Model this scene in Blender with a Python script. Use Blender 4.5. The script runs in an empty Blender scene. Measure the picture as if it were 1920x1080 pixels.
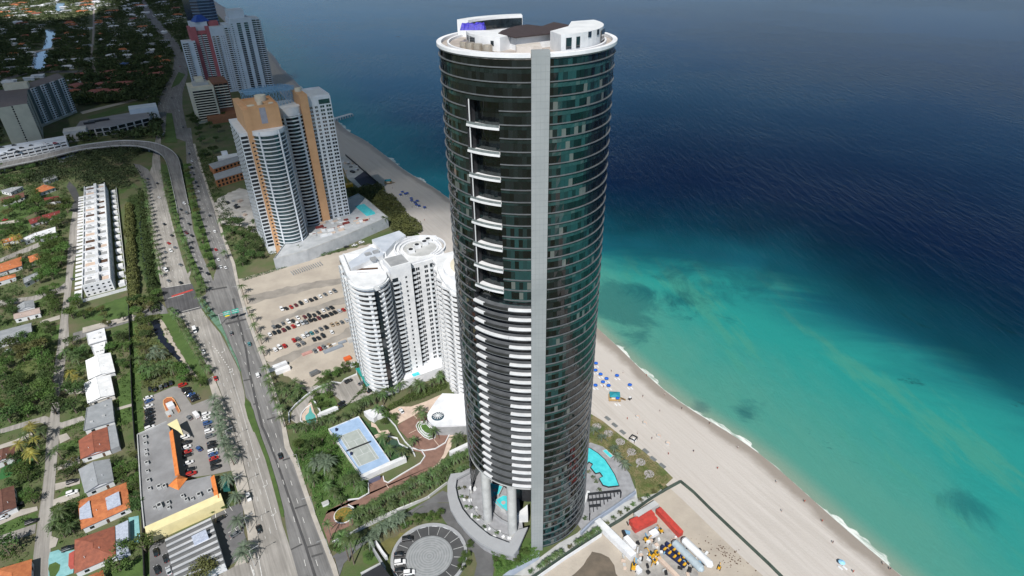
import bpy, math, random
from mathutils import Vector, Matrix, noise
RND = random.Random(11)
SC = bpy.context.scene
COL = SC.collection
PI = math.pi
# ------------------------------------------------------------------ camera
FOC, HC = 1125.0, 217.0
PPX, PPY = 960.0, 540.0
_d = Vector((36.0, 1880.0, FOC)).normalized()          # straight down, seen from the camera
_up = -_d
_fw = Vector((0, 0, 1)); _yf = (_fw - _fw.dot(_up) * _up).normalized()
_xr = _yf.cross(_up)
# rows: world axes expressed in (right, down, forward)
def G(px, py, z=0.0):
    """world point at height z that lies under pixel (px,py) of the 1920x1080 survey photo"""
    r = Vector((px - PPX, py - PPY, FOC))
    w = Vector((_xr.dot(r), _yf.dot(r), _up.dot(r)))
    t = (z - HC) / w.z
    return Vector((w.x * t, w.y * t, z))
cd = bpy.data.cameras.new('camera'); co = bpy.data.objects.new('camera', cd); COL.objects.link(co)
m = Matrix(((_xr.x, -_xr.y, -_xr.z), (_yf.x, -_yf.y, -_yf.z), (_up.x, -_up.y, -_up.z))).to_4x4()
m.translation = Vector((0, 0, HC))
co.matrix_world = m
cd.sensor_width = 36; cd.lens = FOC / 1920 * 36; cd.clip_start = 1; cd.clip_end = 60000
SC.camera = co
# ------------------------------------------------------------------ light
SUN_EL, SHAD_AZ = math.radians(48), math.radians(9)
w = bpy.data.worlds.new('World'); SC.world = w; w.use_nodes = True
nt = w.node_tree; bg = nt.nodes['Background']; sky = nt.nodes.new('ShaderNodeTexSky')
sky.sky_type = 'NISHITA'; sky.sun_disc = False; sky.sun_elevation = SUN_EL; sky.sun_rotation = PI + SHAD_AZ
sky.altitude = 2500; sky.dust_density = 0.0; sky.ozone_density = 4.0; sky.air_density = 1.0
nt.links.new(sky.outputs[0], bg.inputs[0]); bg.inputs[1].default_value = 0.085
sd = bpy.data.lights.new('sun', 'SUN'); so = bpy.data.objects.new('sun', sd); COL.objects.link(so)
sd.energy = 4.9; sd.angle = math.radians(0.5); sd.color = (1.0, 0.955, 0.90)
ld = Vector((math.sin(SHAD_AZ) * math.cos(SUN_EL), math.cos(SHAD_AZ) * math.cos(SUN_EL), -math.sin(SUN_EL)))
so.rotation_euler = ld.to_track_quat('-Z', 'Y').to_euler(); so.location = (0, -200, 600)
SC.view_settings.view_transform = 'Standard'; SC.view_settings.look = 'None'
SC.view_settings.exposure = 0.32; SC.view_settings.gamma = 1.0
SC.render.engine = 'CYCLES'
SC.cycles.max_bounces = 6; SC.cycles.transparent_max_bounces = 12
# ------------------------------------------------------------------ helpers
AD = math.radians(120.3)
A2 = Vector((math.cos(AD), math.sin(AD), 0)); B2 = Vector((-A2.y * -1, -A2.x, 0))   # A: along the avenue, B: towards the sea
B2 = Vector((math.sin(AD), -math.cos(AD), 0))
GA = math.atan2(B2.y, B2.x)                                # grid angle of the cross streets
def zf(x0, y0, s): return lambda *p: [(x0 + p[i] / s, y0 + p[i + 1] / s) for i in range(0, len(p), 2)]
def W(pts, z=0.0): return [G(p[0], p[1], z) for p in pts]
def v2(a, b, t): return a + (b - a) * t
class MB:
    def __init__(s): s.v = []; s.f = []; s.m = []
    def add(s, vs, fs, mi=0):
        o = len(s.v); s.v += [tuple(q) for q in vs]
        for f in fs: s.f.append(tuple(o + i for i in f)); s.m.append(mi)
        return s
    def prism(s, poly, z0, z1, mi=0, mt=None, bottom=False):
        n = len(poly); ar = sum(poly[i][0] * poly[(i + 1) % n][1] - poly[(i + 1) % n][0] * poly[i][1] for i in range(n))
        if ar < 0: poly = poly[::-1]
        vs = [(p[0], p[1], z0) for p in poly] + [(p[0], p[1], z1) for p in poly]
        s.add(vs, [(i, (i + 1) % n, n + (i + 1) % n, n + i) for i in range(n)], mi)
        s.add(vs[n:], [tuple(range(n))], mi if mt is None else mt)
        if bottom: s.add(vs[:n], [tuple(range(n - 1, -1, -1))], mi)
        return s
    def flat(s, poly, z, mi=0):
        n = len(poly); ar = sum(poly[i][0] * poly[(i + 1) % n][1] - poly[(i + 1) % n][0] * poly[i][1] for i in range(n))
        if ar < 0: poly = poly[::-1]
        return s.add([(p[0], p[1], z) for p in poly], [tuple(range(n))], mi)
    def box(s, c, sx, sy, sz, a=0.0, mi=0, mt=None):
        ca, sa = math.cos(a), math.sin(a)
        P = [(c[0] + x * ca - y * sa, c[1] + x * sa + y * ca) for x, y in ((-sx / 2, -sy / 2), (sx / 2, -sy / 2), (sx / 2, sy / 2), (-sx / 2, sy / 2))]
        return s.prism(P, c[2], c[2] + sz, mi, mt, True)
    def tube(s, p, q, r0, r1=None, n=8, mi=0, cap=True):
        p = Vector(p); q = Vector(q); r1 = r0 if r1 is None else r1
        d = (q - p).normalized(); u = d.orthogonal().normalized(); w_ = d.cross(u)
        vs = []
        for c, r in ((p, r0), (q, r1)):
            for k in range(n):
                a = 2 * PI * k / n; vs.append(c + u * (r * math.cos(a)) + w_ * (r * math.sin(a)))
        fs = [(k, (k + 1) % n, n + (k + 1) % n, n + k) for k in range(n)]
        if cap: fs += [tuple(range(n - 1, -1, -1)), tuple(range(n, 2 * n))]
        return s.add(vs, fs, mi)
    def cyl(s, c, r, h, n=24, mi=0, mt=None, r1=None):
        r1 = r if r1 is None else r1
        vs = [(c[0] + r * math.cos(2 * PI * k / n), c[1] + r * math.sin(2 * PI * k / n), c[2]) for k in range(n)] + \
             [(c[0] + r1 * math.cos(2 * PI * k / n), c[1] + r1 * math.sin(2 * PI * k / n), c[2] + h) for k in range(n)]
        s.add(vs, [(k, (k + 1) % n, n + (k + 1) % n, n + k) for k in range(n)], mi)
        s.add(vs[n:], [tuple(range(n))], mi if mt is None else mt); s.add(vs[:n], [tuple(range(n - 1, -1, -1))], mi); return s
    def strip(s, pts, d, z0, z1, mi=0, closed=False):
        """wall of thickness d following a plan polyline (d to the left of its direction)"""
        n = len(pts); L = []
        for i in range(n):
            a = Vector(pts[i - 1 if (i or closed) else i][:2]); b = Vector(pts[(i + 1) % n if (i < n - 1 or closed) else i][:2])
            t = (b - a).normalized(); L.append(Vector(pts[i][:2]) + Vector((-t.y, t.x)) * d)
        for i in range(n if closed else n - 1):
            j = (i + 1) % n; a, b, c, e = pts[i], pts[j], L[j], L[i]
            vs = [(q[0], q[1], z0) for q in (a, b, c, e)] + [(q[0], q[1], z1) for q in (a, b, c, e)]
            fs = [(0, 1, 5, 4), (2, 3, 7, 6), (4, 5, 6, 7), (3, 2, 1, 0)]
            if not closed and i == 0: fs.append((3, 0, 4, 7))
            if not closed and i == n - 2: fs.append((1, 2, 6, 5))
            if d < 0: fs = [f[::-1] for f in fs]
            s.add(vs, fs, mi)
        return s
    def mesh(s, name, mats, smooth=False):
        me = bpy.data.meshes.new(name); me.from_pydata(s.v, [], s.f)
        for m_ in (mats if isinstance(mats, (list, tuple)) else [mats]): me.materials.append(m_)
        me.polygons.foreach_set('material_index', s.m)
        if smooth: me.polygons.foreach_set('use_smooth', [True] * len(s.f))
        me.update(); return me
    def build(s, name, mats, parent=None, smooth=False):
        return put(name, s.mesh(name, mats, smooth), parent)
def put(name, me, parent=None):
    o = bpy.data.objects.new(name, me); COL.objects.link(o)
    if parent is not None:
        o.parent = parent
        if parent.type == 'EMPTY' and not parent.get('_loc'): o.matrix_parent_inverse = Matrix.Translation(-parent.location)
    return o
PENDING = []        # things whose label is completed from what stands next to them
LAND = []           # (phrase, x, y) landmarks
def tag(o, label=None, cat=None, group=None, kind=None, auto=None):
    if label: o['label'] = label
    if cat: o['category'] = cat
    if group: o['group'] = group
    if kind: o['kind'] = kind
    if auto: PENDING.append((o, auto))
    return o
def thing(name, loc, label, cat, group=None, land=None, auto=None):
    o = bpy.data.objects.new(name, None); COL.objects.link(o); o.location = (loc[0], loc[1], loc[2] if len(loc) > 2 else 0)
    o.empty_display_size = 0.5
    tag(o, label, cat, group, None, auto)
    if land: LAND.append((land, loc[0], loc[1]))
    return o
def struct(name, mb, mats, smooth=False, parent=None):
    o = mb.build(name, mats, parent, smooth)
    if parent is None: o['kind'] = 'structure'
    return o
# ------------------------------------------------------------------ materials
def lin(c): return tuple(c) + (1.0,)
MATS = {}
def mat(name, c, rough=0.8, c2=None, scale=0.3, detail=4, metal=0.0, spec=0.4, bump=0.0, bscale=None, rnd=0.0, contrast=(0.35, 0.65), emit=None, coat=0.0):
    if name in MATS: return MATS[name]
    M = bpy.data.materials.new(name); M.use_nodes = True; MATS[name] = M
    t = M.node_tree; n = t.nodes; l = t.links; b = n['Principled BSDF']
    b.inputs['Roughness'].default_value = rough; b.inputs['Metallic'].default_value = metal
    b.inputs['Specular IOR Level'].default_value = spec
    if coat: b.inputs['Coat Weight'].default_value = coat
    if c2 is None: c2 = tuple(x * 0.82 for x in c)
    g = n.new('ShaderNodeNewGeometry'); no = n.new('ShaderNodeTexNoise'); no.inputs['Scale'].default_value = scale
    no.inputs['Detail'].default_value = detail; no.inputs['Roughness'].default_value = 0.62
    l.new(g.outputs['Position'], no.inputs['Vector'])
    mr = n.new('ShaderNodeMapRange'); mr.inputs[1].default_value = contrast[0]; mr.inputs[2].default_value = contrast[1]
    l.new(no.outputs['Fac'], mr.inputs[0])
    mx = n.new('ShaderNodeMix'); mx.data_type = 'RGBA'; mx.inputs[6].default_value = lin(c2); mx.inputs[7].default_value = lin(c)
    l.new(mr.outputs[0], mx.inputs[0]); out = mx.outputs[2]
    if rnd:
        oi = n.new('ShaderNodeObjectInfo'); h = n.new('ShaderNodeHueSaturation')
        m1 = n.new('ShaderNodeMapRange'); m1.inputs[3].default_value = 1 - rnd; m1.inputs[4].default_value = 1 + rnd
        l.new(oi.outputs['Random'], m1.inputs[0]); l.new(m1.outputs[0], h.inputs['Value'])
        m2 = n.new('ShaderNodeMath'); m2.operation = 'MULTIPLY_ADD'; m2.inputs[1].default_value = rnd * 0.12; m2.inputs[2].default_value = 0.5 - rnd * 0.06
        l.new(oi.outputs['Random'], m2.inputs[0]); l.new(m2.outputs[0], h.inputs['Hue'])
        l.new(out, h.inputs['Color']); out = h.outputs[0]
    l.new(out, b.inputs['Base Color'])
    if bump:
        bn = n.new('ShaderNodeTexNoise'); bn.inputs['Scale'].default_value = bscale or scale * 6; bn.inputs['Detail'].default_value = 4
        l.new(g.outputs['Position'], bn.inputs['Vector']); bp = n.new('ShaderNodeBump'); bp.inputs['Strength'].default_value = bump
        bp.inputs['Distance'].default_value = 0.3; l.new(bn.outputs['Fac'], bp.inputs['Height']); l.new(bp.outputs[0], b.inputs['Normal'])
    if emit: b.inputs['Emission Color'].default_value = lin(emit); b.inputs['Emission Strength'].default_value = 1
    return M
WHITE = mat('white_paint', (0.66, 0.675, 0.69), 0.6, (0.54, 0.56, 0.58), 0.25)
WHITER = mat('white_roof', (0.72, 0.73, 0.75), 0.7, (0.54, 0.56, 0.59), 0.12, 5)
OFFW = mat('offwhite_wall', (0.62, 0.60, 0.55), 0.8, (0.5, 0.48, 0.43), 0.3)
GLASS = mat('dark_glass', (0.018, 0.028, 0.036), 0.06, (0.008, 0.012, 0.016), 0.6, spec=0.9)
BGLASS = mat('blue_glass', (0.04, 0.075, 0.10), 0.1, (0.015, 0.03, 0.045), 0.4, spec=0.9)
RAIL = mat('railing_grey', (0.56, 0.60, 0.63), 0.35, (0.44, 0.48, 0.51), 0.5)
TAN = mat('tan_stucco', (0.57, 0.335, 0.18), 0.85, (0.49, 0.285, 0.15), 0.12)
PINK = mat('pink_stucco', (0.40, 0.12, 0.13), 0.85, (0.33, 0.10, 0.11), 0.1)
CREAM = mat('cream_wall', (0.64, 0.60, 0.48), 0.85, (0.54, 0.50, 0.40), 0.15)
GREY = mat('grey_concrete', (0.30, 0.31, 0.32), 0.85, (0.22, 0.23, 0.24), 0.25, 6)
LGREY = mat('light_concrete', (0.46, 0.47, 0.47), 0.8, (0.34, 0.35, 0.35), 0.2, 6)
DARK = mat('dark_metal', (0.03, 0.032, 0.036), 0.5, (0.018, 0.018, 0.02), 0.8)
BROWN = mat('brown_wood', (0.10, 0.055, 0.035), 0.8, (0.06, 0.035, 0.022), 0.8)
ORANGE = mat('orange_tile', (0.48, 0.17, 0.065), 0.8, (0.34, 0.11, 0.045), 0.5, 6, bump=0.4, bscale=3)
TERRA = mat('terracotta_tile', (0.30, 0.10, 0.06), 0.8, (0.20, 0.07, 0.045), 0.5, 6, bump=0.4, bscale=3)
DRED = mat('dark_red_tile', (0.20, 0.035, 0.03), 0.8, (0.12, 0.022, 0.02), 0.5, 6)
BROOF = mat('brown_tile', (0.15, 0.07, 0.05), 0.85, (0.10, 0.045, 0.035), 0.6, 6)
GROOF = mat('grey_roof', (0.30, 0.32, 0.34), 0.85, (0.21, 0.225, 0.24), 0.3, 7, contrast=(0.3, 0.75))
SHEET = mat('silver_roof_sheet', (0.45, 0.50, 0.60), 0.45, (0.32, 0.36, 0.44), 1.0)
TEAL = mat('teal_canvas', (0.02, 0.26, 0.23), 0.7, (0.015, 0.19, 0.17), 0.6)
BLUEC = mat('blue_canvas', (0.015, 0.12, 0.55), 0.7, (0.01, 0.08, 0.38), 1.2)
POOLT = mat('pool_water', (0.08, 0.58, 0.62), 0.08, (0.05, 0.46, 0.52), 0.4, spec=0.5)
ASPH = mat('asphalt_grey', (0.20, 0.198, 0.195), 0.9, (0.145, 0.144, 0.145), 0.06, 9, contrast=(0.3, 0.7), bump=0.15, bscale=2)
ASPL = mat('asphalt_pale', (0.32, 0.305, 0.285), 0.9, (0.24, 0.228, 0.21), 0.05, 9, contrast=(0.3, 0.7), bump=0.15, bscale=2)
ASPD = mat('asphalt_dark', (0.075, 0.077, 0.08), 0.9, (0.05, 0.052, 0.055), 0.1, 8)
SIDE = mat('sidewalk_concrete', (0.42, 0.39, 0.35), 0.9, (0.31, 0.29, 0.26), 0.15, 8)
PAINT = mat('marking_white', (0.62, 0.62, 0.60), 0.8, (0.34, 0.34, 0.33), 1.2, 6, contrast=(0.3, 0.6))
GRASS = mat('lawn_grass', (0.075, 0.130, 0.032), 0.95, (0.042, 0.078, 0.020), 0.14, 9, contrast=(0.3, 0.7), bump=0.5, bscale=2.5)
SOIL = mat('dry_soil', (0.155, 0.125, 0.09), 0.95, (0.08, 0.075, 0.05), 0.1, 9, contrast=(0.3, 0.7))
DIRT = mat('sandy_dirt', (0.43, 0.385, 0.325), 0.95, (0.31, 0.275, 0.235), 0.06, 10, contrast=(0.3, 0.7), bump=0.4, bscale=0.8)
MUD = mat('wet_mud', (0.155, 0.125, 0.095), 0.8, (0.08, 0.07, 0.055), 0.12, 9)
PAVER = mat('brown_pavers', (0.23, 0.135, 0.105), 0.85, (0.16, 0.095, 0.075), 0.3, 9)
BEIGE = mat('beige_paving', (0.56, 0.45, 0.37), 0.85, (0.44, 0.35, 0.29), 0.3, 6)
DECK = mat('grey_deck', (0.30, 0.31, 0.33), 0.8, (0.22, 0.225, 0.24), 0.35, 8)
RED = mat('red_paint', (0.50, 0.06, 0.045), 0.5, (0.36, 0.05, 0.04), 0.6)
YEL = mat('yellow_paint', (0.65, 0.36, 0.02), 0.5, (0.5, 0.27, 0.02), 0.9)
YWALL = mat('pale_yellow_wall', (0.72, 0.64, 0.36), 0.85, (0.63, 0.56, 0.31), 0.3)
NAVY = mat('navy_paint', (0.02, 0.03, 0.10), 0.5, (0.012, 0.015, 0.03), 1.5)
LEAF = mat('leaf_green', (0.082, 0.140, 0.030), 0.75, (0.036, 0.072, 0.016), 0.22, 5, rnd=0.35, contrast=(0.3, 0.7), spec=0.3)
LEAFD = mat('leaf_dark', (0.060, 0.104, 0.028), 0.75, (0.026, 0.054, 0.014), 0.22, 5, rnd=0.3, contrast=(0.3, 0.7), spec=0.3)
LEAFO = mat('leaf_olive', (0.120, 0.130, 0.040), 0.75, (0.06, 0.07, 0.022), 0.22, 5, rnd=0.3, contrast=(0.3, 0.7), spec=0.3)
PALML = mat('palm_leaf', (0.085, 0.135, 0.042), 0.6, (0.038, 0.068, 0.022), 0.5, 4, rnd=0.3, spec=0.4)
PALMS = mat('palm_leaf_silver', (0.13, 0.175, 0.115), 0.6, (0.065, 0.095, 0.06), 0.5, 4, rnd=0.15, spec=0.4)
PALMY = mat('palm_leaf_yellow', (0.27, 0.23, 0.04), 0.6, (0.12, 0.125, 0.03), 0.5, 4, rnd=0.15, spec=0.4)
BARK = mat('bark', (0.17, 0.14, 0.11), 0.95, (0.09, 0.07, 0.055), 1.5, 6)
TYRE = mat('tyre', (0.02, 0.02, 0.02), 0.9)
SKIN = mat('skin', (0.42, 0.25, 0.17), 0.6)
# ------------------------------------------------------------------ coast: sea, beach, ground
SHORE = [(300,-62),(345,-30),(400,0),(430,20),(470,55),(500,92),(517,112),(530,132),(560,157),(595,190),(625,220),(650,247),(687,267),(707,280),(750,312),(787,335),(838,368),(900,415),(1000,500),(1070,572),(1121,625),(1155,650),(1187,682),(1220,710),(1255,742),(1300,775),(1342,800),(1392,825),(1430,852),(1465,887),(1517,932),(1550,960),(1580,990),(1615,1025),(1652,1050),(1680,1078)]
LANDE = [(288,-62),(330,-30),(380,0),(405,20),(440,55),(470,92),(487,112),(497,132),(520,160),(548,190),(575,222),(600,250),(622,275),(640,290),(680,318),(708,345),(733,366),(767,399),(793,430),(850,500),(960,620),(1050,720),(1100,772),(1130,792),(1165,820),(1200,842),(1235,870),(1262,895),(1279,908),(1305,932),(1331,957),(1368,992),(1405,1027),(1437,1055),(1467,1080)]
def resample(P, n):
    L = [0]
    for i in range(1, len(P)): L.append(L[-1] + (P[i] - P[i - 1]).length)
    out = []; k = 0
    for j in range(n):
        t = L[-1] * j / (n - 1)
        while k < len(P) - 2 and L[k + 1] < t: k += 1
        out.append(P[k].lerp(P[k + 1], (t - L[k]) / max(1e-6, L[k + 1] - L[k])))
    return out
def smooth(P, it=2):
    for _ in range(it): P = [P[0]] + [(P[i - 1] + P[i] * 2 + P[i + 1]) / 4 for i in range(1, len(P) - 1)] + [P[-1]]
    return P
_sh = W(SHORE); _le = W(LANDE)
_sh = [_sh[0] + A2 * 9000] + _sh + [_sh[-1] - A2 * 60, _sh[-1] - A2 * 120, _sh[-1] - A2 * 240, _sh[-1] - A2 * 500, _sh[-1] - A2 * 6000]
_le = [_le[0] + A2 * 9000] + _le + [_le[-1] - A2 * 60, _le[-1] - A2 * 120, _le[-1] - A2 * 240, _le[-1] - A2 * 500, _le[-1] - A2 * 6000]
# beach profile rows are laid across the sand, from the dune line to below the water line
core_s = smooth(resample(_sh[1:-1], 700), 6); core_l = []
li = 0
for p in core_s:                     # dune-line point straight inland of each shore point
    best = None
    for i in range(len(_le) - 1):
        a, b = _le[i], _le[i + 1]; d = b - a
        den = B2.x * d.y - B2.y * d.x
        if abs(den) < 1e-9: continue
        q = a - p; s = (q.x * d.y - q.y * d.x) / den; t = (q.x * B2.y - q.y * B2.x) / den
        if 0 <= t <= 1 and s < 0 and (best is None or s > best): best = s
    core_l.append(best if best is not None else (core_l[-1] if core_l else -60))
rr = random.Random(3)
wob = [0.0] * 700; ph = [rr.uniform(0, 6) for _ in range(6)]
for i in range(700):
    wob[i] = 1.3 * math.sin(i * 0.11 + ph[0]) + 0.9 * math.sin(i * 0.27 + ph[1]) + 0.5 * math.sin(i * 0.61 + ph[2])
rows = [-1.0, -0.9, -0.75, -0.6, -0.45, -0.3]
V = []; FS = []; ATT = []
ncol = 0
for i, p in enumerate(core_s):
    wd = -core_l[i]; ds = [-wd - 6] + [-wd * k for k in (1, .85, .7, .55, .42, .3)] + [-min(14, wd * .25), -min(9, wd * .2), -4, -1, 0, 3, 9]
    ncol = len(ds)
    for d in ds:
        q = p + B2 * (d + (wob[i] if d > -5 else 0)); z = 0.06 if d < -9 else (0.06 - 0.06 * (d + 9) / 9 if d < 0 else -0.12 * d)
        V.append((q.x, q.y, z)); ATT.append(d)
for i in range(len(core_s) - 1):
    for k in range(ncol - 1):
        a = i * ncol + k; FS.append((a, a + ncol, a + ncol + 1, a + 1))
def attmesh(name, V, F, A, m):
    me = bpy.data.meshes.new(name); me.from_pydata(V, [], F); at = me.attributes.new('shore', 'FLOAT', 'POINT'); at.data.foreach_set('value', A)
    me.materials.append(m); me.polygons.foreach_set('use_smooth', [True] * len(F)); me.update()
    if sum(p.normal.z for p in me.polygons) < 0: me.flip_normals()
    o = put(name, me); o['kind'] = 'structure'; return o
def nodes(name):
    M = bpy.data.materials.new(name); M.use_nodes = True; t = M.node_tree; return M, t.nodes, t.links, t.nodes['Principled BSDF']
def nnoise(n, l, vec, scale, detail=4, rough=0.6, dist=0.0):
    x = n.new('ShaderNodeTexNoise'); x.inputs['Scale'].default_value = scale; x.inputs['Detail'].default_value = detail
    x.inputs['Roughness'].default_value = rough; x.inputs['Distortion'].default_value = dist; l.new(vec, x.inputs['Vector']); return x.outputs['Fac']
def nmap(n, l, s, a, b, c=0.0, d=1.0, smoothst=True):
    x = n.new('ShaderNodeMapRange'); x.interpolation_type = 'SMOOTHSTEP' if smoothst else 'LINEAR'
    for i, k in enumerate((a, b, c, d)): x.inputs[i + 1].default_value = k
    l.new(s, x.inputs[0]); return x.outputs[0]
def nmath(n, l, op, a, b=None, c=None):
    x = n.new('ShaderNodeMath'); x.operation = op
    for i, k in enumerate((a, b, c)):
        if k is None: continue
        if isinstance(k, (int, float)): x.inputs[i].default_value = k
        else: l.new(k, x.inputs[i])
    return x.outputs[0]
def nmix(n, l, f, a, b):
    x = n.new('ShaderNodeMix'); x.data_type = 'RGBA'
    for i, k in ((0, f), (6, a), (7, b)):
        if isinstance(k, tuple): x.inputs[i].default_value = lin(k)
        elif isinstance(k, (int, float)): x.inputs[i].default_value = k
        else: l.new(k, x.inputs[i])
    return x.outputs[2]
def stretch(n, l, vec, rot, sc):
    x = n.new('ShaderNodeMapping'); x.vector_type = 'TEXTURE'; x.inputs['Rotation'].default_value = (0, 0, -rot); x.inputs['Scale'].default_value = (1 / sc[0], 1 / sc[1], 1)
    l.new(vec, x.inputs['Vector']); return x.outputs[0]
SAND, n, l, b = nodes('beach_sand')
g = n.new('ShaderNodeNewGeometry').outputs['Position']; at = n.new('ShaderNodeAttribute'); at.attribute_name = 'shore'; d_ = at.outputs['Fac']
st = stretch(n, l, g, -AD, (0.02, 0.35, 1))
tracks = nnoise(n, l, st, 1.0, 6, 0.7); big = nnoise(n, l, g, 0.02, 5)
fine = nnoise(n, l, g, 0.9, 6, 0.7)
base = nmix(n, l, nmap(n, l, tracks, .35, .68), (0.405, 0.378, 0.35), (0.475, 0.447, 0.42))
base = nmix(n, l, nmap(n, l, big, .35, .7), base, (0.44, 0.412, 0.385)); base = nmix(n, l, nmap(n, l, fine, .52, .8, 0, .5), base, (0.36, 0.325, 0.29))
rake = nnoise(n, l, stretch(n, l, g, -AD + .02, (0.012, 1.1, 1)), 1.0, 3, .5)
base = nmix(n, l, nmap(n, l, rake, .55, .7, 0, .45), base, (0.365, 0.33, 0.295))
wr = nnoise(n, l, stretch(n, l, g, -AD, (0.05, 0.6, 1)), 1.0, 8, 0.75)
dw = nmath(n, l, 'ADD', d_, nmath(n, l, 'MULTIPLY', nmath(n, l, 'SUBTRACT', nnoise(n, l, g, 0.05, 4), .5), 9.0))
weed = nmath(n, l, 'MULTIPLY', nmap(n, l, wr, .63, .72), nmath(n, l, 'MULTIPLY', nmap(n, l, dw, -30, -24), nmap(n, l, dw, -22, -17, 1, 0)))
base = nmix(n, l, nmath(n, l, 'MULTIPLY', weed, .75), base, (0.13, 0.10, 0.075))
wet = nmap(n, l, nmath(n, l, 'ADD', dw, 0), -8.0, -3.0)
base = nmix(n, l, wet, base, (0.26, 0.23, 0.20)); l.new(base, b.inputs['Base Color'])
l.new(nmap(n, l, wet, 0, 1, .95, .45), b.inputs['Roughness'])
bp = n.new('ShaderNodeBump'); bp.inputs['Strength'].default_value = .5; bp.inputs['Distance'].default_value = .25; l.new(fine, bp.inputs['Height']); l.new(bp.outputs[0], b.inputs['Normal'])
attmesh('beach', V, FS, ATT, SAND)
# sea
V = []; FS = []; ATT = []
ds = [-4, 0, 2, 4, 7, 12, 20, 35, 55, 80, 110, 145, 185, 230, 280, 340, 420, 520, 700, 1200, 2200, 4500, 12000, 40000]
S2 = [core_s[0] + A2 * 30000 + B2 * 200, core_s[0] + A2 * 6000] + core_s[::2] + [core_s[-1] - A2 * 3000, core_s[-1] - A2 * 30000]
for i, p in enumerate(S2):
    for d in ds: q = p + B2 * (d + (wob[min(699, max(0, (i - 2) * 2))] * .8 if d < 5 else 0)); V.append((q.x, q.y, 0.0)); ATT.append(d)
for i in range(len(S2) - 1):
    for k in range(len(ds) - 1): a = i * len(ds) + k; FS.append((a, a + len(ds), a + len(ds) + 1, a + 1))
SEA, n, l, b = nodes('sea_water')
g = n.new('ShaderNodeNewGeometry').outputs['Position']; at = n.new('ShaderNodeAttribute'); at.attribute_name = 'shore'; d_ = at.outputs['Fac']
nz = nnoise(n, l, g, 0.006, 5, .6, .4); nz2 = nnoise(n, l, stretch(n, l, g, -AD + .35, (0.010, 0.035, 1)), 1.0, 6, .65)
dd = nmath(n, l, 'ADD', d_, nmath(n, l, 'MULTIPLY', nmath(n, l, 'SUBTRACT', nz, .5), 110.0))
dd = nmath(n, l, 'ADD', dd, nmath(n, l, 'MULTIPLY', nmath(n, l, 'SUBTRACT', nz2, .5), 60.0))
c = nmix(n, l, nmap(n, l, d_, -1, 14), (0.17, 0.25, 0.20), (0.062, 0.225, 0.185))
c = nmix(n, l, nmap(n, l, dd, 5, 75), c, (0.018, 0.208, 0.190))
c = nmix(n, l, nmap(n, l, nmath(n, l, 'MULTIPLY', nmap(n, l, nz2, .48, .66), nmap(n, l, d_, 10, 60)), 0, 1, 0, .55), c, (0.055, 0.225, 0.165))
at2 = n.new('ShaderNodeAttribute'); at2.attribute_name = 'shade_edge'
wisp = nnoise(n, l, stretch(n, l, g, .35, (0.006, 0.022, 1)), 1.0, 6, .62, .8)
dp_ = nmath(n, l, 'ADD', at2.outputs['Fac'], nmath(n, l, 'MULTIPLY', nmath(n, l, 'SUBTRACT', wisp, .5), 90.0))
c = nmix(n, l, nmap(n, l, dp_, -45, 25), c, (0.006, 0.075, 0.105))  # cloud shade painted into the sea colour past its edge, along with depth
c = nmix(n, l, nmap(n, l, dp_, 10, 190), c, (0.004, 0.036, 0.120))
c = nmix(n, l, nmath(n, l, 'MULTIPLY', nmap(n, l, dd, 1100, 150), nmap(n, l, dp_, 170, 620)), c, (0.014, 0.150, 0.27))  # bluer base colour stands in for the brighter sky reflection up north
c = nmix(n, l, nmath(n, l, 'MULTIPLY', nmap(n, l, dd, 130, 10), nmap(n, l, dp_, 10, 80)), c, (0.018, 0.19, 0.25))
rf = nnoise(n, l, g, 0.022, 6, .7, .8)
reef = nmath(n, l, 'MULTIPLY', nmap(n, l, rf, .63, .72), nmap(n, l, d_, 12, 40))
c = nmix(n, l, nmath(n, l, 'MULTIPLY', reef, .7), c, (0.008, 0.055, 0.065))
for (px_, py_, rad_, am_) in ((1180, 572, 30, .5), (1330, 535, 34, .45), (1262, 558, 16, .3), (1405, 768, 8, .5), (1312, 765, 5, .4), (1820, 948, 11, .5), (1395, 780, 5, .35)):
    q_ = G(px_, py_); sv = n.new('ShaderNodeVectorMath'); sv.operation = 'DISTANCE'; l.new(stretch(n, l, g, 0, (1, 1, 1)), sv.inputs[0]); sv.inputs[1].default_value = q_
    ds_ = nmath(n, l, 'ADD', sv.outputs['Value'], nmath(n, l, 'MULTIPLY', nmath(n, l, 'SUBTRACT', rf, .5), rad_ * 5.5)); c = nmix(n, l, nmap(n, l, ds_, rad_ * 1.3, rad_ * .2, 0, am_), c, (0.006, 0.060, 0.080))
# surf line
fo = nnoise(n, l, stretch(n, l, g, -AD, (0.06, 0.5, 1)), 1.0, 6, .7); fb = nnoise(n, l, g, 0.035, 3)
fd = nmath(n, l, 'ADD', d_, nmath(n, l, 'MULTIPLY', nmath(n, l, 'SUBTRACT', fo, .5), 4.0))
wdt = nmath(n, l, 'SUBTRACT', nmap(n, l, fb, .46, .7, .5, 4.6), 0)
edge = nmath(n, l, 'SUBTRACT', wdt, fd); foam = nmath(n, l, 'MULTIPLY', nmap(n, l, edge, 0, .5), nmap(n, l, nmath(n, l, 'ADD', fd, 3.4), 0, .6))
foam = nmath(n, l, 'MULTIPLY', foam, nmap(n, l, fo, .36, .56, .25, 1)); foam = nmath(n, l, 'MULTIPLY', foam, .8)
c = nmix(n, l, foam, c, (0.75, 0.77, 0.75)); l.new(c, b.inputs['Base Color'])
l.new(nmap(n, l, foam, 0, 1, .2, .8), b.inputs['Roughness']); b.inputs['IOR'].default_value = 1.18; b.inputs['Specular IOR Level'].default_value = 0.16; b.inputs['Specular Tint'].default_value = (.45, .72, 1, 1)
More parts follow.
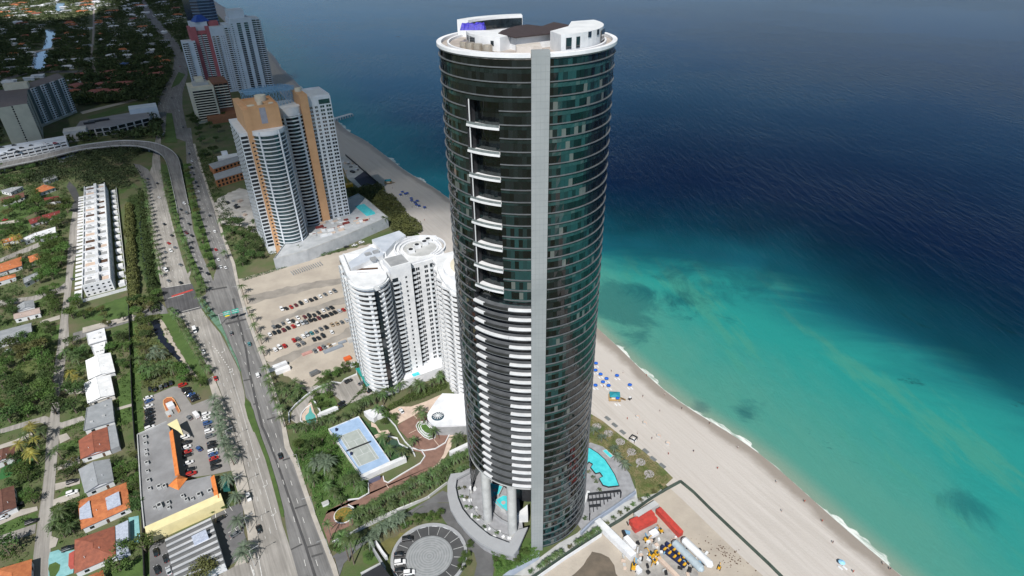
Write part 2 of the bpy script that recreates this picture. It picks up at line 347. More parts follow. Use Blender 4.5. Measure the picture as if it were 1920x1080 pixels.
w1 = nnoise(n, l, stretch(n, l, g, -AD + .5, (0.05, 0.17, 1)), 1.0, 5, .62, .5); w2 = nnoise(n, l, stretch(n, l, g, -AD - .3, (0.3, 0.6, 1)), 1.0, 4, .6)
hh = nmath(n, l, 'ADD', nmath(n, l, 'MULTIPLY', w1, 1.7), nmath(n, l, 'MULTIPLY', w2, .35))
bp = n.new('ShaderNodeBump'); l.new(nmap(n, l, nnoise(n, l, g, .0022, 4), .35, .65, .14, .5), bp.inputs['Strength']); bp.inputs['Distance'].default_value = 1.5; l.new(hh, bp.inputs['Height']); l.new(bp.outputs[0], b.inputs['Normal'])
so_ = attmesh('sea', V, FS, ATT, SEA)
BD = W([(760,452),(1000,478),(1130,482),(1280,492),(1410,512),(1560,590),(1700,660),(1920,750),(2300,930)]); BD = [BD[0] - Vector((1500, 60, 0))] + BD + [BD[-1] + Vector((4000, -900, 0))]  # cloud shadow edge on the sea, where the painted colour turns navy
def shade_edge_d(x, y):
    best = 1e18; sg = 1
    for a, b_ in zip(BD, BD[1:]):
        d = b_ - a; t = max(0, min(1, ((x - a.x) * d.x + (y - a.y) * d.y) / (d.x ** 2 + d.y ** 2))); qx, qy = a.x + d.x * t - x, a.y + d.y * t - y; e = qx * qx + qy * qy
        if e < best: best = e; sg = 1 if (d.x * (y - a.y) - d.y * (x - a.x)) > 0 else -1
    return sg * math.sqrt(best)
at = so_.data.attributes.new('shade_edge', 'FLOAT', 'POINT'); at.data.foreach_set('value', [shade_edge_d(v[0], v[1]) for v in V])
# ground sheet, up to 6 m seaward of the dune line
edge = [core_s[i] + B2 * (core_l[i] + 5) for i in range(0, 700, 10)]
edge = [edge[0] + A2 * 9000] + edge + [edge[-1] - A2 * 9000]
m_ = MB(); m_.flat([(p.x, p.y) for p in edge] + [(edge[-1].x - B2.x * 14000, edge[-1].y - B2.y * 14000), (edge[0].x - B2.x * 14000, edge[0].y - B2.y * 14000)], 0.0)
GROUND = mat('ground_mix', (0.062, 0.100, 0.030), 0.95, (0.120, 0.108, 0.065), 0.05, 10, contrast=(0.35, 0.62), bump=0.5, bscale=1.5)
struct('ground', m_, GROUND)
LV = 0.0
def lev():
    global LV
    LV += 0.0025; return 0.02 + LV
AREAS = []
def rough(P, amp):
    r_ = random.Random(len(P)); out = []
    for i in range(len(P)):
        a, b_ = P[i], P[(i + 1) % len(P)]; L = (b_ - a).length; k = max(1, int(L / (amp * 1.6))); t = (b_ - a).normalized(); nn = Vector((-t.y, t.x, 0))
        for j in range(k): q = a.lerp(b_, j / k); out.append(q + nn * amp * 1.6 * noise.noise(Vector((q.x * .5 / amp, q.y * .5 / amp, i))))
    return out
def area(name, pts, m, z=None, h=None, seg=None):
    P = [G(*p) for p in pts]
    if name in ('mud', 'gravel', 'track', 'garden_bed', 'canal', 'river_bank') or (name == 'lawn' and not h): P = rough(P, {'mud': 1.6, 'gravel': 1.2, 'track': 2.0}.get(name, 1.0))
    if name == 'dirt' and pts[0][0] < 600: P = rough(P, 1.5)
    AREAS.append((name, [(p.x, p.y) for p in P], min(p.x for p in P), max(p.x for p in P), min(p.y for p in P), max(p.y for p in P))); mb = MB(); z = (lev() if not h else 0) if z is None else z
    if h: lev(); mb.prism([(p.x, p.y) for p in P], 0.01, h + 0.2 + LV * .2)
    else: mb.flat([(p.x, p.y) for p in P], z)
    return struct(name, mb, m)
z1 = zf(0, 0, 4); z2_ = zf(400, 0, 4); z3 = zf(0, 270, 4); z4 = zf(400, 270, 4); z5 = zf(0, 540, 4); z6 = zf(400, 540, 4); z7 = zf(0, 810, 4); z8 = zf(400, 810, 4)
zt = zf(540, 740, 4.8); zr = zf(600, 880, 5.4); zs = zf(880, 880, 5.333); zc = zf(1160, 900, 6); zp = zf(240, 690, 6.353); zq = zf(240, 860, 4.909)
zb = zf(1080, 600, 4); zbb = zf(1080, 810, 4)
# big surfaces first
area('dirt', [(395,395),(408,372),(450,352),(475,360),(480,395),(500,450),(455,425),(410,420)], mat('pale_rubble', (0.55, 0.53, 0.50), .95, (0.36, 0.34, 0.31), .1, 9))
area('dirt', z4(-10,1000, 200,1010, 1180,745, 1220,790)+[(740,520),(760,640),(700,740)]+z6(1080,560, 860,640, 700,760, 520,640, 400,560, 320,400, 240,180, 190,0), DIRT)
for q in (z6(430,245, 640,170, 900,85, 1060,60, 1060,105, 900,140, 720,180, 440,280), z6(400,560, 640,460, 900,370, 1060,262, 1090,345, 800,440, 560,560, 430,620), z6(250,60, 700,-40, 1060,-90, 1060,-50, 700,20, 270,120)): area('track', q, mat('worn_track', (0.30, 0.275, 0.245), .95, (0.20, 0.185, 0.165), .1, 9))
area('dirt', [(955,1085),(1003,1073),(1200,946),(1232,925),(1278,908),(1305,932),(1331,957),(1368,992),(1405,1027),(1437,1055),(1466,1084),(1466,1150),(955,1150)], DIRT)
area('mud', zs(960,1120, 1100,1000, 1240,800, 1400,880, 1450,960, 1520,1120), MUD)
area('gravel', zc(170,560, 330,470, 560,560, 720,640, 900,1100, 180,1100, 200,800, 60,660), mat('site_gravel', (0.36,0.35,0.33), .95, (0.22,0.21,0.20), .25, 9))
area('lawn', z5(640,170, 945,60, 1000,210, 760,250, 640,240), GRASS)
area('lawn', z5(260,330, 450,270, 440,380, 330,420, 260,400), GRASS)
area('lawn', z5(0,840, 230,800, 250,900, 0,960)+[], GRASS)
area('lawn', z5(50,620, 210,540, 300,560, 200,720, 60,700), mat('worn_grass', (0.10,0.125,0.04), .95, (0.06,0.085,0.026), .1, 8))
area('lawn', z5(985,190, 1040,210, 1075,1080, 1010,1080, 990,700), GRASS)
area('lawn', z5(880,700, 980,620, 1000,1000, 890,1040), GRASS)
area('lawn', z3(640,390, 960,330, 930,370, 700,400), GRASS)
area('lawn', z3(950,420, 1040,400, 1180,930, 1210,1080, 1110,1080, 960,700), mat('verge', (0.055,0.09,0.027), .95, (0.03,0.055,0.017), .1, 8))
area('lawn', z3(0,470, 180,430, 250,520, 0,640), GRASS); area('lawn', z3(60,600,260,560,200,700,80,700), GRASS)
area('lawn', z7(0,280, 60,230, 240,190, 260,260, 100,330, 0,360), mat('green_turf', (0.03,0.13,0.035), .95, (0.02,0.09,0.025), .3))
area('lawn', z7(0,690, 280,600, 270,680, 0,800), GRASS); area('lawn', z7(900,1000, 1150,900, 1180,1080, 800,1080), GRASS)
area('lawn', z7(470,440, 620,380, 600,440, 420,500), GRASS); area('lawn', z7(450,80, 600,60, 560,130, 450,130), GRASS)
area('lawn', z1(640,880, 1020,770, 1060,800, 700,900), GRASS)
area('park_lawn', z6(40,0, 190,0, 240,180)+[(470,620),(455,600)], SOIL)
# roads
def road(name, left, right, m, z=None): return area(name, left + right[::-1], m, z)
WL = [(265,-10),(265,0),(270,20),(282,45),(305,70),(322,95),(327,115),(322,140),(305,170),(295,195),(297,225),(302,250),(300,290),(302,320),(307,352)]
WR = [(272,-10),(272,0),(292,32),(315,60),(337,85),(350,107),(352,140),(342,175),(342,200),(350,237),(362,270)]
road('road', WL[:12], WR, ASPH)
road('road', [(295,245),(290,270),(286,295),(285,312),(270,345),(275,365),(280,395),(287,445),(297,510),(302,537),(311,575),(325,590),(345,602),(365,640),(385,680),(400,700),(412,730),(425,765),(440,810),(452,850),(465,900),(478,960),(486,1020),(492,1085)],
     [(303,245),(300,292),(302,320),(307,352),(317,395),(330,445),(345,495),(360,537),(370,562),(378,580),(392,600),(413,625),(430,658),(449,696),(458,735),(461,770),(475,808),(478,812),(497,860),(510,905),(522,950),(530,985),(542,1020),(560,1085)], ASPL)
road('road', [(347,240),(350,307),(362,352),(375,400),(390,450),(407,502),(402,515),(397,545),(383,560),(396,590),(412,612),(421,632),(431,658),(452,696),(461,745),(470,755),(478,785),(488,812),(505,860),(517,905),(529,950),(534,969),(536,985),(555,1085)],
     [(358,240),(362,270),(375,315),(390,360),(402,395),(415,440),(435,495),(444,537),(457,585),(477,640),(495,690),(507,727),(519,765),(528,800),(534,840),(551,872),(568,922),(583,965),(603,1017),(620,1062),(628,1085)], ASPH)
road('road', [(315,310),(322,345),(332,390),(337,420),(352,457),(365,495),(385,535),(386,552),(370,560)], [(341,320),(347,352),(357,395),(362,430),(375,470),(397,520),(407,545),(407,560),(390,580)], ASPH)
area('road', z3(1000,150, 1050,155, 1110,190, 1150,260, 1180,330, 1100,360, 1080,290, 1040,210), ASPH)   # slip road
area('road', [(302,540),(360,532),(372,562),(380,578),(330,590),(312,578)], mat('new_asphalt', (0.10,0.10,0.105), .9, (0.07,0.07,0.075), .1))
area('road', [(312,578),(300,566),(278,578),(258,590),(230,597),(195,608),(160,618),(137,625),(137,640),(160,632),(196,618),(232,608),(262,598),(290,590),(315,588)], ASPH)
area('crosswalk', z5(1285,60, 1440,10, 1450,18, 1290,70), RED)
area('road', [(492,1040),(470,1052),(440,1062),(400,1085),(560,1085),(545,1030)], ASPL)
area('road', [(59,1085),(64,1030),(70,985),(78,930),(84,880),(86,840),(88,805),(95,775),(100,740),(100,700),(104,675),(108,650),(113,602),(117,575),(122,540),(125,500),(128,460),(132,420),(137,395),(148,380),(152,395),(150,430),(146,460),(138,500),(134,540),(130,570),(128,602),(130,640),(125,660),(121,690),(118,720),(110,745),(112,770),(112,810),(106,872),(100,950),(96,1017),(92,1085)], ASPL)
area('road', [(0,1005),(68,982),(66,1000),(0,1022)], ASPL); area('road', [(0,563),(60,556),(110,540),(122,530),(122,548),(90,556),(60,566),(0,574)], ASPL)
area('road', [(0,485),(55,462),(72,455),(76,462),(58,470),(0,492)], ASPL); area('road', z5(0,1060, 200,1000, 340,960, 460,1010, 620,960, 640,990, 460,1060, 300,1010, 0,1095), ASPL)
area('road', z3(520,500, 560,430, 500,320, 520,280, 570,330, 610,430, 600,520), ASPD)
area('road', [(174,0),(177,0),(178,45),(176,80),(172,110),(180,132),(190,145),(185,147),(174,132),(169,112),(172,80),(174,45)], mat('far_road', (0.30,0.27,0.25), .9))
area('road', [(360,505),(352,530),(330,535)], ASPL)
area('path', z1(600,840, 1180,700, 1190,712, 620,856), SIDE); area('road', z1(0,600, 220,530, 700,530, 700,545, 230,546, 0,620), ASPH)
area('canal', z1(340,220, 420,225, 410,290, 385,355, 360,380, 360,470, 330,520, 250,535, 230,500, 260,400, 320,365, 345,290), mat('canal_water', (0.13,0.18,0.24), .1, spec=.6))
area('canal', z1(420,20, 485,20, 480,75, 440,85, 415,75), MATS['canal_water']); area('bridge', z1(180,400, 400,355, 405,368, 185,412), SIDE)
area('canal', [(262,380),(268,378),(272,440),(282,500),(290,540),(280,545),(268,480),(262,430)], mat('dark_canal', (0.012,0.016,0.03), .12, spec=.5))
area('canal', z5(1130,240, 1190,240, 1240,380, 1310,450, 1380,560, 1370,580, 1290,500, 1200,400, 1150,320), MATS['dark_canal'])
area('river_bank', z5(1190,240, 1230,240, 1300,400, 1400,560, 1500,680, 1480,700, 1380,590, 1310,450, 1240,370), DIRT)
area('verge', z5(1175,200, 1290,190, 1400,400, 1520,600, 1560,690, 1500,690, 1400,560, 1300,380, 1230,260), GRASS)
# plots
area('parking_lot', z5(1085,830, 1300,740, 1345,740, 1440,880, 1600,820, 1640,900)+z7(1640,0, 1735,290, 1600,320)+[(330,900),(300,820),(272,810)], mat('lot_asphalt', (0.26,0.25,0.24), .9, (0.19,0.185,0.18), .1, 9))
area('parking_lot', [(396,968),(455,940),(458,1000),(470,1035),(420,1068),(410,1010)], mat('lot_dark', (0.15,0.15,0.155), .9, (0.10,0.10,0.105), .12, 9))
area('parking_lot', zq(200,800, 330,740, 460,1085, 200,1085), MATS['lot_dark'])
area('sidewalk', [(390,712),(400,705),(425,765),(440,812),(452,852),(465,905),(478,962),(486,1022),(489,1040),(470,1052),(440,1062),(455,1035),(466,1015),(458,960),(440,905),(430,868),(418,820),(405,765)], SIDE, h=0.14)
area('sidewalk', [(444,537),(457,585),(477,640),(495,690),(507,727),(519,765),(528,800),(534,840),(551,872),(568,922),(583,965),(603,1017),(620,1062),(628,1085),(637,1085),(630,1060),(612,1017),(592,965),(577,922),(561,872),(544,838),(536,800),(527,763),(515,727),(503,690),(484,640),(464,585),(449,537)], SIDE, h=0.14)
area('sidewalk', [(362,270),(375,315),(390,360),(402,395),(415,440),(435,495),(444,537),(449,537),(441,495),(420,440),(407,395),(394,360),(379,315),(366,270)], SIDE, h=0.14)
area('median', [(372,563),(378,575),(392,595),(413,620),(421,632),(432,656),(440,672),(449,694),(452,697),(444,672),(434,652),(421,622),(409,595),(395,580),(383,562)], mat('sea_green_strip', (0.13,0.24,0.18), .9, (0.07,0.14,0.08), .2), h=0.15)
area('median', z6(240,840, 275,870, 300,920, 315,980, 350,1080)+z8(345,0, 420,200, 480,400, 530,600, 530,640, 512,635, 450,400, 390,200, 315,0)+z6(300,1080, 260,980, 235,880), GRASS, h=0.15)
area('median', z3(1210,150, 1250,300, 1285,500, 1325,640, 1370,740, 1410,860, 1450,960, 1480,1060, 1540,1075, 1530,1030, 1470,900, 1420,790, 1350,600, 1335,480, 1300,330, 1275,230, 1262,160), GRASS, h=0.15)
area('median', z3(1360,150, 1400,330, 1435,500, 1460,640, 1510,780, 1590,930, 1620,940, 1610,880, 1560,720, 1500,520, 1450,330, 1405,150), GRASS, h=0.15)
area('median', z1(1340,540, 1390,560, 1345,630, 1285,660, 1300,620), GRASS, h=0.15); area('median', z1(1250,850, 1290,850, 1330,1070, 1235,1070), GRASS, h=0.15)
tp = mat('tar_patch', (0.07,0.07,0.072), .9)
area('road_patch', [(435,560),(439,560),(452,610),(463,655),(470,700),(483,755),(494,800),(500,812),(525,877),(550,950),(575,1022),(595,1085),(589,1085),(570,1022),(545,950),(521,877),(495,812),(489,800),(478,755),(466,700),(459,655),(448,610)], tp)
for q in (z8(520,208, 580,190, 582,200, 522,220), z8(610,570, 700,543, 703,552, 612,582), z8(580,880, 665,838, 668,848, 583,890), z8(705,860, 800,835, 803,845, 708,872), z8(735,930, 820,905, 823,918, 738,945), z6(225,692,285,680,287,688,227,702), z6(300,870,335,860,337,868,302,880), z6(400,985,465,965,467,973,402,995), z5(1590,8,1700,-10,1705,0,1593,18), z5(1690,265,1850,228,1855,240,1693,278)): area('road_patch', q, tp)
for M_ in (ASPH, ASPL, MATS['new_asphalt']):          # tyre-worn streaks along the avenue and slab-to-slab tone
    n, l, b = M_.node_tree.nodes, M_.node_tree.links, M_.node_tree.nodes['Principled BSDF']; src = b.inputs['Base Color'].links[0].from_socket; g = n.new('ShaderNodeNewGeometry').outputs['Position']
    s1 = nnoise(n, l, stretch(n, l, g, -AD, (0.012, 0.75, 1)), 1.0, 4, .6); s2 = nnoise(n, l, stretch(n, l, g, -AD, (0.03, 0.16, 1)), 1.0, 6, .7)
    vo = n.new('ShaderNodeTexVoronoi'); vo.inputs['Scale'].default_value = 1.0; l.new(stretch(n, l, g, -AD, (0.045, 0.27, 1)), vo.inputs['Vector']); sp = n.new('ShaderNodeSeparateColor'); l.new(vo.outputs['Color'], sp.inputs[0])
    hv = n.new('ShaderNodeHueSaturation'); f_ = nmath(n, l, 'MULTIPLY', nmap(n, l, s1, .35, .65, .80, 1.10), nmath(n, l, 'MULTIPLY', nmap(n, l, s2, .3, .7, .86, 1.1), nmap(n, l, sp.outputs[0], 0, 1, .92, 1.08)))
    l.new(f_, hv.inputs['Value']); l.new(src, hv.inputs['Color']); l.new(hv.outputs[0], b.inputs['Base Color'])
# lane dashes
mk = MB()
def dashes(pts, on=3.2, off=8.5, w_=0.22, solid=False):
    P = [G(*p) for p in pts]; t = 0
    for a, b_ in zip(P, P[1:]):
        L = (b_ - a).length; d = (b_ - a) / L; nn = Vector((-d.y, d.x, 0)) * w_ / 2
        s = 0 if solid else t
        while s < L:
            e = L if solid else min(L, s + on); p, q = a + d * s, a + d * e
            mk.add([(p - nn)[:2] + (0,), (p + nn)[:2] + (0,), (q + nn)[:2] + (0,), (q - nn)[:2] + (0,)], [(0, 3, 2, 1)])
            s = e + (0 if solid else off)
            if solid: break
        t = max(0, s - L) if not solid else 0
def lerpline(a, b_, f): return [(p[0] + (q[0] - p[0]) * f, p[1] + (q[1] - p[1]) * f) for p, q in zip(a, b_)]
l1 = [(275,365),(287,445),(302,537)]; r1 = [(310,370),(330,445),(360,537)]
for f in (.26, .5, .74): dashes(lerpline(l1, r1, f))
l1 = [(330,592),(365,640),(400,700),(425,765),(452,850),(478,960),(486,1020)]; r1 = [(376,578),(406,618),(440,690),(458,752),(480,835),(512,930),(530,985)]
for f in (.27, .5): dashes(lerpline(l1, r1, f))
dashes(lerpline(l1, r1, .75)[2:], solid=True, w_=.18); dashes([(398,650),(405,655),(440,705)], on=1.2, off=1.8, w_=.5)
l1 = [(412,612),(431,658),(452,696),(463,745),(505,860),(534,969),(555,1085)]; r1 = [(463,605),(482,655),(496,692),(512,745),(545,860),(583,965),(628,1085)]
for f in (.33, .66): dashes(lerpline(l1, r1, f))
l1 = [(347,262),(362,352),(390,450),(407,502)]; r1 = [(360,262),(390,360),(415,440),(435,495)]
for f in (.33, .66): dashes(lerpline(l1, r1, f))
l1 = [(322,345),(337,420),(365,495),(385,535)]; r1 = [(347,352),(362,430),(385,495),(400,530)]
for f in (.33, .66): dashes(lerpline(l1, r1, f))
l1 = [(300,250),(297,200),(325,140)]; r1 = [(350,237),(342,190),(352,140)]
for f in (.2, .35, .65, .8): dashes(lerpline(l1, r1, f), w_=.3)
for q in (([(315,560),(345,552)]), ([(330,588),(375,576)]), ([(310,540),(358,532)])): dashes(q, solid=True, w_=.5)
dashes([(470,1060),(478,1085)], solid=True, w_=.4); dashes([(482,1030),(492,1085)], solid=True, w_=.3); dashes([(447,1000),(440,990)], solid=True)
for (px, py) in [(486,856),(501,906),(517,959),(421,657),(436,694),(477,1076)]:        # turn arrows
    p = G(px, py); d = -A2; nn = B2
    def fl(*q): mk.add([((p + d * a + nn * b_).x, (p + d * a + nn * b_).y, 0) for a, b_ in q], [tuple(range(len(q)))])
    fl((-2, -.15), (-2, .15), (1, .15), (1, -.15)); fl((1, .15), (1, -.15), (1.3, -1.2), (1.7, -1.2)); fl((.8, -1.1), (1.5, -2.3), (2.2, -1.1))
for (a, b_) in [((402,949),(405,972)),((412,944),(424,962)),((424,941),(436,958)),((428,1000),(450,985)),((432,1012),(455,998)),((440,1050),(455,1035))]: dashes([a, b_], solid=True, w_=.25)
mk.v = [(x, y, 0.235) for x, y, z in mk.v]
struct('road_marking', mk, PAINT)
# ------------------------------------------------------------------ building kit
CAM = Vector((0, 0, HC))
class Bld:
    """one building: its parts are collected by name, at most 98 of a name stay single, the rest become one part"""
    def __init__(s, name, loc, label, cat='building', land=None, group=None, auto=None):
        s.o = thing(name, loc, label, cat, group, land, auto); s.p = {}
    def part(s, name, mb, mats, smooth=False, label=None):
        o = mb.build(name, mats, s.o, smooth)
        if label: o['label'] = label
        return o
    def add(s, name, mb, mats): s.p.setdefault(name, []).append((mb, mats))
    def done(s, lim=96):
        for name, L in s.p.items():
            L.sort(key=lambda q: (Vector(q[0].v[0]) - CAM).length)
            for mb, mats in L[:lim]: mb.build(name, mats, s.o)
            if len(L) > lim:
                by = MB(); ml = []
                for mb, mats in L[lim:]:
                    ms = mats if isinstance(mats, (list, tuple)) else [mats]
                    for m_ in ms:
                        if m_ not in ml: ml.append(m_)
                    o_ = len(by.v); by.v += mb.v
                    for f, k in zip(mb.f, mb.m): by.f.append(tuple(o_ + i for i in f)); by.m.append(ml.index(ms[k]))
                r = by.build(name, ml, s.o); r['kind'] = 'stuff'
        return s.o
def side_box(mb, p, t, n, u0, u1, d0, d1, z0, z1, mi=0):
    q = [p + t * u0 + n * d0, p + t * u1 + n * d0, p + t * u1 + n * d1, p + t * u0 + n * d1]
    vs = [(a.x, a.y, z0) for a in q] + [(a.x, a.y, z1) for a in q]
    return mb.add(vs, [(1, 0, 4, 5), (2, 1, 5, 6), (3, 2, 6, 7), (0, 3, 7, 4), (4, 7, 6, 5), (0, 1, 2, 3)], mi)
def facade(B, p0, p1, z0, z1, nf, bays, wall=WHITE, glass=GLASS, rail=WHITE, slab=WHITE, skip=0):
    """p0 -> p1 runs left to right as seen from outside; bays = (width share, kind)"""
    p0 = Vector((p0[0], p0[1], 0)); p1 = Vector((p1[0], p1[1], 0)); L = (p1 - p0).length; t = (p1 - p0) / L; n = Vector((t.y, -t.x, 0))
    fh = (z1 - z0) / nf; tot = sum(b_[0] for b_ in bays)
    for i in range(skip, nf):
        z = z0 + i * fh; u = 0
        for wd, k in bays:
            a = u / tot * L; u += wd; e = u / tot * L; w_ = e - a
            if k == 'w': continue
            if k == 's': B.add('window', side_box(MB(), p0, t, n, a + w_ * .3, a + w_ * .7, -.1, .06, z + fh * .35, z + fh * .72), glass)
            elif k == 'g':
                B.add('window', side_box(MB(), p0, t, n, a + w_ * .08, a + w_ * .92, -.1, .06, z + fh * .22, z + fh * .86), glass)
            elif k == 'G': B.add('window', side_box(MB(), p0, t, n, a, e, -.1, .06, z + fh * .12, z + fh * .9), glass)
            elif k == 'p':                        # paired panes
                for q in (0, 1): B.add('window', side_box(MB(), p0, t, n, a + w_ * (.1 + .44 * q), a + w_ * (.46 + .44 * q), -.1, .06, z + fh * .25, z + fh * .82), glass)
            elif k in 'bB':
                B.add('balcony_door', side_box(MB(), p0, t, n, a + w_ * .06, e - w_ * .06, -.1, .05, z + fh * .08, z + fh * .93), glass)
                mb = MB(); dp = 1.5 if k == 'b' else 2.1
                side_box(mb, p0, t, n, a, e, 0, dp, z - .12, z + .12, 0); side_box(mb, p0, t, n, a, e, dp - .08, dp, z + .12, z + 1.1, 1)
                side_box(mb, p0, t, n, a, a + .08, 0, dp - .09, z + .12, z + 1.1, 1); side_box(mb, p0, t, n, e - .08, e, 0, dp - .09, z + .12, z + 1.1, 1)
                B.add('balcony', mb, [slab, rail])
def offs(P, d):
    out = []
    for i in range(len(P)):
        a = P[max(0, i - 1)]; b_ = P[min(len(P) - 1, i + 1)]; t = (Vector(b_[:2]) - Vector(a[:2])).normalized(); out.append(Vector((P[i][0] + t.y * d, P[i][1] - t.x * d)))
    return out
def slabs(B, P, z0, z1, nf, dp, name='balcony', m1=WHITE, m2=WHITE, rh=1.05, skip=0, th_=.22, wave=None):
    """floor slabs with a parapet that follow a plan curve (left to right from outside)"""
    fh = (z1 - z0) / nf
    for i in range(skip, nf + 1):
        z = z0 + i * fh; Q = offs(P, dp) if wave is None else [q for q in wave(P, dp, i)]
        mb = MB(); n = len(P)
        vs = [(p[0], p[1], z) for p in P] + [(p[0], p[1], z) for p in Q] + [(p[0], p[1], z + th_) for p in P] + [(p[0], p[1], z + th_) for p in Q]
        fs = []
        for k in range(n - 1): fs += [(k, k + 1, n + k + 1, n + k), (2 * n + k, 3 * n + k, 3 * n + k + 1, 2 * n + k + 1), (n + k, n + k + 1, 3 * n + k + 1, 3 * n + k)]
        mb.add(vs, fs, 0)
        if rh:
            I = [Vector(q[:2]) + (Vector(p[:2]) - Vector(q[:2])).normalized() * .08 for p, q in zip(P, Q)]
            mb.strip([(q[0], q[1]) for q in Q], .08, z + th_, z + th_ + rh, 1)
        B.add(name, mb, [m1, m2])
def arc(c, r, a0, a1, n): return [Vector((c[0] + r * math.cos(a0 + (a1 - a0) * k / n), c[1] + r * math.sin(a0 + (a1 - a0) * k / n))) for k in range(n + 1)]
# ------------------------------------------------------------------ the round glass tower
CX, CY, TR, TH = 5.4, 179.8, 24.8, 191.0
BASEA = math.atan2(-CY, -CX)
def ta(deg): return BASEA + math.radians(deg)          # degrees right of the line to the camera (negative = left)
def tp_(deg, r=TR, z=None):
    q = (CX + r * math.cos(ta(deg)), CY + r * math.sin(ta(deg)))
    return q if z is None else (q[0], q[1], z)
T = Bld('round_tower', (CX, CY, 0), 'tall round black glass tower with a pale vertical strip, rising between avenue and beach', 'skyscraper', land='the round glass tower')
NF = 53; FH = (TH - 1.0) / NF
ZB = 36.0                                               # underside of the balcony stack over the pool deck
def panelmat():
    M, n, l, b = nodes('tower_glass')
    a = n.new('ShaderNodeAttribute'); a.attribute_name = 'pan'; sx = n.new('ShaderNodeSeparateXYZ'); l.new(a.outputs['Vector'], sx.inputs[0])
    hsh, zon, row = sx.outputs[0], sx.outputs[1], sx.outputs[2]
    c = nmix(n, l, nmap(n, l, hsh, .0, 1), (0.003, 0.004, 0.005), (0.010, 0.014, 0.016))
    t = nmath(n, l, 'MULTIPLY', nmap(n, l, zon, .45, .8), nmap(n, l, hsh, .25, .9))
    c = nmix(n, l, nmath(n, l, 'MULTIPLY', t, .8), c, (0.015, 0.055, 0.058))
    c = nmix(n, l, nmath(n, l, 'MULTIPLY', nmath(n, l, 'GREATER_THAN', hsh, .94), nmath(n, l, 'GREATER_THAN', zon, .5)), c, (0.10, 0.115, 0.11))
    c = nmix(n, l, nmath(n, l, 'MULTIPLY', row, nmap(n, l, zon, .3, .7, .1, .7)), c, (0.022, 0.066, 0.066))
    l.new(c, b.inputs['Base Color']); b.inputs['Roughness'].default_value = 0.035; b.inputs['IOR'].default_value = 1.5
    b.inputs['Specular IOR Level'].default_value = .62
    return M
TG = panelmat(); RING = mat('ring_grey', (0.115, 0.125, 0.135), 0.45, (0.08, 0.087, 0.095), .3)
def glassmesh(name, segs, parent):
    """segs: (deg0, deg1, z0, z1, radius); single flat panes, each a little out of true"""
    r_ = random.Random(5); V = []; F = []; A = []
    for d0, d1, za, zb_, rad in segs:
        nfl = max(1, round((zb_ - za) / FH)); nc = max(1, round((d1 - d0) / 3.0))
        for i in range(nfl):
            for k in range(nc):
                u0 = d0 + (d1 - d0) * k / nc; u1 = d0 + (d1 - d0) * (k + 1) / nc; z0_ = za + (zb_ - za) * i / nfl; z1_ = za + (zb_ - za) * (i + 1) / nfl
                zm = z0_ + (z1_ - z0_) * .30; h = r_.random()
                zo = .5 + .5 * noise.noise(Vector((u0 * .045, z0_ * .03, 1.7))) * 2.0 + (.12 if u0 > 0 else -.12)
                for (q0, q1, rw) in ((z0_, zm, 1.0), (zm, z1_, 0.0)):
                    j = [r_.uniform(-.06, .06) for _ in range(4)]; o_ = len(V)
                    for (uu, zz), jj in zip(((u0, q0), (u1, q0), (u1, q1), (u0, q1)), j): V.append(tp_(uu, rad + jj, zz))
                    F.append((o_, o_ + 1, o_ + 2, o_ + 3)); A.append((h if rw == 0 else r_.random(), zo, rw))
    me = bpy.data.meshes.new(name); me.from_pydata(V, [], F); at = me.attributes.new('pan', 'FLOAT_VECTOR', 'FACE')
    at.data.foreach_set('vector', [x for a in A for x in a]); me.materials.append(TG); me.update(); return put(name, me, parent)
SL, SR = 2.6, 12.9                                     # the strip, degrees
ZU = 118.8
# left of the strip: upper bay recess (17..41 left), lower balcony field (.. 44 left)
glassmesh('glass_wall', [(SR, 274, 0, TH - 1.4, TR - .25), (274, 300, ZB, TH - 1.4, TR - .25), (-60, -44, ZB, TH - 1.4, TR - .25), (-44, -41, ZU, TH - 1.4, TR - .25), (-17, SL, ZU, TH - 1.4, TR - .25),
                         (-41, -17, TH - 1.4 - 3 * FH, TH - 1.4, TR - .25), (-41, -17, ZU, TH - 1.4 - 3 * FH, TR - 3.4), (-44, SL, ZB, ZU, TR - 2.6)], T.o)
mb = MB()                                              # side cheeks of the recesses
for d, r0, za, zb_ in ((-41, TR - 3.4, ZU, TH - 1.4 - 3 * FH), (-17, TR - 3.4, ZU, TH - 1.4 - 3 * FH), (-44, TR - 2.6, ZB, ZU), (SL, TR - 2.6, ZB, ZU)):
    a, b_ = tp_(d, r0), tp_(d, TR - .25); mb.add([(a[0], a[1], za), (b_[0], b_[1], za), (b_[0], b_[1], zb_), (a[0], a[1], zb_)], [(0, 1, 2, 3)])
T.part('recess_side', mb, DARK)
for i in range(NF):                                     # floor rings
    z = 1.0 + i * FH; mb = MB()
    def ringseg(d0, d1, r0=TR - .3, r1=TR + .07, h=.24, z=z, mi=0):
        n = max(2, int(abs(d1 - d0) / 3)); P = [tp_(d0 + (d1 - d0) * k / n, r1) for k in range(n + 1)]
        mb.strip(P, r1 - r0, z, z + h, mi)
    ringseg(SR, 300 if z > ZB - 1 else 274); T.add('floor_ring', mb, RING); segs = []
    if z > ZU - 2: segs = [(-60, SL)] if z > TH - 1.4 - 3 * FH - 2 else [(-60, -41), (-17, SL)]
    elif z > ZB - 1: segs = [(-60, -44), (-44, SL)]
    for d0, d1 in segs:
        mb = MB()
        if (d0, d1) == (-44, SL): ringseg(d0, d1, TR - 2.6, TR - 1.0, .3)
        else: ringseg(d0, d1)
        T.add('inner_ring' if d0 in (-44, -17) else 'ring_segment', mb, RING)
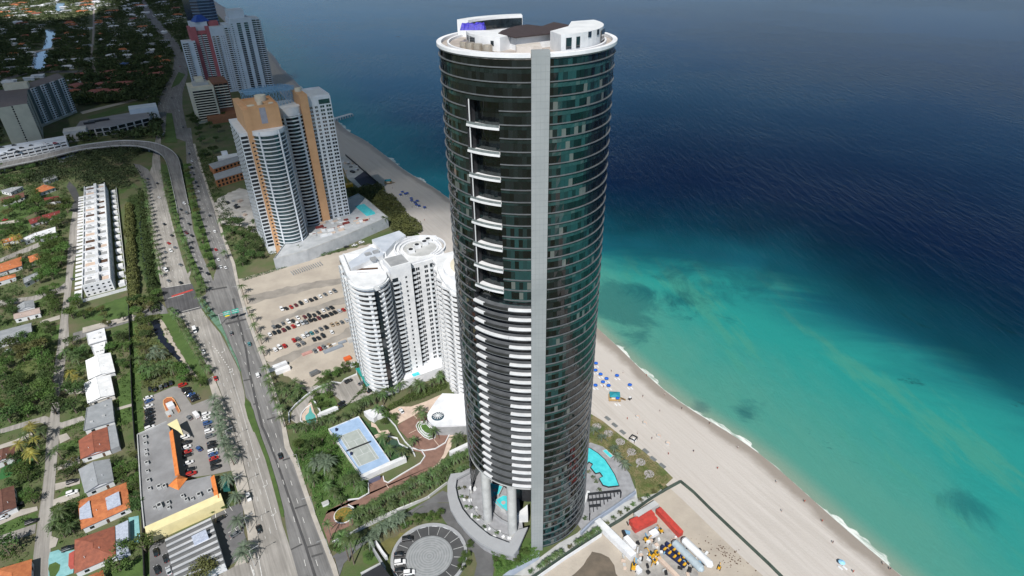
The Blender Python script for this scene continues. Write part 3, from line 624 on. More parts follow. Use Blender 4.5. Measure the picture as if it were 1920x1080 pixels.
BR = mat('balcony_rail_glass', (0.17, 0.20, 0.205), 0.25, (0.11, 0.13, 0.135), 1.0, spec=.6)
k = 0; z = TH - 1.4 - 3 * FH - 2 * FH
while z > ZU - 1:                                       # tall double bays with white balconies
    mb = MB(); n = 8
    P = [tp_(-41 + 24 * q / n, TR + .15) for q in range(n + 1)]
    mb.strip(P, 3.5, z, z + .28, 0); mb.strip(P, .3, z + .28, z + .62, 0); mb.strip([tp_(-40.8 + 23.6 * q / n, TR) for q in range(n + 1)], .08, z + .62, z + 1.35, 1)
    T.add('balcony', mb, [WHITE, BR])
    mb = MB(); mb.box(tp_(-38.5, TR - .2, z + .62), .22, .22, 2 * FH - .62, ta(-38)); T.add('balcony_post', mb, WHITE)
    z -= 2 * FH
nb = int((ZU - ZB) / FH)
for i in range(nb):                                     # stacked balconies: white ends, dark glass middle
    z = ZB + .3 + i * FH; mb = MB()
    for d0, d1, mi in ((-44, -34.2, 0), (-34, -14.2, 2), (-14, SL, 0)):
        n = 5; full = (i == nb - 4)
        P = [tp_(d0 + (d1 - d0) * q / n, TR + .1) for q in range(n + 1)]
        mb.strip(P, 2.0, z, z + .3, 3)
        if mi == 0 or full: mb.strip(P, .9, z + .3, z + .95, 0)
        else: mb.strip(P, .12, z + .3, z + 1.2, 2)
    T.add('balcony', mb, [WHITE, BR, mat('smoked_rail', (0.028, 0.03, 0.033), .3, spec=.6), RING])
# void over the pool deck: soffit, columns, inner wall
mb = MB(); P = [tp_(-86 + 88 * q / 22, TR - .1) for q in range(23)] + [tp_(2, 5), tp_(-86, 5)]
mb.prism(P, ZB - .6, ZB, 0); T.part('soffit', mb, LGREY)
mb = MB(); mb.prism([tp_(a, 7) for a in range(-60, 40, 10)] + [tp_(60, 20), tp_(110, 20), tp_(200, 7)], 7.2, ZB - .6); T.part('core_wall', mb, DARK)
for d, rr_ in ((-48, TR - 2.2), (-16.5, TR - 2.2)):
    mb = MB(); mb.cyl(tp_(d, rr_, 0), 1.9, ZB - .6, 20); T.part('column', mb, LGREY, True)
# pale strip
STRIPM = mat('strip_panel', (0.27, 0.292, 0.302), .5, (0.225, 0.247, 0.257), .08, 7)
mb = MB(); a, b_ = Vector(tp_(SL, TR + 1.0)), Vector(tp_(SR, TR + 1.0)); t = (b_ - a).normalized(); n = Vector((t.y, -t.x))
mb.prism([a, b_, Vector(tp_(SR, TR - 1)), Vector(tp_(SL, TR - 1))], 0, TH + .6); st_ = T.part('elevator_strip', mb, STRIPM)
mb = MB()
for i in range(NF * 2):
    z = 2 + i * FH / 2
    if z < TH: mb.add([(a.x + n.x * .02, a.y + n.y * .02, z), (b_.x + n.x * .02, b_.y + n.y * .02, z), (b_.x + n.x * .02, b_.y + n.y * .02, z + .07), (a.x + n.x * .02, a.y + n.y * .02, z + .07)], [(0, 1, 2, 3)])
for f in (.25, .5, .75):
    p = a.lerp(b_, f) + n * .025; q = p + t * .07
    mb.add([(p.x, p.y, 1), (q.x, q.y, 1), (q.x, q.y, TH), (p.x, p.y, TH)], [(0, 1, 2, 3)])
mb.build('panel_joint', mat('joint_grey', (0.235, 0.257, 0.267), .6), st_)
# roof
mb = MB(); mb.prism([tp_(a) for a in range(0, 360, 6)], TH - 1.6, TH - 1.2); T.part('roof_deck', mb, mat('roof_deck', (0.40, 0.36, 0.33), .9, (0.28, 0.25, 0.23), .3, 8))
for d0, d1 in ((13.2, 112), (-148, 2.3)):
    mb = MB(); P = [tp_(d0 + (d1 - d0) * q / 40, TR + .35) for q in range(41)]; mb.strip(P, 1.3, TH - 1.15, TH - .35, 0)
    T.part('parapet', mb, WHITER); mb = MB()
    P = [tp_(d0 + (d1 - d0) * q / 40, TR - 2.6) for q in range(41)]; mb.strip(P, .5, TH - 1.4, TH - .5, 0); T.part('gutter_wall', mb, WHITER)
def polyR(pts): return [tp_(d, r) for d, r in pts]
def pxr(z, *p): return [tuple(G(780 + p[i] / 4.571, p[i + 1] / 4.571, z)[:2]) for i in range(0, len(p), 2)]
mb = MB(); Z1 = TH + 3.0
P = [tp_(d, TR - 3.6) for d in range(24, 118, 6)] + [tp_(114, 14), tp_(70, 12), tp_(26, 14)]; mb.prism(P, TH - 1.2, TH + 3.2); T.part('penthouse', mb, WHITE)
mb = MB(); P = [tp_(d, TR - 8) for d in range(-84, -20, 6)] + [tp_(-14, 9), tp_(-70, 6)]; mb.prism(P, TH - 1.2, TH + 2.2); T.part('penthouse', mb, WHITE)
mb = MB()
mb.strip([tp_(d, TR - 1.2) for d in range(-176, -118, 4)], 4.0, TH - 1.2, TH + 3.4); T.part('penthouse', mb, WHITE)
mb = MB(); P = [tp_(d, TR - 5.3) for d in range(-176, -120, 4)]; mb.strip(P, .1, TH + .1, TH + 2.7); T.part('penthouse_window', mb, GLASS)
blob = pxr(TH + 2.3, 705,285, 850,320, 1030,300, 1210,280, 1230,245, 1420,235, 1240,200, 1180,190, 1080,225, 950,210, 850,225, 740,260)
mb = MB(); mb.prism(blob, TH + 2.05, TH + 2.35, 0, None, True); T.part('membrane_roof', mb, mat('dark_membrane', (0.045, 0.032, 0.034), .9, (0.028, 0.02, 0.022), .8, 6))
blobw = [(CX + (x - CX) * .9, CY + (y - CY) * .9) for x, y in blob]; mb = MB(); mb.prism(blobw, TH - 1.2, TH + 2.0); T.part('penthouse', mb, WHITE)
mb = MB(); P = pxr(TH + .3, 840,335, 1035,320, 1080,400, 860,400); mb.prism(P, TH - 1.2, TH + .3); T.part('deck_slab', mb, mat('roof_deck2', (0.5, 0.47, 0.44), .9, (0.4, 0.37, 0.34), .4, 8))
for d, r_, w_, h_, z_ in ((30, TR - 3.55, 1.6, 2.6, TH - .2), (38, TR - 3.55, 1.2, 2.6, TH - .2), (50, TR - 3.55, 1.3, 1.3, TH + 1.8), (62, TR - 3.55, 1.3, 1.3, TH + 1.8), (76, TR - 3.55, 6, 2.9, TH - .4), (-32, TR - 8.1, 1.0, 1.3, TH), (-60, TR - 8.05, 3, 1.8, TH - .3), (-72, TR - 8.05, 2, 1.8, TH - .3)):
    mb = MB(); mb.box(tp_(d, r_, z_), .2, w_, h_, ta(d)); T.part('penthouse_window', mb, GLASS)
T.done(97)
def rtag(px, py, z): return G(780 + px / 4.571, py / 4.571, z)
for i, (px, py) in enumerate(((440,345),(495,350),(555,365),(610,378))):
    p = Vector(tp_(-58 + 9 * i, TR - 5.4, 0)); mb = MB(); mb.cyl((p.x, p.y, TH - 1.2), 1.3, 1.7, 18, 0); mb.cyl((p.x, p.y, TH + .5), 1.05, .25, 18, 0)
    tag(mb.build('cooling_tank', mat('tank_steel', (0.5, 0.45, 0.38), .35, metal=.6)), 'round steel cooling tank on the round tower roof, %s from the left' % ('first', 'second', 'third', 'fourth')[i], 'tank', 'cooling tanks on the tower roof')
p = rtag(490, 250, TH + 2.2); mb = MB(); r_ = random.Random(2)
nx_, ny_ = 14, 7; vs_ = [(p.x - 3.6 + 7.2 * i / (nx_ - 1), p.y - 2 + 4 * j / (ny_ - 1), TH + 2.2 + (0 if i in (0, nx_ - 1) or j in (0, ny_ - 1) else r_.uniform(.9, 1.7))) for j in range(ny_) for i in range(nx_)]
mb.add(vs_, [(j * nx_ + i, j * nx_ + i + 1, (j + 1) * nx_ + i + 1, (j + 1) * nx_ + i) for j in range(ny_ - 1) for i in range(nx_ - 1)])
tag(mb.build('tarp_bundle', mat('violet_tarp', (0.045, 0.035, 0.42), .6, (0.02, 0.015, 0.2), 2)), 'crumpled violet blue tarp bundle on the round tower roof', 'tarp')
z5_ = zf(640, 420, 7.7125)
def LL(s, t): return Vector((B2.x * s + A2.x * t, B2.y * s + A2.y * t))
def larc(cs, ct, r, a0, a1, n, ry=None):
    """plan arc in avenue coordinates; 180 = towards the avenue, 270 = towards the camera"""
    ry = ry or r
    return [LL(cs + r * math.cos(math.radians(a0 + (a1 - a0) * k / n)), ct + ry * math.sin(math.radians(a0 + (a1 - a0) * k / n))) for k in range(n + 1)]
# ---- white balcony tower, wing towards the avenue
H1 = 69.0; NW = 24; ft = 261.5
B = Bld('balcony_tower', tuple(LL(88, 275)), 'white condominium tower with stacked curved balconies beside the round glass tower', 'apartment tower', land='the white balcony tower')
lobe = larc(70, 262, 9.0, 165, 330, 12, 11)
front = [LL(78.2, 257.5), LL(78.2, ft), LL(113, ft + 1)]
foot = lobe + [LL(79, ft), LL(112, ft), LL(118, 285), LL(96, 296), LL(64, 292), LL(61, 268)]
mb = MB(); mb.prism([tuple(p) for p in foot], 0, H1); B.part('wall', mb, WHITE)
mb = MB(); mb.prism([tuple(p) for p in offs(lobe, .03)] + [tuple(LL(74, 262))], 4, H1 - 3); B.part('glass_wall', mb, GLASS)
for i in range(0, 13, 3):
    q = offs(lobe, .25)[i]; mb = MB(); mb.box((q.x, q.y, 0), 1.4, .8, H1 - 5, 0); B.add('pier', mb, WHITE)
slabs(B, lobe[:8], 4, H1 - 1, NW - 1, 1.8, 'balcony', WHITE, RAIL, rh=.75); slabs(B, lobe[8:], 4, H1 - 1, NW - 1, 1.3, 'balcony', WHITE, RAIL, rh=.75)
cw = [LL(80, ft - 3.4), LL(91.5, ft - 3.4)]; mb = MB(); mb.prism([tuple(p) for p in (LL(80.5, ft - 3.2), LL(91.5, ft - 3.2), LL(91.5, ft + 8), LL(80.5, ft + 8))], 0, H1 + 3.4); B.part('wall', mb, WHITE)
facade(B, LL(80.6, ft - 3.25), LL(91.4, ft - 3.25), 5, H1 - 3, NW - 2, [(3.4, 'b'), (3, 'w'), (2.2, 's'), (2.2, 'w')], rail=RAIL)
facade(B, LL(91.5, ft), LL(112, ft), 5, H1 - 2, NW - 2, [(3.2, 'b'), (2.4, 'p'), (2.2, 'w'), (2.3, 'p'), (.8, 'w'), (3.6, 'b'), (1.2, 'w'), (3.2, 'p'), (1, 'w')], rail=RAIL)
facade(B, LL(61, 268), LL(61.2, 264.9), 5, H1 - 2, NW - 2, [(1, 'g')]); facade(B, LL(63.8, 291.5), LL(61.1, 268.5), 5, H1 - 2, NW - 2, [(1, 'g'), (2, 'b'), (1, 'w'), (1, 'g'), (2, 'b')], rail=RAIL)
mb = MB()
P = [tuple(p) for p in (LL(63, 270), LL(78, 263), LL(80, 280), LL(66, 291))]; mb.strip(P, .4, H1, H1 + 1.2, 0, True)
mb.strip([tuple(LL(92, ft + .3)), tuple(LL(112, ft + .3)), tuple(LL(117.5, 284.5)), tuple(LL(96, 295.5)), tuple(LL(81, 293))], .4, H1, H1 + 1.1); B.part('parapet', mb, WHITER)
c_ = LL(104, 276)
for r0, h in ((14, 1.5), (11.8, 1.0), (9.8, .7)):
    mb = MB(); mb.strip([(c_.x + r0 * math.cos(a * PI / 24), c_.y + r0 * math.sin(a * PI / 24)) for a in range(-6, 31)], .8, H1, H1 + h); B.part('roof_ring', mb, WHITER)
mb = MB(); mb.prism([tuple(p) for p in larc(104, 276, 9, 0, 360, 24)[:-1]], H1, H1 + .25); B.part('roof_deck', mb, LGREY)
for i, (s_, t_) in enumerate(((98, 274), (103, 277.5), (108, 279), (111, 281))):
    q = LL(s_, t_); mb = MB(); mb.box((q.x, q.y, H1 + .25), 3.4, 3.0, 1.9, GA, 0); mb.cyl((q.x, q.y, H1 + 2.15), 1.2, .25, 16, 1); B.part('roof_fan', mb, [WHITE, DARK])
mb = MB(); mb.prism([tuple(LL(*q)) for q in ((66, 268.5), (76, 264), (77, 268), (67, 273))], H1, H1 + .15); B.part('terrace', mb, BROWN)
mb = MB(); mb.prism([tuple(LL(*q)) for q in ((81.3, ft - 2.4), (90.8, ft - 2.4), (90.8, ft + 7.4), (81.3, ft + 7.4))], H1 + 3.41, H1 + 3.5); B.part('roof_deck', mb, GREY)
RG = mat('roof_bluegrey', (0.46, 0.50, 0.56), .8, (0.36, 0.40, 0.46), .15)
for q_, zz_ in ((z5_(135,640, 600,450, 640,400, 430,330, 100,560), 2.6), (z5_(440,225, 835,95, 930,160, 780,250, 640,400, 600,400), 3.2)):
    P = [tuple(p[:2]) for p in W(q_, H1 + zz_)]; mb = MB(); mb.prism(P, H1 - .5, H1 + zz_, 0, 1); B.part('roof_house', mb, [WHITE, RG])
for px_, py_ in ((690, 478), (705, 474), (700, 487)): q = G(px_, py_, H1 + 2.6); mb = MB(); mb.box((q.x, q.y, H1 + 2.6), 3, 2, 1.2, GA); B.part('roof_unit', mb, GREY)
B.done()
# ---- second wing with wavy balconies, nearer the round tower
B = Bld('wavy_balcony_tower', tuple(LL(115, 236)), 'white condominium tower with wavy balconies, half hidden behind the round glass tower', 'apartment tower', land='the wavy white balcony tower')
P2 = smooth([LL(*q) for q in ((107, 262), (103.5, 254), (101, 247), (99.5, 240), (98.6, 233), (98.8, 226), (101, 219.5), (106, 214.5), (113, 212), (121, 213), (128, 217))], 1)
P2 = resample(P2, 41)
mb = MB(); mb.prism([tuple(p) for p in P2] + [tuple(LL(136, 232)), tuple(LL(134, 262))], 0, H1 + 1, 0); B.part('wall', mb, [WHITE])
mb = MB(); mb.strip([tuple(p) for p in offs(P2, .08)], .05, 4, H1 - 2); B.part('glass_wall', mb, GLASS)
mb = MB()
for k in range(0, 41, 5): q = offs(P2, .3)[k]; mb.box((q.x, q.y, 0), .8, .8, H1, 0)
B.part('pier', mb, WHITE)
def wave(P, dp, i):
    return [q for q in [offs(P, dp + .75 * math.sin(k * 1.26))[k] for k in range(len(P))]]
slabs(B, P2, 4, H1 - 1, NW - 1, 1.5, 'balcony', WHITE, WHITE, wave=wave)
c_ = LL(119, 238); mb = MB(); mb.cyl((c_.x, c_.y, H1 + 1), 17, 2.6, 40); B.part('roof_drum', mb, WHITER); mb = MB(); mb.cyl((c_.x, c_.y, H1 + 3.6), 13.5, .5, 40); B.part('roof_deck', mb, CREAM)
for s_, t_ in ((108, 236), (113, 229)):
    q = LL(s_, t_); mb = MB(); mb.cyl((q.x, q.y, H1 + 4.1), 2.4, 1.8, 20, 0); mb.cyl((q.x, q.y, H1 + 5.9), 1.6, .2, 20, 1); B.part('roof_fan', mb, [WHITE, DARK])
B.done()
B = Bld('entrance_hall', tuple(G(840, 775)), 'low white curved entrance hall with a round skylight beside the brown drive', 'entrance hall', land='the white entrance hall')
P = [tuple(p[:2]) for p in W(zt(1390,-10, 1330,60, 1270,150, 1250,180, 1255,215, 1275,250, 1310,278, 1380,282, 1610,272, 1650,200, 1650,0), 7)]
mb = MB(); mb.prism(P, 6.2, 7.2, 0, None, True); B.part('roof', mb, WHITER)
mb = MB(); mb.prism([(q[0] * .93 + P[9][0] * .07, q[1] * .93 + P[9][1] * .07) for q in P], 0, 6.2); B.part('wall', mb, GREY)
q = G(821, 780.5, 7.2); mb = MB(); mb.cyl((q.x, q.y, 7.2), 3.2, .5, 24, 0, None, 2.6)
for k in range(12): mb.box((q.x + 1.6 * math.cos(k * PI / 6), q.y + 1.6 * math.sin(k * PI / 6), 7.6), 2.0, .32, .2, k * PI / 6, 1)
mb.cyl((q.x, q.y, 7.7), .8, .25, 12, 1); B.part('skylight', mb, [BGLASS, WHITE]); B.done()
B = Bld('tower_podium', tuple(LL(95, 262)), 'white terrace block with planters at the foot of the white balcony tower', 'podium')
P = [tuple(p[:2]) for p in W(z6(1230,700, 1255,760, 1500,680, 1750,590, 1750,490, 1400,600), 5)]
mb = MB(); mb.prism(P, 0, 5); B.part('wall', mb, WHITER); mb = MB(); mb.strip(P, .3, 5, 5.9, 0, True); B.part('parapet', mb, WHITE)
q = G(780, 702, 5); mb = MB(); mb.box((q.x, q.y, 5), 4, 3, .08, GA); B.part('pool', mb, POOLT); B.done()
for i, q in enumerate((z6(1065,605, 1130,590, 1170,640, 1105,665), z6(1108,668, 1180,645, 1228,705, 1150,740))):
    P = [tuple(p[:2]) for p in W(q, 4.2)]; mb = MB(); mb.prism(P, 4.1, 4.4, 0, None, True); B = Bld('awning', P[0], ('farther', 'nearer')[i] + ' teal canopy roof over the drop-off of the white balcony tower', 'canopy', group='teal canopies')
    B.part('canvas', mb, TEAL)
    for x, y in P: mb = MB(); cx, cy = sum(a[0] for a in P) / 4, sum(a[1] for a in P) / 4; mb.tube((x * .9 + cx * .1, y * .9 + cy * .1, 0), (x * .9 + cx * .1, y * .9 + cy * .1, 4.1), .15); B.part('post', mb, WHITE)
# ---- tan tower
B = Bld('tan_tower', tuple(LL(85, 480)), 'tall tan and white condominium tower with curved glass bays left of the round tower', 'apartment tower', land='the tan and white tower')
def lbox(s0, s1, t0, t1, z0, z1, m_, name='wall'):
    mb = MB(); mb.prism([tuple(LL(s0, t0)), tuple(LL(s1, t0)), tuple(LL(s1, t1)), tuple(LL(s0, t1))], z0, z1); return B.part(name, mb, m_)
SHP = mat('shade_white', (0.60, 0.64, 0.68), .7, (0.52, 0.56, 0.60), .2)
lbox(48, 54, 460, 506, 0, 96, SHP); lbox(53.5, 58, 457.8, 500, 0, 112, TAN); lbox(57, 78, 458, 486, 0, 112.5, TAN)
lbox(76, 99, 482, 508, 0, 104, SHP); lbox(97, 103, 476, 504, 0, 113, TAN); lbox(103, 121, 480, 510, 0, 109, SHP); lbox(78, 80.2, 478, 490, 0, 106, TAN)
facade(B, LL(48, 506), LL(48, 460), 6, 94, 30, [(1, 'g'), (.6, 'w')] * 5); facade(B, LL(48, 460), LL(53.5, 460), 6, 94, 30, [(1, 'g')])
facade(B, LL(53.6, 457.8), LL(57, 457.8), 6, 90, 28, [(1, 's')])
bul = larc(67.5, 462, 11.2, 190, 350, 16, 12)
mb = MB(); mb.prism([tuple(p) for p in bul], 0, 94); B.part('glass_wall', mb, mat('green_glass', (0.045, 0.085, 0.095), .12, (0.02, 0.045, 0.055), .3, spec=.9))
mb = MB(); mb.prism([tuple(p) for p in offs(bul, .5)], 94, 97.2); B.part('roof', mb, WHITER)
slabs(B, bul, 4, 94, 31, .7, 'floor_band', SHP, SHP, rh=.35, th_=.45)
for k in (0, 4, 11, 16): q = offs(bul, .5)[k]; mb = MB(); mb.box((q.x, q.y, 0), 1.1, 1.1, 97, 0); B.part('pier', mb, SHP)
bul = larc(88.8, 486, 9.6, 185, 355, 16, 11)
mb = MB(); mb.prism([tuple(p) for p in bul], 0, 100); B.part('glass_wall', mb, GLASS)
mb = MB(); mb.prism([tuple(p) for p in offs(bul, .6)], 99, 105); B.part('roof', mb, WHITER)
slabs(B, bul, 4, 98, 33, 1.5, 'balcony', SHP, RAIL, rh=.7, th_=.3)
for k in (5, 11): q = offs(bul, .5)[k]; mb = MB(); mb.box((q.x, q.y, 0), 1.6, 1.0, 100, GA); B.part('pier', mb, SHP)
facade(B, LL(103.1, 480), LL(120.8, 480), 6, 103, 33, [(.5, 'w'), (2, 'p'), (1, 'w'), (2, 'p'), (1, 'w'), (3, 'p'), (.6, 'w'), (3.4, 'p')])
facade(B, LL(121, 480), LL(121, 510), 6, 103, 33, [(1, 'w'), (2, 'b'), (1, 'g'), (1, 'w')])
side_box(mb := MB(), Vector((*LL(111.5, 480), 0)), Vector((B2.x, B2.y, 0)), Vector((-A2.x, -A2.y, 0)), 0, 8.5, -.1, .1, 103.5, 107); B.part('roof_window', mb, GLASS)
side_box(mb := MB(), Vector((*LL(64.5, 458), 0)), Vector((B2.x, B2.y, 0)), Vector((-A2.x, -A2.y, 0)), 0, 4.2, -.1, .12, 101, 112); B.part('louvre_panel', mb, mat('lilac_grey', (0.33, 0.33, 0.38), .7))
mb = MB(); mb.strip([tuple(LL(*q)) for q in ((103.3, 480.4), (120.7, 480.4), (120.7, 509.6), (103.3, 509.6))], .5, 109, 110.4, 0, True); B.part('parapet', mb, WHITER)
mb = MB(); mb.strip([tuple(LL(*q)) for q in ((57.3, 458.4), (77.7, 458.4), (77.7, 485.6), (57.3, 485.6))], .5, 112.5, 113.8, 0, True); B.part('parapet', mb, TAN)
for s_, t_, a, h in ((60, 461, 5, 1.6), (67, 466, 4, 2.4), (74, 462, 3.5, 1.4), (70, 478, 8, 4), (100, 490, 5, 3)):
    q = LL(s_, t_); mb = MB(); mb.cyl((q.x, q.y, 112.4), a / 2, h, 16); B.part('roof_tank', mb, CREAM)
bs = mat('blue_steel', (0.20, 0.38, 0.55), .4, (0.14, 0.28, 0.42), .5)   # crown truss
tr_ = MB(); top = [LL(60, 500), LL(75, 512), LL(92, 510), LL(99, 498), LL(80, 488)]
for za, zb_ in ((104, 110), (110, 116)):
    for i in range(5):
        a, b_ = top[i], top[(i + 1) % 5]
        for k in range(7):
            p, q = a.lerp(b_, k / 7), a.lerp(b_, (k + 1) / 7); tr_.tube((p.x, p.y, za), (q.x, q.y, zb_), .14, n=4); tr_.tube((p.x, p.y, zb_), (q.x, q.y, za), .14, n=4); tr_.tube((p.x, p.y, za), (p.x, p.y, zb_), .16, n=4); tr_.tube((p.x, p.y, zb_), (q.x, q.y, zb_), .16, n=4)
for k in range(16):
    a = LL(60 + k * 2.5, 508); c_ = LL(66 + k * 2.0, 490); tr_.tube((a.x, a.y, 116), (c_.x, c_.y, 114), .14, n=4)
    a = LL(62, 490 + k * 1.4); c_ = LL(97, 490 + k * 1.3); tr_.tube((a.x, a.y, 115), (c_.x, c_.y, 115), .13, n=4)
B.part('crown_truss', tr_, bs); B.done()
B = Bld('pool_terrace', tuple(G(640, 430, 9)), 'white raised terrace with a turquoise pool at the foot of the tan tower', 'podium', land='the tan tower terrace')
P = [tuple(p[:2]) for p in W([(513,487),(575,470),(650,441),(727,408),(716,399),(692,378),(672,364),(655,372),(600,400),(540,450)], 9)]
mb = MB(); mb.prism(P, 0, 9); B.part('wall', mb, mat('terrace_wall', (0.42, 0.44, 0.46), .8, (0.33, 0.35, 0.37), .2)); mb = MB(); mb.strip(P, .3, 9, 9.8, 0, True); B.part('parapet', mb, LGREY)
P = [tuple(p[:2]) for p in W(z4(1060,465, 1130,448, 1170,480, 1210,510, 1215,525, 1150,540), 9.1)]; mb = MB(); mb.prism(P, 9.0, 9.1); B.part('pool', mb, POOLT)
rr_ = random.Random(4)
for i in range(70):
    px, py = rr_.uniform(585, 690), rr_.uniform(408, 445)
    if py > 470 - (px - 575) * .42 - 8: continue
    q = G(px, py, 9); mb = MB(); mb.box((q.x, q.y, 9), rr_.uniform(2, 6), rr_.uniform(1, 2.5), rr_.uniform(.5, 1.6), GA); B.part('planter', mb, [WHITE, BEIGE, LGREY, DRED][i % 4])
B.done()
# ---- pink and white group, far along the beach
B = Bld('pink_tower', tuple(LL(98, 1100)), 'pink and white condominium tower with a blue tiled crown', 'apartment tower', land='the pink and white tower')
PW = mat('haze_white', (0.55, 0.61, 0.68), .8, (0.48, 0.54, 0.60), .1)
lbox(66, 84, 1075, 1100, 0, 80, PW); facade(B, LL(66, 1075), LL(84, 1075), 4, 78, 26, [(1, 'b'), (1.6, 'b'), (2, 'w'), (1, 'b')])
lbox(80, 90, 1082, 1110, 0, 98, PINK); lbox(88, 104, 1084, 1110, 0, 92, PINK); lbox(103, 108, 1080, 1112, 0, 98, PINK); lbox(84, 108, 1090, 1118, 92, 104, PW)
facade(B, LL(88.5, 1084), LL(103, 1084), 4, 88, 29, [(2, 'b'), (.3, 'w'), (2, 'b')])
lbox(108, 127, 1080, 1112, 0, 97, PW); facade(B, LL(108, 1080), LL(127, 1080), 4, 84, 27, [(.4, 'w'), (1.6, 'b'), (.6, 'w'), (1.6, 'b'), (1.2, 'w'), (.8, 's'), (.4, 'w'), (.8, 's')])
for q, z in (((100, 1100), 104),):
    p = LL(*q); mb = MB(); mb.cyl((p.x, p.y, z), 15, 9, 4, 0, None, 5); B.part('crown_roof', mb, mat('blue_tile', (0.02, 0.07, 0.33), .5, (0.015, 0.05, 0.22), .3))
lbox(110, 124, 1092, 1108, 97, 103, PINK); B.done()
B = Bld('white_slab_tower', tuple(LL(155, 1075)), 'tall white condominium slab with side balconies between the pink tower and the sea', 'apartment tower', land='the tall white slab tower')
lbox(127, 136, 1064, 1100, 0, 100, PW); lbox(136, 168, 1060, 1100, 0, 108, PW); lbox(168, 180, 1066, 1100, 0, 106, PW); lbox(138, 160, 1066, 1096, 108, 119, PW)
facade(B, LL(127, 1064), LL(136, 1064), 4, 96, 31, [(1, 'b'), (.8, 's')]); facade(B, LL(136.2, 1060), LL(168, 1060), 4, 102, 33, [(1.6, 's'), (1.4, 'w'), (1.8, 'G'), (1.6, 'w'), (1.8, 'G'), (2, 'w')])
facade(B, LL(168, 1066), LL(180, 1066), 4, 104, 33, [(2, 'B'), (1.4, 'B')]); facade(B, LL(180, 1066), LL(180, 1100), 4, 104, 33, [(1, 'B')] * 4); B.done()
B = Bld('cream_hotel', tuple(LL(72, 925)), 'cream balconied hotel block with a brown wing below the pink tower', 'hotel', land='the cream hotel')
lbox(49, 78, 905, 945, 0, 46, CREAM); facade(B, LL(50, 905), LL(77, 905), 4, 42, 12, [(1, 'B')], rail=CREAM, slab=CREAM); facade(B, LL(49, 945), LL(49, 905), 4, 44, 12, [(1, 'w')] * 4)
lbox(78, 98, 918, 960, 0, 47, mat('brown_stucco', (0.22, 0.10, 0.06), .85)); facade(B, LL(80, 918), LL(97, 918), 14, 45, 9, [(1, 'b')] * 3, rail=CREAM); lbox(55, 74, 915, 935, 46, 49, LGREY); lbox(60, 70, 925, 945, 49, 53, CREAM)
lbox(60, 110, 893, 918, 0, 9, mat('brown_base', (0.27, 0.12, 0.06), .85)); B.done()
B = Bld('blue_glass_tower', tuple(G(384, 15, 90)[:2]) + (0,), 'dark blue banded glass tower cut off by the top of the photo', 'apartment tower', land='the dark blue tower')
q0, q1 = G(363, 32, 95), G(407, 28, 95); t_ = (q1 - q0).normalized(); n_ = Vector((t_.y, -t_.x, 0)); c0, c1 = q0 - n_ * 0, q1 - n_ * 0
P = [c0, c0.lerp(c1, .25) + n_ * 7, c0.lerp(c1, .75) + n_ * 7, c1, c1 - n_ * 45, c0 - n_ * 45]
mb = MB(); mb.prism([tuple(p[:2]) for p in P], 0, 150); B.part('glass_wall', mb, mat('navy_glass', (0.015, 0.03, 0.075), .15, spec=.8))
slabs(B, [Vector(p[:2]) for p in P[:4]], 5, 148, 30, 1.2, 'floor_band', mat('blue_band', (0.16, 0.24, 0.36), .5), BGLASS, rh=.0, th_=1.4); B.done()
# ---- grey slab apartment block, far left
B = Bld('apartment_slab', tuple(G(60, 230)[:2]), 'grey green slab apartment block with white window columns and a blank end wall, far left', 'apartment block', land='the grey green slab block')
hs = 48.5; P = [G(*q, hs) for q in ((-8, 203), (51, 194), (51, 168), (120, 145.5), (108, 137), (40, 160), (-12, 172))]
mb = MB(); mb.prism([tuple(p[:2]) for p in P], 0, hs, 0, 1); B.part('wall', mb, [mat('slab_wall', (0.42, 0.43, 0.37), .8, (0.36, 0.37, 0.32), .1), mat('slab_roof', (0.17, 0.145, 0.145), .9)])
mb = MB(); q0, q1 = P[1], P[2]; a, b_ = P[2], P[3]; t_ = (b_ - a).normalized(); n_ = Vector((t_.y, -t_.x, 0)); L_ = (b_ - a).length
side_box(mb, a, t_, n_, 0, L_, 0, .3, 4, hs); B.part('glass_wall', mb, mat('slab_green', (0.085, 0.125, 0.13), .5, (0.06, 0.09, 0.10), .2))
facade(B, (q0.x, q0.y), (q1.x, q1.y), 4, hs, 15, [(1, 'g'), (1, 'w')] * 2)
for k in range(4):
    u = L_ * (.06 + .255 * k); mb = MB(); side_box(mb, a, t_, n_, u, u + L_ * .13, .3, 1.8, 3, hs); B.part('window_column', mb, SHP)
    f0, f1 = a + t_ * u + n_ * 1.8, a + t_ * (u + L_ * .13) + n_ * 1.8; facade(B, (f0.x, f0.y), (f1.x, f1.y), 4, hs, 16, [(1, 'g'), (.6, 'w'), (1, 'g')])
f0, f1 = P[0], P[1]; facade(B, (f0.x, f0.y), (f1.x, f1.y), 4, hs, 16, [(8, 'w'), (1, 'g'), (8, 'w')])
c = G(33, 166, hs); mb = MB(); mb.box((c.x, c.y, hs), 26, 14, 7, 0.5); B.part('roof_house', mb, CREAM); B.done()
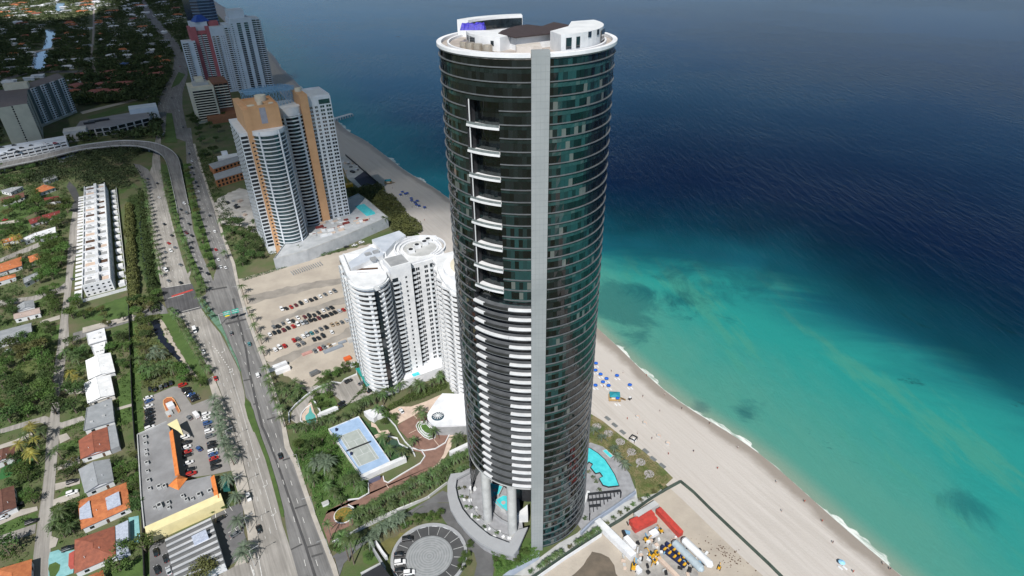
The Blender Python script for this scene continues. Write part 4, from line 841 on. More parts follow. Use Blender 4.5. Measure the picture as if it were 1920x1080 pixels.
# ---- white parking deck
B = Bld('parking_deck', tuple(G(60, 280)[:2]), 'long white parking deck with open storeys at the left edge, cars on its roof', 'parking deck', land='the white parking deck')
hs = 13.0; P = [G(*q, hs) for q in ((-14, 293), (124, 264.5), (121, 254), (-14, 277))]
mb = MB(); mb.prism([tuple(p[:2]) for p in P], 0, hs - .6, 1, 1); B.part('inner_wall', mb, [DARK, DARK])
mb = MB(); mb.prism([tuple(p[:2]) for p in [P[0] + Vector((0, -.6, 0)), P[1] + Vector((.6, -.5, 0)), P[2] + Vector((.6, .5, 0)), P[3]]], hs - .6, hs); B.part('roof', mb, mat('deck_top', (0.55, 0.6, 0.68), .7, (0.42, 0.46, 0.52), .1))
for z in (2.6, 6.0, 9.6, 12.9):
    mb = MB(); mb.strip([tuple(p[:2]) for p in (P[0], P[1], P[2])], -.9, z, z + (1.7 if z < 12 else 1.0)); B.part('floor_band', mb, WHITER)
for k in range(12):
    q = P[0].lerp(P[1], k / 11); mb = MB(); mb.box((q.x, q.y - .4, 0), .9, 1.4, hs, 0.1); B.part('pier', mb, WHITE)
B.done()
# ---- long low grey building
B = Bld('long_grey_building', tuple(G(210, 225)[:2]), 'long low grey building with two rows of dark window slots under the flyover bend', 'building', land='the long grey building')
hs = 10; P = [G(*q, hs) for q in ((136, 246), (206, 238), (281, 220), (277, 205), (150, 227))]
mb = MB(); mb.prism([tuple(p[:2]) for p in P], 0, hs, 0, 1); B.part('wall', mb, [LGREY, mat('long_roof', (0.26, 0.26, 0.28), .9, (0.2, 0.2, 0.22), .05, 6)])
for i in (0, 1): facade(B, tuple(P[i][:2]), tuple(P[i + 1][:2]), 0, hs, 2, [(1, 'G'), (.25, 'w')] * 5)
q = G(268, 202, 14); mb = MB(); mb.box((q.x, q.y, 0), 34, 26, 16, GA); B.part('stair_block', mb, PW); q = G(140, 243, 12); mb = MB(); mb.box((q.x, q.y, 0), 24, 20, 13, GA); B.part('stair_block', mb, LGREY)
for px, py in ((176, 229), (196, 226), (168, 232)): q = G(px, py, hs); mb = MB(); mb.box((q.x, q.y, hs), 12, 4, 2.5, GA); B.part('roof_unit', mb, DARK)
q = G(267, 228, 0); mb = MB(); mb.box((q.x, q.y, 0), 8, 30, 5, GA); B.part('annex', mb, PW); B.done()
# ---- orange motel
B = Bld('orange_motel', tuple(G(425, 325)[:2]), 'two long orange motel wings with grey roofs beside the tan tower', 'motel', land='the orange motel')
for q in (((391, 308), (450, 291), (455, 299), (400, 317)), ((400, 327), (456, 309), (460, 321), (404, 338))):
    P = [tuple(G(*p, 8)[:2]) for p in q][::-1]; mb = MB(); mb.prism(P, 0, 7.6); B.part('wall', mb, mat('orange_wall', (0.42, 0.17, 0.07), .85))
    mb = MB(); mb.prism([(x * 1.0, y) for x, y in P], 7.6, 8.2); B.part('roof', mb, GROOF); f = [G(*p, 8) for p in q]
    facade(B, tuple(f[3][:2]), tuple(f[2][:2]), 0, 7.4, 2, [(1, 'w'), (1.6, 'g')] * 8)
B.done()
B = Bld('white_villa', tuple(G(428, 292)[:2]), 'small white flat building with a turret behind the orange motel', 'building')
q = G(430, 292, 7); mb = MB(); mb.box((q.x, q.y, 0), 24, 12, 7, GA); B.part('wall', mb, WHITE); q = G(420, 284, 10); mb = MB(); mb.box((q.x, q.y, 0), 6, 6, 10, GA); B.part('turret', mb, WHITE); B.done()
# ---- flyover
FO = [(-14,309,-14,319,7),(30,299,30,309,7),(70,291.5,75,300,7.5),(123,279,150,281.5,8),(160,271.5,190,276.5,8),(208,265.5,225,273.5,8),(238,263.8,252,274,8),(268,265.3,274,277.5,7.6),(290,268.5,290,283,7),(310,275.5,302,290,6.2),(325,285,309,299,5.2),(335,298,314,312,4.2),(340,318,318,328,3),(347,352,323,350,1.6),(353,380,330,382,.7),(358,400,333,400,.45)]
th_ = thing('flyover', tuple(G(270, 272, 7)[:2]), 'curved concrete flyover sweeping left from the avenue above the trees', 'flyover', None, 'the flyover bend')
O_ = [G(a, b_, z) for a, b_, c, d, z in FO]; I_ = [G(c, d, z) for a, b_, c, d, z in FO]
def dense(P, k=4):
    out = []
    for i in range(len(P) - 1):
        p0, p1, p2, p3 = P[max(0, i - 1)], P[i], P[i + 1], P[min(len(P) - 1, i + 2)]
        for j in range(k):
            t = j / k; out.append(.5 * ((2 * p1) + (p2 - p0) * t + (2 * p0 - 5 * p1 + 4 * p2 - p3) * t * t + (3 * p1 - p0 - 3 * p2 + p3) * t ** 3))
    return out + [P[-1]]
O_, I_ = dense(O_), dense(I_); n = len(O_); up = Vector((0, 0, 1))
mb = MB(); vs = [p for p in O_] + [p for p in I_] + [p - up * .9 for p in O_] + [p - up * .9 for p in I_]; fs = []
for k in range(n - 1): fs += [(k, n + k, n + k + 1, k + 1), (2 * n + k, 2 * n + k + 1, 3 * n + k + 1, 3 * n + k), (k, k + 1, 2 * n + k + 1, 2 * n + k), (n + k, 3 * n + k, 3 * n + k + 1, n + k + 1)]
mb.add(vs, fs); mb.build('deck', ASPH, th_)
for E_, X in ((O_, I_), (I_, O_)):
    mb = MB(); J = [p + (q - p).normalized() * .45 for p, q in zip(E_, X)]; vs = []
    for P, dz in ((E_, -.3), (E_, .95), (J, .95), (J, 0.02)): vs += [p + up * dz for p in P]
    fs = []
    for k in range(n - 1):
        for a in range(3): fs.append((a * n + k, a * n + k + 1, (a + 1) * n + k + 1, (a + 1) * n + k))
    mb.add(vs, fs); mb.build('barrier', LGREY, th_)
for k in range(2, n - 20, 3):
    c = (O_[k] + I_[k]) / 2; mb = MB(); mb.cyl((c.x, c.y, 0), .9, c.z - .9, 12); mb.build('pier', LGREY, th_)
B = Bld('blue_roof_shed', tuple(G(128, 292)[:2]), 'long dark blue roofed shed with a pale edge, just below the flyover', 'shed')
P = [tuple(G(*q, 4)[:2]) for q in ((106, 293), (147, 282), (148, 288), (110, 300))][::-1]; mb = MB(); mb.prism(P, 0, 4, 0, 1); B.part('wall', mb, [LGREY, mat('navy_roof', (0.03, 0.06, 0.14), .6)])
# ------------------------------------------------------------------ houses
HP = []
def house(px, he, kind, roofm, wallm, label, cat='house', land=None, rise=1.3, ridge=None, over=.5, windows=True):
    """px: roof outline in the survey photo (eave height he), four corners; ridge 0 = parallel to edge 0-1"""
    P = [G(x, y, he) for x, y in px]; ar = sum(P[i].x * P[(i + 1) % 4].y - P[(i + 1) % 4].x * P[i].y for i in range(len(P)))
    if ar < 0: P = P[::-1]; ridge = None if ridge is None else (1 - ridge if False else ridge)
    c = sum(P, Vector()) / len(P)
    B = Bld('house', (c.x, c.y, 0), label, cat, land or None); HP.append([((p - c) * 1.0 + c)[:2] for p in P])
    I = [c + (p - c) * .94 for p in P]
    mb = MB(); mb.prism([tuple(p[:2]) for p in I], 0, he - .06)
    if kind in ('gable', 'hip') and len(P) == 4:
        l01, l12 = (P[1] - P[0]).length, (P[2] - P[1]).length
        rg = ridge if ridge is not None else (0 if l01 > l12 else 1)
        Q = P if rg == 0 else P[1:] + P[:1]
        e0, e1 = (Q[0] + Q[3]) / 2, (Q[1] + Q[2]) / 2
        if kind == 'hip': L = (e1 - e0).length; s = min(.42, .5 * (Q[3] - Q[0]).length / L); e0, e1 = e0.lerp(e1, s), e1.lerp(e0, s)
        up = Vector((0, 0, rise)); r0, r1 = e0 + up, e1 + up
        rf = MB(); rf.add([*Q, r0, r1], [(0, 1, 5, 4), (2, 3, 4, 5)] + ([(1, 2, 5), (3, 0, 4)] if kind == 'hip' else []) + [(3, 2, 1, 0)])
        if kind == 'gable':
            k = .94; g0, g1 = c + (r0 - c) * .94, c + (r1 - c) * .94; g0.z = g1.z = he + rise - .12
            a0, a1 = I if rg == 0 else I[1:] + I[:1], None
            for (a, b_, t) in ((a0[1], a0[2], g1), (a0[3], a0[0], g0)):
                d = (t - c); mb.add([(a.x, a.y, he - .07), (b_.x, b_.y, he - .07), (t.x, t.y, t.z)], [(0, 1, 2)])
        s_ = MB(); s_.strip([tuple(p[:2]) for p in (r0, r1)], .25, he + rise - .05, he + rise + .1); rfo = B.part('roof', rf, roofm); s_.build('ridge_cap', roofm, rfo)
    else:
        rf = MB(); rf.prism([tuple(p[:2]) for p in P], he - .05, he + .22, 0, None, True)
        rf.strip([tuple(p[:2]) for p in P], .25, he + .22, he + .5, 0, True); B.part('roof', rf, roofm)
    B.part('wall', mb, wallm)
    for j in range(3):
        q = c + (P[j] - c) * RND.uniform(.25, .5); ut = MB()
        if kind == 'flat': ut.box((q.x, q.y, he + .22), RND.uniform(.7, 1.5), RND.uniform(.6, 1.1), .6, GA); B.part('roof_unit', ut, LGREY)
        elif j < 2: ut.tube((q.x, q.y, he), (q.x, q.y, he + rise * .8 + .5), .12, n=6); B.part('vent_pipe', ut, WHITE)
    if windows:
        n_ = len(I)
        for i in range(n_):
            a, b_ = I[i], I[(i + 1) % n_]; t = (b_ - a); L = t.length; t /= L; n2 = Vector((t.y, -t.x, 0))
            if n2.dot(Vector((0, 0, 0)) - a) < 0 or L < 4: continue
            k = max(1, int(L / 4.5)); a0 = Vector((a.x, a.y, 0))
            for j in range(k):
                u = L * (j + .5) / k; w_ = MB()
                if j == k // 2 and i % 2 == 0: side_box(w_, a0, t, n2, u - .5, u + .5, -.1, .07, .1, 2.2); B.add('door', w_, BROWN)
                else: side_box(w_, a0, t, n2, u - .8, u + .8, -.1, .07, .9, 2.2); B.add('window', w_, GLASS)
    B.done(); return B, P
WR_ = mat('white_metal_roof', (0.78, 0.79, 0.80), .6, (0.60, 0.62, 0.64), .35, 7, contrast=(.25, .6))
GR_ = GROOF; PKW = mat('pale_wall', (0.60, 0.58, 0.54), .85)
b1, _ = house([(147,826),(201,800),(207,843),(151,861)], 3.2, 'gable', TERRA, WHITE, 'orange brown gabled house with a grey flat annex, beside the residential street', land='the orange house with grey annex', ridge=1)
mb = MB(); mb.prism([tuple(G(*q, 3)[:2]) for q in ((201,800),(216,795),(224,836),(207,843))][::-1], 0, 3.0); b1.part('annex', mb, GR_)
house([(147,880),(206,860),(213.5,901.5),(159,925)], 3.4, 'gable', GR_, WHITE, 'grey gabled house with a white end wall facing the viewer', land='the grey gabled house', rise=1.6)
b3, P3 = house([(145,940),(237,904),(245,951),(152,993)], 3.4, 'hip', ORANGE, WHITE, 'bright orange tiled house carrying two silver sheets on its roof', land='the orange house with silver sheets')
mb = MB()
for q in ((149.2,954.7, 168,939, 173.2,970, 149.8,974), (197.8,934.6, 223.1,922.2, 227,946.3, 201.7,956.7)):
    Z_ = 4.35; P = [tuple(G(q[i], q[i + 1], Z_)[:2]) for i in (0, 2, 4, 6)][::-1]; mb = MB(); mb.prism(P, 4.2, Z_ + .35, 0, None, True); b3.part('roof_sheet', mb, SHEET)
b4, _ = house([(140,1012),(215,986),(217,1042),(139,1076)], 3.3, 'hip', TERRA, WHITE, 'large dark terracotta hipped house with a grey sheet annex near the bottom edge', land='the terracotta hipped house', rise=2)
mb = MB(); mb.prism([tuple(G(*q, 3)[:2]) for q in ((216,986),(240,975),(241,1032),(218,1042))][::-1], 0, 3.0); b4.part('annex', mb, SHEET)
mb = MB(); mb.prism([tuple(G(*q, 2.6)[:2]) for q in ((129,1038),(139.5,1032),(138,1058),(128,1061))][::-1], 0, 2.6); b4.part('porch_roof', mb, mat('pink_red', (0.42, 0.09, 0.07), .8))
house([(165,1080),(193,1068),(199,1100),(168,1112)], 3.2, 'hip', ORANGE, WHITE, 'orange roofed house cut off by the bottom edge', land='the orange house on the bottom edge')
house([(-8,1068),(60,1048),(58,1100),(-8,1112)], 3.2, 'hip', ORANGE, WHITE, 'orange house roof in the bottom left corner', land='the corner orange house')
house([(-16,932),(26,910),(31,951),(-14,972)], 3.2, 'gable', BROOF, WHITE, 'brown ridged roof house at the left edge', land='the brown house at the left edge')
house([(-14,852),(30,836),(25,857),(-12,872)], 3.2, 'gable', BROOF, WHITE, 'dark brown roof house with white eaves at the left edge', land='the upper brown house')
house([(162,627),(196,616),(200,637),(166,647)], 3.6, 'flat', WHITER, WHITE, 'small square white flat roofed house nearest to the side street', land='the square white house')
house([(170,650),(198,641),(196,662),(178,669)], 3.0, 'flat', WHITER, WHITE, 'low white annex roof with palm shadows, between two white houses', land='the low white annex')
house([(160,676),(207,661),(216,697),(165,712)], 3.3, 'gable', WR_, WHITE, 'white gabled metal roof house, upper of the big white pair', land='the upper white gabled house', rise=1.2, ridge=1)
house([(157,719),(207,702),(215,740),(164,757)], 3.3, 'gable', WR_, PKW, 'white gabled metal roof house, lower of the big white pair', land='the lower white gabled house', rise=1.4)
house([(163,766),(210,747),(215,790),(157,808)], 3.3, 'flat', GR_, WHITE, 'pale grey flat roofed house just below the white gabled pair', land='the pale grey flat house')
house([(-14,624),(59,605),(60,622),(-14,650)], 3.3, 'gable', GR_, WHITE, 'long grey roofed house at the left edge beside a lawn', land='the long grey house', rise=.8)
house([(32,573),(63,562),(65,575),(33,584)], 3.4, 'gable', GR_, WHITE, 'pale grey gabled house, upper left behind the pink roofed one', land='the pale gabled house')
house([(27,588),(75,576),(76,587),(26,599)], 3.2, 'gable', mat('pinkish_roof', (0.36, 0.29, 0.26), .85), WHITE, 'pinkish brown roofed house with white front walls', land='the pinkish roofed house')
house([(-16,500),(40,481),(41,498),(-16,516)], 3.3, 'hip', ORANGE, WHITE, 'long orange tiled house at the left edge', land='the long orange house')
house([(52,481),(70,475),(80,483),(56,493)], 3.3, 'hip', ORANGE, WHITE, 'small pale orange hipped house among trees', land='the small orange hipped house')
house([(-14,524),(29,513),(30,519),(-14,532)], 3.2, 'hip', ORANGE, WHITE, 'narrow bright orange roof at the left edge below the long orange house', land='the narrow orange roof')
house([(44,447),(67,437),(71,444),(46,453)], 3.2, 'flat', WHITER, WHITE, 'left part of a long white flat roofed villa', land='the left white villa')
house([(68,437),(104,426),(105,437),(72,447)], 4.4, 'flat', WHITER, WHITE, 'right part of a long white flat roofed villa, taller', land='the right white villa')
house([(53,412),(75,405),(80,413),(57,421)], 3.3, 'hip', DRED, WHITE, 'dark red hipped roof, left of a pair', land='the left dark red roof')
house([(78,404),(112,394),(113,403),(82,413)], 3.3, 'hip', DRED, WHITE, 'dark red hipped roof, right of a pair', land='the right dark red roof')
house([(43,523),(71,510),(71,519),(45,533)], 3.2, 'flat', GR_, WHITE, 'grey flat roofed house with a dark red terrace', land='the grey house with red terrace')
house([(65,355),(82,346),(104,351),(68,364)], 3.6, 'hip', ORANGE, WHITE, 'bright orange hipped house standing alone below the flyover', land='the lone orange hipped house')
house([(82,371),(110,367),(113,376),(84,380)], 3.4, 'hip', DRED, WHITE, 'brown red roofed house just below the lone orange one', land='the brown red house')
house([(2,372),(45,360),(46,369),(3,382)], 3.4, 'gable', BROOF, WHITE, 'brown roofed white house at the far left below the flyover', land='the brown roofed white house')
house([(1,358),(22,352),(44,350),(20,362)], 3.2, 'flat', GR_, WHITE, 'grey flat roof behind the brown roofed white house')
house([(78,336),(104,327),(108,333),(82,343)], 3.0, 'flat', GR_, WHITE, 'pale grey shed roof close below the flyover', cat='shed')
house([(3,451),(27,444),(28,450),(4,457)], 2.8, 'flat', ORANGE, WHITE, 'small orange and white pavilion left of the white villa', cat='pavilion')
house([(18,446),(34,441),(44,446),(26,452)], 2.8, 'hip', ORANGE, WHITE, 'tiny orange pyramid roof beside the small pavilion', cat='pavilion')
AQ = mat('aqua_concrete', (0.22, 0.44, 0.46), .85, (0.16, 0.35, 0.37), .4)
area('driveway', z7(375,905, 440,885, 470,905, 560,885, 560,960, 550,1060, 480,1085, 365,1085, 365,960), AQ); area('lawn', z7(370,1000, 410,985, 450,1000, 455,1040, 420,1080, 360,1085), GRASS); area('patio', z7(965,645, 1040,630, 1055,830, 985,840), AQ)
for q in (z7(440,30, 500,10, 530,50, 450,90), z7(430,260, 520,225, 600,205, 600,240, 520,265, 430,290), z7(415,390, 600,350, 600,390, 415,440), z7(400,510, 590,440, 600,480, 400,560), z7(380,780, 440,800, 420,860, 370,880), z5(300,250, 450,205, 450,235, 300,275), z5(480,760, 640,750, 640,790, 520,800), z5(880,900, 1000,865, 1005,885, 880,920), z5(620,300, 1000,200, 1010,235, 620,340), z7(0,100, 120,60, 240,0, 250,20, 130,90, 0,130), z7(0,660, 130,590, 280,560, 285,590, 130,640, 0,700), z3(0,590, 150,565, 160,580, 10,615), z3(570,640, 640,480, 650,500, 590,660)): area('driveway', q, SIDE)
# ------------------------------------------------------------------ white row houses
TH_ = G(157, 566); dA = (G(167, 362, 9) - G(157, 566, 0)); LROW = 226.0; dA.z = 0; dA = dA.normalized(); dB = (G(240, 549) - G(157, 572)); dB.z = 0; dB = dB.normalized(); NU = 15; ul = LROW / NU
o_ = G(163, 560); rr_ = random.Random(9); oa = math.atan2(dB.y, dB.x)
dA = Vector((-dB.y, dB.x, 0)).lerp(A2, .9).normalized()
for i in range(NU):
    c = o_ + dA * (ul * i + 2); B = Bld('row_house', tuple((c + dB * 9)[:2]), ('%s white three storey row house counted from the near end of the row' % ('first second third fourth fifth sixth seventh eighth ninth tenth eleventh twelfth thirteenth fourteenth farthest'.split()[i])), 'row house', group='white row houses', land='the white row houses')
    def rb(u0, u1, v0, v1, z0, z1, m_=WHITER, name='wall'):
        mb = MB(); mb.prism([tuple((c + dB * u + dA * v)[:2]) for u, v in ((u0, v0), (u1, v0), (u1, v1), (u0, v1))], z0, z1); return B.part(name, mb, m_)
    hh = 8.2; full = i in (0,)
    rb(0, 17.4, .2, ul - .2, 0, hh); rb(.3, 6.5, .6, 1.2 if False else 1.4, hh, hh + 1.1, WHITE, 'parapet'); rb(0, 17.4, .2, .75, hh, hh + 1.2, WHITE, 'parapet'); rb(0, .5, .8, ul - .2, hh, hh + 1.1, WHITE, 'parapet')
    rb(8.4, 10.6, 2.4, ul - 2.5, hh, hh + 2.6, WHITE, 'stair_house'); rb(16.9, 17.4, .8, ul - .2, hh, hh + 1.1, WHITE, 'parapet')
    rb(1.6, 8.0, 3.2, ul * .62, hh, hh + .12, (BROWN, BEIGE, LGREY, GREY)[rr_.randrange(4)], 'terrace'); rb(11.2, 16.0, 3.0, ul * .6, hh, hh + .12, (BROWN, LGREY, BEIGE, GREY)[rr_.randrange(4)], 'terrace')
    rb(3, 5.2, ul * .7, ul * .7 + 2, hh, hh + .9, LGREY, 'roof_unit'); rb(11, 12.4, ul * .68, ul * .68 + 1.4, hh, hh + .9, LGREY, 'roof_unit')
    rb(17.4, 18.0, 1, ul - 1.5, 0, 5.4, WHITE, 'rear_bay')
    rb(20.2, 24.2, 2, ul * .5, 0, 2.6, WHITER, 'garden_pavilion'); rb(20.2, 24.4, ul * .55, ul * .55 + .3, 0, 1.7, WHITE, 'garden_wall')
    rb(-7.5, -3.2, 3, ul * .42, .0, .35, WHITER, 'driveway_slab'); rb(-7.5, -3.2, ul * .62, ul * .94, .0, .35, WHITER, 'driveway_slab')
    f0, f1 = c + dA * ul, c; facade(B, tuple(f0[:2]), tuple((f0 - dA * (ul - .3))[:2]), 0, hh, 3, [(1, 'g'), (.5, 'w')] * 3)
    if i == 0:
        facade(B, tuple((c + dA * .2)[:2]), tuple((c + dA * .2 + dB * 17.4)[:2]), 0, hh, 3, [(1, 's')] * 5)
        for k in range(9): q = c + dB * (1.5 + k * 1.3) + dA * 1.5; mb = MB(); mb.box((q.x, q.y, hh), .7, .9, .8, oa); B.part('roof_unit', mb, DARK)
    B.done()
def wall_thing(name, px, h, th, m_, label, cat, land=None):
    P = [tuple(G(*q)[:2]) for q in px]; mb = MB(); mb.strip(P, th, 0, h); o = mb.build(name, m_); tag(o, label, cat); return o
q0 = o_ + dB * 25.3; q1 = q0 + dA * (LROW + 4); mb = MB(); mb.strip([tuple((q0 - dA * 4)[:2]), tuple(q1[:2])], .35, 0, 2.1); tag(mb.build('garden_wall', WHITE), 'long white garden wall behind the row houses', 'wall')
mb = MB(); mb.strip([tuple((o_ - dA * 4 - dB * 6)[:2]), tuple((q0 - dA * 4)[:2])], .4, 0, 2.1); tag(mb.build('garden_wall', WHITE), 'white end wall between the row houses and the lawn', 'wall')
q0 = o_ - dB * 2.6; mb = MB(); mb.strip([tuple(q0[:2]), tuple((q0 + dA * LROW)[:2])], .25, 0, 1.5); tag(mb.build('garden_wall', WHITE), 'low white front wall along the row houses', 'wall')
mb = MB(); P = [(241,535),(243,600),(246,680),(249,760),(254,830),(264,900),(269,1000),(272,1085)]
wall_thing('boundary_wall', P, 2.4, .3, DARK, 'long dark boundary wall between the house gardens and the grass strip', 'wall')
# ------------------------------------------------------------------ strip mall
B = Bld('shopping_strip', tuple(G(300, 900)[:2]), 'grey roofed L shaped shopping strip with orange tiled edges and a pale yellow side wall', 'shop building', land='the shopping strip')
hs = 5.0; P = [G(*q, hs) for q in ((259,816),(313,792),(320,808),(331,888),(336,905),(396,891),(403,931),(272,990),(266,930))]
mb = MB(); mb.prism([tuple(p[:2]) for p in P][::-1], 0, hs, 0, 1); B.part('wall', mb, [CREAM, mat('mall_roof', (0.26, 0.265, 0.275), .9, (0.17, 0.172, 0.178), .12, 9, contrast=(.3, .7))])
mb = MB(); mb.strip([tuple(p[:2]) for p in (P[0], P[8], P[7])], -.4, hs, hs + .7); mb2 = MB(); mb2.strip([tuple(p[:2]) for p in (P[0], P[1])], .4, hs, hs + .7); B.part('parapet', mb, LGREY); B.part('parapet', mb2, LGREY)
a, b_ = G(272.5, 990, hs), G(403, 932, hs); d = G(421, 949, .5) - a; 
mb = MB(); t = (b_ - a).normalized(); n = Vector((t.y, -t.x, 0)); e = b_ + t * 2.5; mb.prism([tuple(p[:2]) for p in (a + n * .0, e, e + n * 4.5, a + n * 4.5)], 0, 5.8, 0, 0); B.part('yellow_side_wing', mb, YWALL)
def wedge(p0, p1, wd, z0, z1, m_):  # tiled mansard strip: slopes down to the right of p0->p1
    t = (p1 - p0).normalized(); n = Vector((t.y, -t.x, 0)) * wd; mb = MB()
    vs = [(p0.x, p0.y, z1), (p1.x, p1.y, z1), ((p1 + n).x, (p1 + n).y, z0), ((p0 + n).x, (p0 + n).y, z0), (p0.x, p0.y, z0), (p1.x, p1.y, z0)]
    mb.add(vs, [(0, 1, 2, 3)[::-1], (4, 5, 1, 0)[::-1], (0, 3, 4)[::-1], (1, 5, 2)[::-1], (3, 2, 5, 4)[::-1]]); B.part('tiled_edge', mb, m_)
OB = mat('bright_orange_tile', (0.62, 0.20, 0.05), .8, (0.46, 0.14, 0.035), .5, 5)
wedge(G(336,888,5.6), G(324,806,5.6), -2.6, 4.6, 6.0, OB); wedge(G(411,934,5.6), G(402,891,5.6), -2.6, 4.6, 6.0, OB)
mb = MB(); q = [G(*p, 5.2) for p in ((334.7,890.5),(352,896.6),(334.7,919),(315,911))]; c = sum(q, Vector()) / 4; mb.add([*q, c + Vector((0, 0, 2.2))], [(0, 1, 4), (1, 2, 4), (2, 3, 4), (3, 0, 4)][::1]); mb.f = [f[::-1] for f in mb.f]; B.part('tower_roof', mb, OB)
mb = MB(); q = [G(*p, 6.2) for p in ((314,796),(332,786),(345,818),(333,807))]; mb.prism([tuple(p[:2]) for p in q], 5.8, 6.4, 0, None, True); B.part('corner_canopy', mb, YWALL)
rr_ = random.Random(6)
for (x, y, s) in ((272,822,1.6),(273,833,1.4),(274,846,1.2),(275,854,1.2),(276,870,1.5),(277,885,1.2),(279,903,1.5),(281,918,1.3),(299,915,1.6),(309,914,1.6),(300,951,2),(290,953,1),(316,945,1.4),(343,932,1.3),(350,939,1.4),(361,937,1.2),(374,930,1.7),(394,923,1.6),(317,954,1.2)):
    p = G(x, y, hs); mb = MB(); mb.box((p.x, p.y, hs), s, s * 1.5, s * .8, GA + .2); mb.box((p.x, p.y, hs + s * .8), s * .6, s * .7, .15, GA, 1); B.part('roof_unit', mb, [LGREY, DARK])
f0, f1 = P[3], P[2]; facade(B, tuple(P[3][:2]), tuple(P[2][:2]), 0, 4.2, 1, [(1.4, 'g'), (.3, 'w')] * 8); facade(B, tuple(P[6][:2]), tuple(P[5][:2]), 0, 4.2, 1, [(1.4, 'g'), (.3, 'w')] * 3); B.done()
B = Bld('pylon_canopy', tuple(G(424, 905)[:2]), 'dark green awning over the entrance at the east end of the shopping strip', 'awning'); mb = MB(); mb.prism([tuple(G(*q, 3)[:2]) for q in ((414,892),(427,897),(432,921),(419,921))][::-1], 2.7, 3.1, 0, None, True); B.part('canvas', mb, mat('dark_green', (0.01, 0.09, 0.08), .7))
for q in ((426.5, 898), (431, 920)): p = G(*q); mb = MB(); mb.tube((p.x, p.y, 0), (p.x, p.y, 2.8), .12); B.part('post', mb, WHITE)
# traffic island in the car park
B = Bld('parking_island', tuple(G(323, 768)[:2]), 'orange U shaped planted island in the car park with a white box at its middle', 'planter', land='the orange island')
U = zp(490,590, 430,440, 430,395, 470,365, 520,362, 550,390, 620,525, 600,540, 530,415, 500,400, 470,410, 465,440, 515,580)
mb = MB(); mb.prism([tuple(G(*q)[:2]) for q in U][::-1], 0, .65); B.part('raised_bed', mb, mat('orange_soil', (0.36, 0.12, 0.05), .9)); mb = MB(); mb.strip([tuple(G(*q)[:2]) for q in U[:8]], .3, 0, .8); B.part('kerb', mb, mat('orange_kerb', (0.75, 0.42, 0.2), .8))
p = G(321, 764); mb = MB(); mb.box((p.x, p.y, 0), 3.2, 4.2, 2.4, GA + .2); B.part('kiosk', mb, WHITER); mb = MB(); mb.box((p.x + 1.5, p.y - 5, 0), 3.0, 4.0, 1.0, GA + .2); B.part('base', mb, LGREY); B.done()
# white ridged roof building
B = Bld('white_ridged_building', tuple(G(365, 1020)[:2]), 'low white building with parallel sawtooth roof ridges near the bottom edge', 'commercial building', land='the white ridged building')
hs = 4.6; P = [G(*q, hs) for q in ((309,1011),(395,970),(421,1056),(331,1098))]; mb = MB(); mb.prism([tuple(p[:2]) for p in P][::-1], 0, hs, 0, 1); B.part('wall', mb, [WHITER, mat('valley_grey', (0.14, 0.145, 0.15), .9)])
for i in range(8):
    f0, f1 = (i + .05) / 8, (i + .72) / 8; a, b_, c, d = P[0].lerp(P[3], f0), P[1].lerp(P[2], f0), P[1].lerp(P[2], f1), P[0].lerp(P[3], f1); u = Vector((0, 0, 1.0))
    mb = MB(); mb.add([a, b_, c, d, c + u, d + u], [(0, 1, 4, 5), (1, 2, 4), (0, 5, 3)]); mb.add([d, c, c + u, d + u], [(0, 1, 2, 3)], 1); B.part('roof_ridge', mb, [WHITER, MATS['valley_grey']])
q = G(376, 1009, 5.6); mb = MB(); mb.box((q.x, q.y, 4.5), 5.5, 4, 2.4, GA + .1); B.part('roof_house', mb, SHEET); B.done()
# ------------------------------------------------------------------ tennis garden
CT = mat('court_blue', (0.30, 0.42, 0.60), .85, (0.25, 0.36, 0.52), .3); CG = mat('court_green', (0.34, 0.375, 0.36), .85, (0.29, 0.325, 0.31), .4)
B = Bld('tennis_court', tuple(G(673, 840)[:2]), 'pale blue tennis court with a grey green playing field on a white raised deck', 'tennis court', land='the tennis court')
zc_ = 2.2; Q = [G(*q, zc_) for q in ((617,805),(672,782),(730.6,866),(679,892))]; mb = MB(); mb.prism([tuple(p[:2]) for p in Q][::-1], 0, zc_ - .05, 0, 1); B.part('deck', mb, [WHITE, CT])
mb = MB(); mb.strip([tuple(p[:2]) for p in Q], .35, 0, zc_ + .5, 0, True); B.part('kerb', mb, WHITE)
c0, c1, c3 = G(635.8, 818, zc_), G(671, 804.6, zc_), G(673, 876.5, zc_); ex = (c1 - c0); ex /= ex.length; ey = (c3 - c0); ey /= ey.length; LX, LY = 10.2, 24.4
def cq(mb, u0, v0, u1, v1, z): mb.add([tuple((c0 + ex * u + ey * v)[:2]) + (z,) for u, v in ((u0, v0), (u0, v1), (u1, v1), (u1, v0))], [(0, 1, 2, 3)])
mb = MB(); cq(mb, 0, 0, LX, LY, zc_ + .01); pf = B.part('playing_field', mb, CG); mb = MB()
for (a, b_, c, d) in ((0, 0, LX, .12), (0, LY - .12, LX, LY), (0, 0, .12, LY), (LX - .12, 0, LX, LY), (1.3, .13, 1.42, LY - .13), (LX - 1.42, .13, LX - 1.3, LY - .13), (1.43, LY * .27, LX - 1.43, LY * .27 + .1), (1.43, LY * .73, LX - 1.43, LY * .73 + .1), (LX / 2 - .05, LY * .27 + .11, LX / 2 + .05, LY * .73 - .01)): cq(mb, a, b_, c, d, zc_ + .02)
mb.build('court_line', WHITER, pf)
mb = MB(); a, b_ = c0 + ey * LY / 2 - ex * .9, c0 + ey * LY / 2 + ex * (LX + .9); mb.strip([tuple(a[:2]), tuple(b_[:2])], .08, zc_ + .05, zc_ + 1.0); B.part('net', mb, DARK)
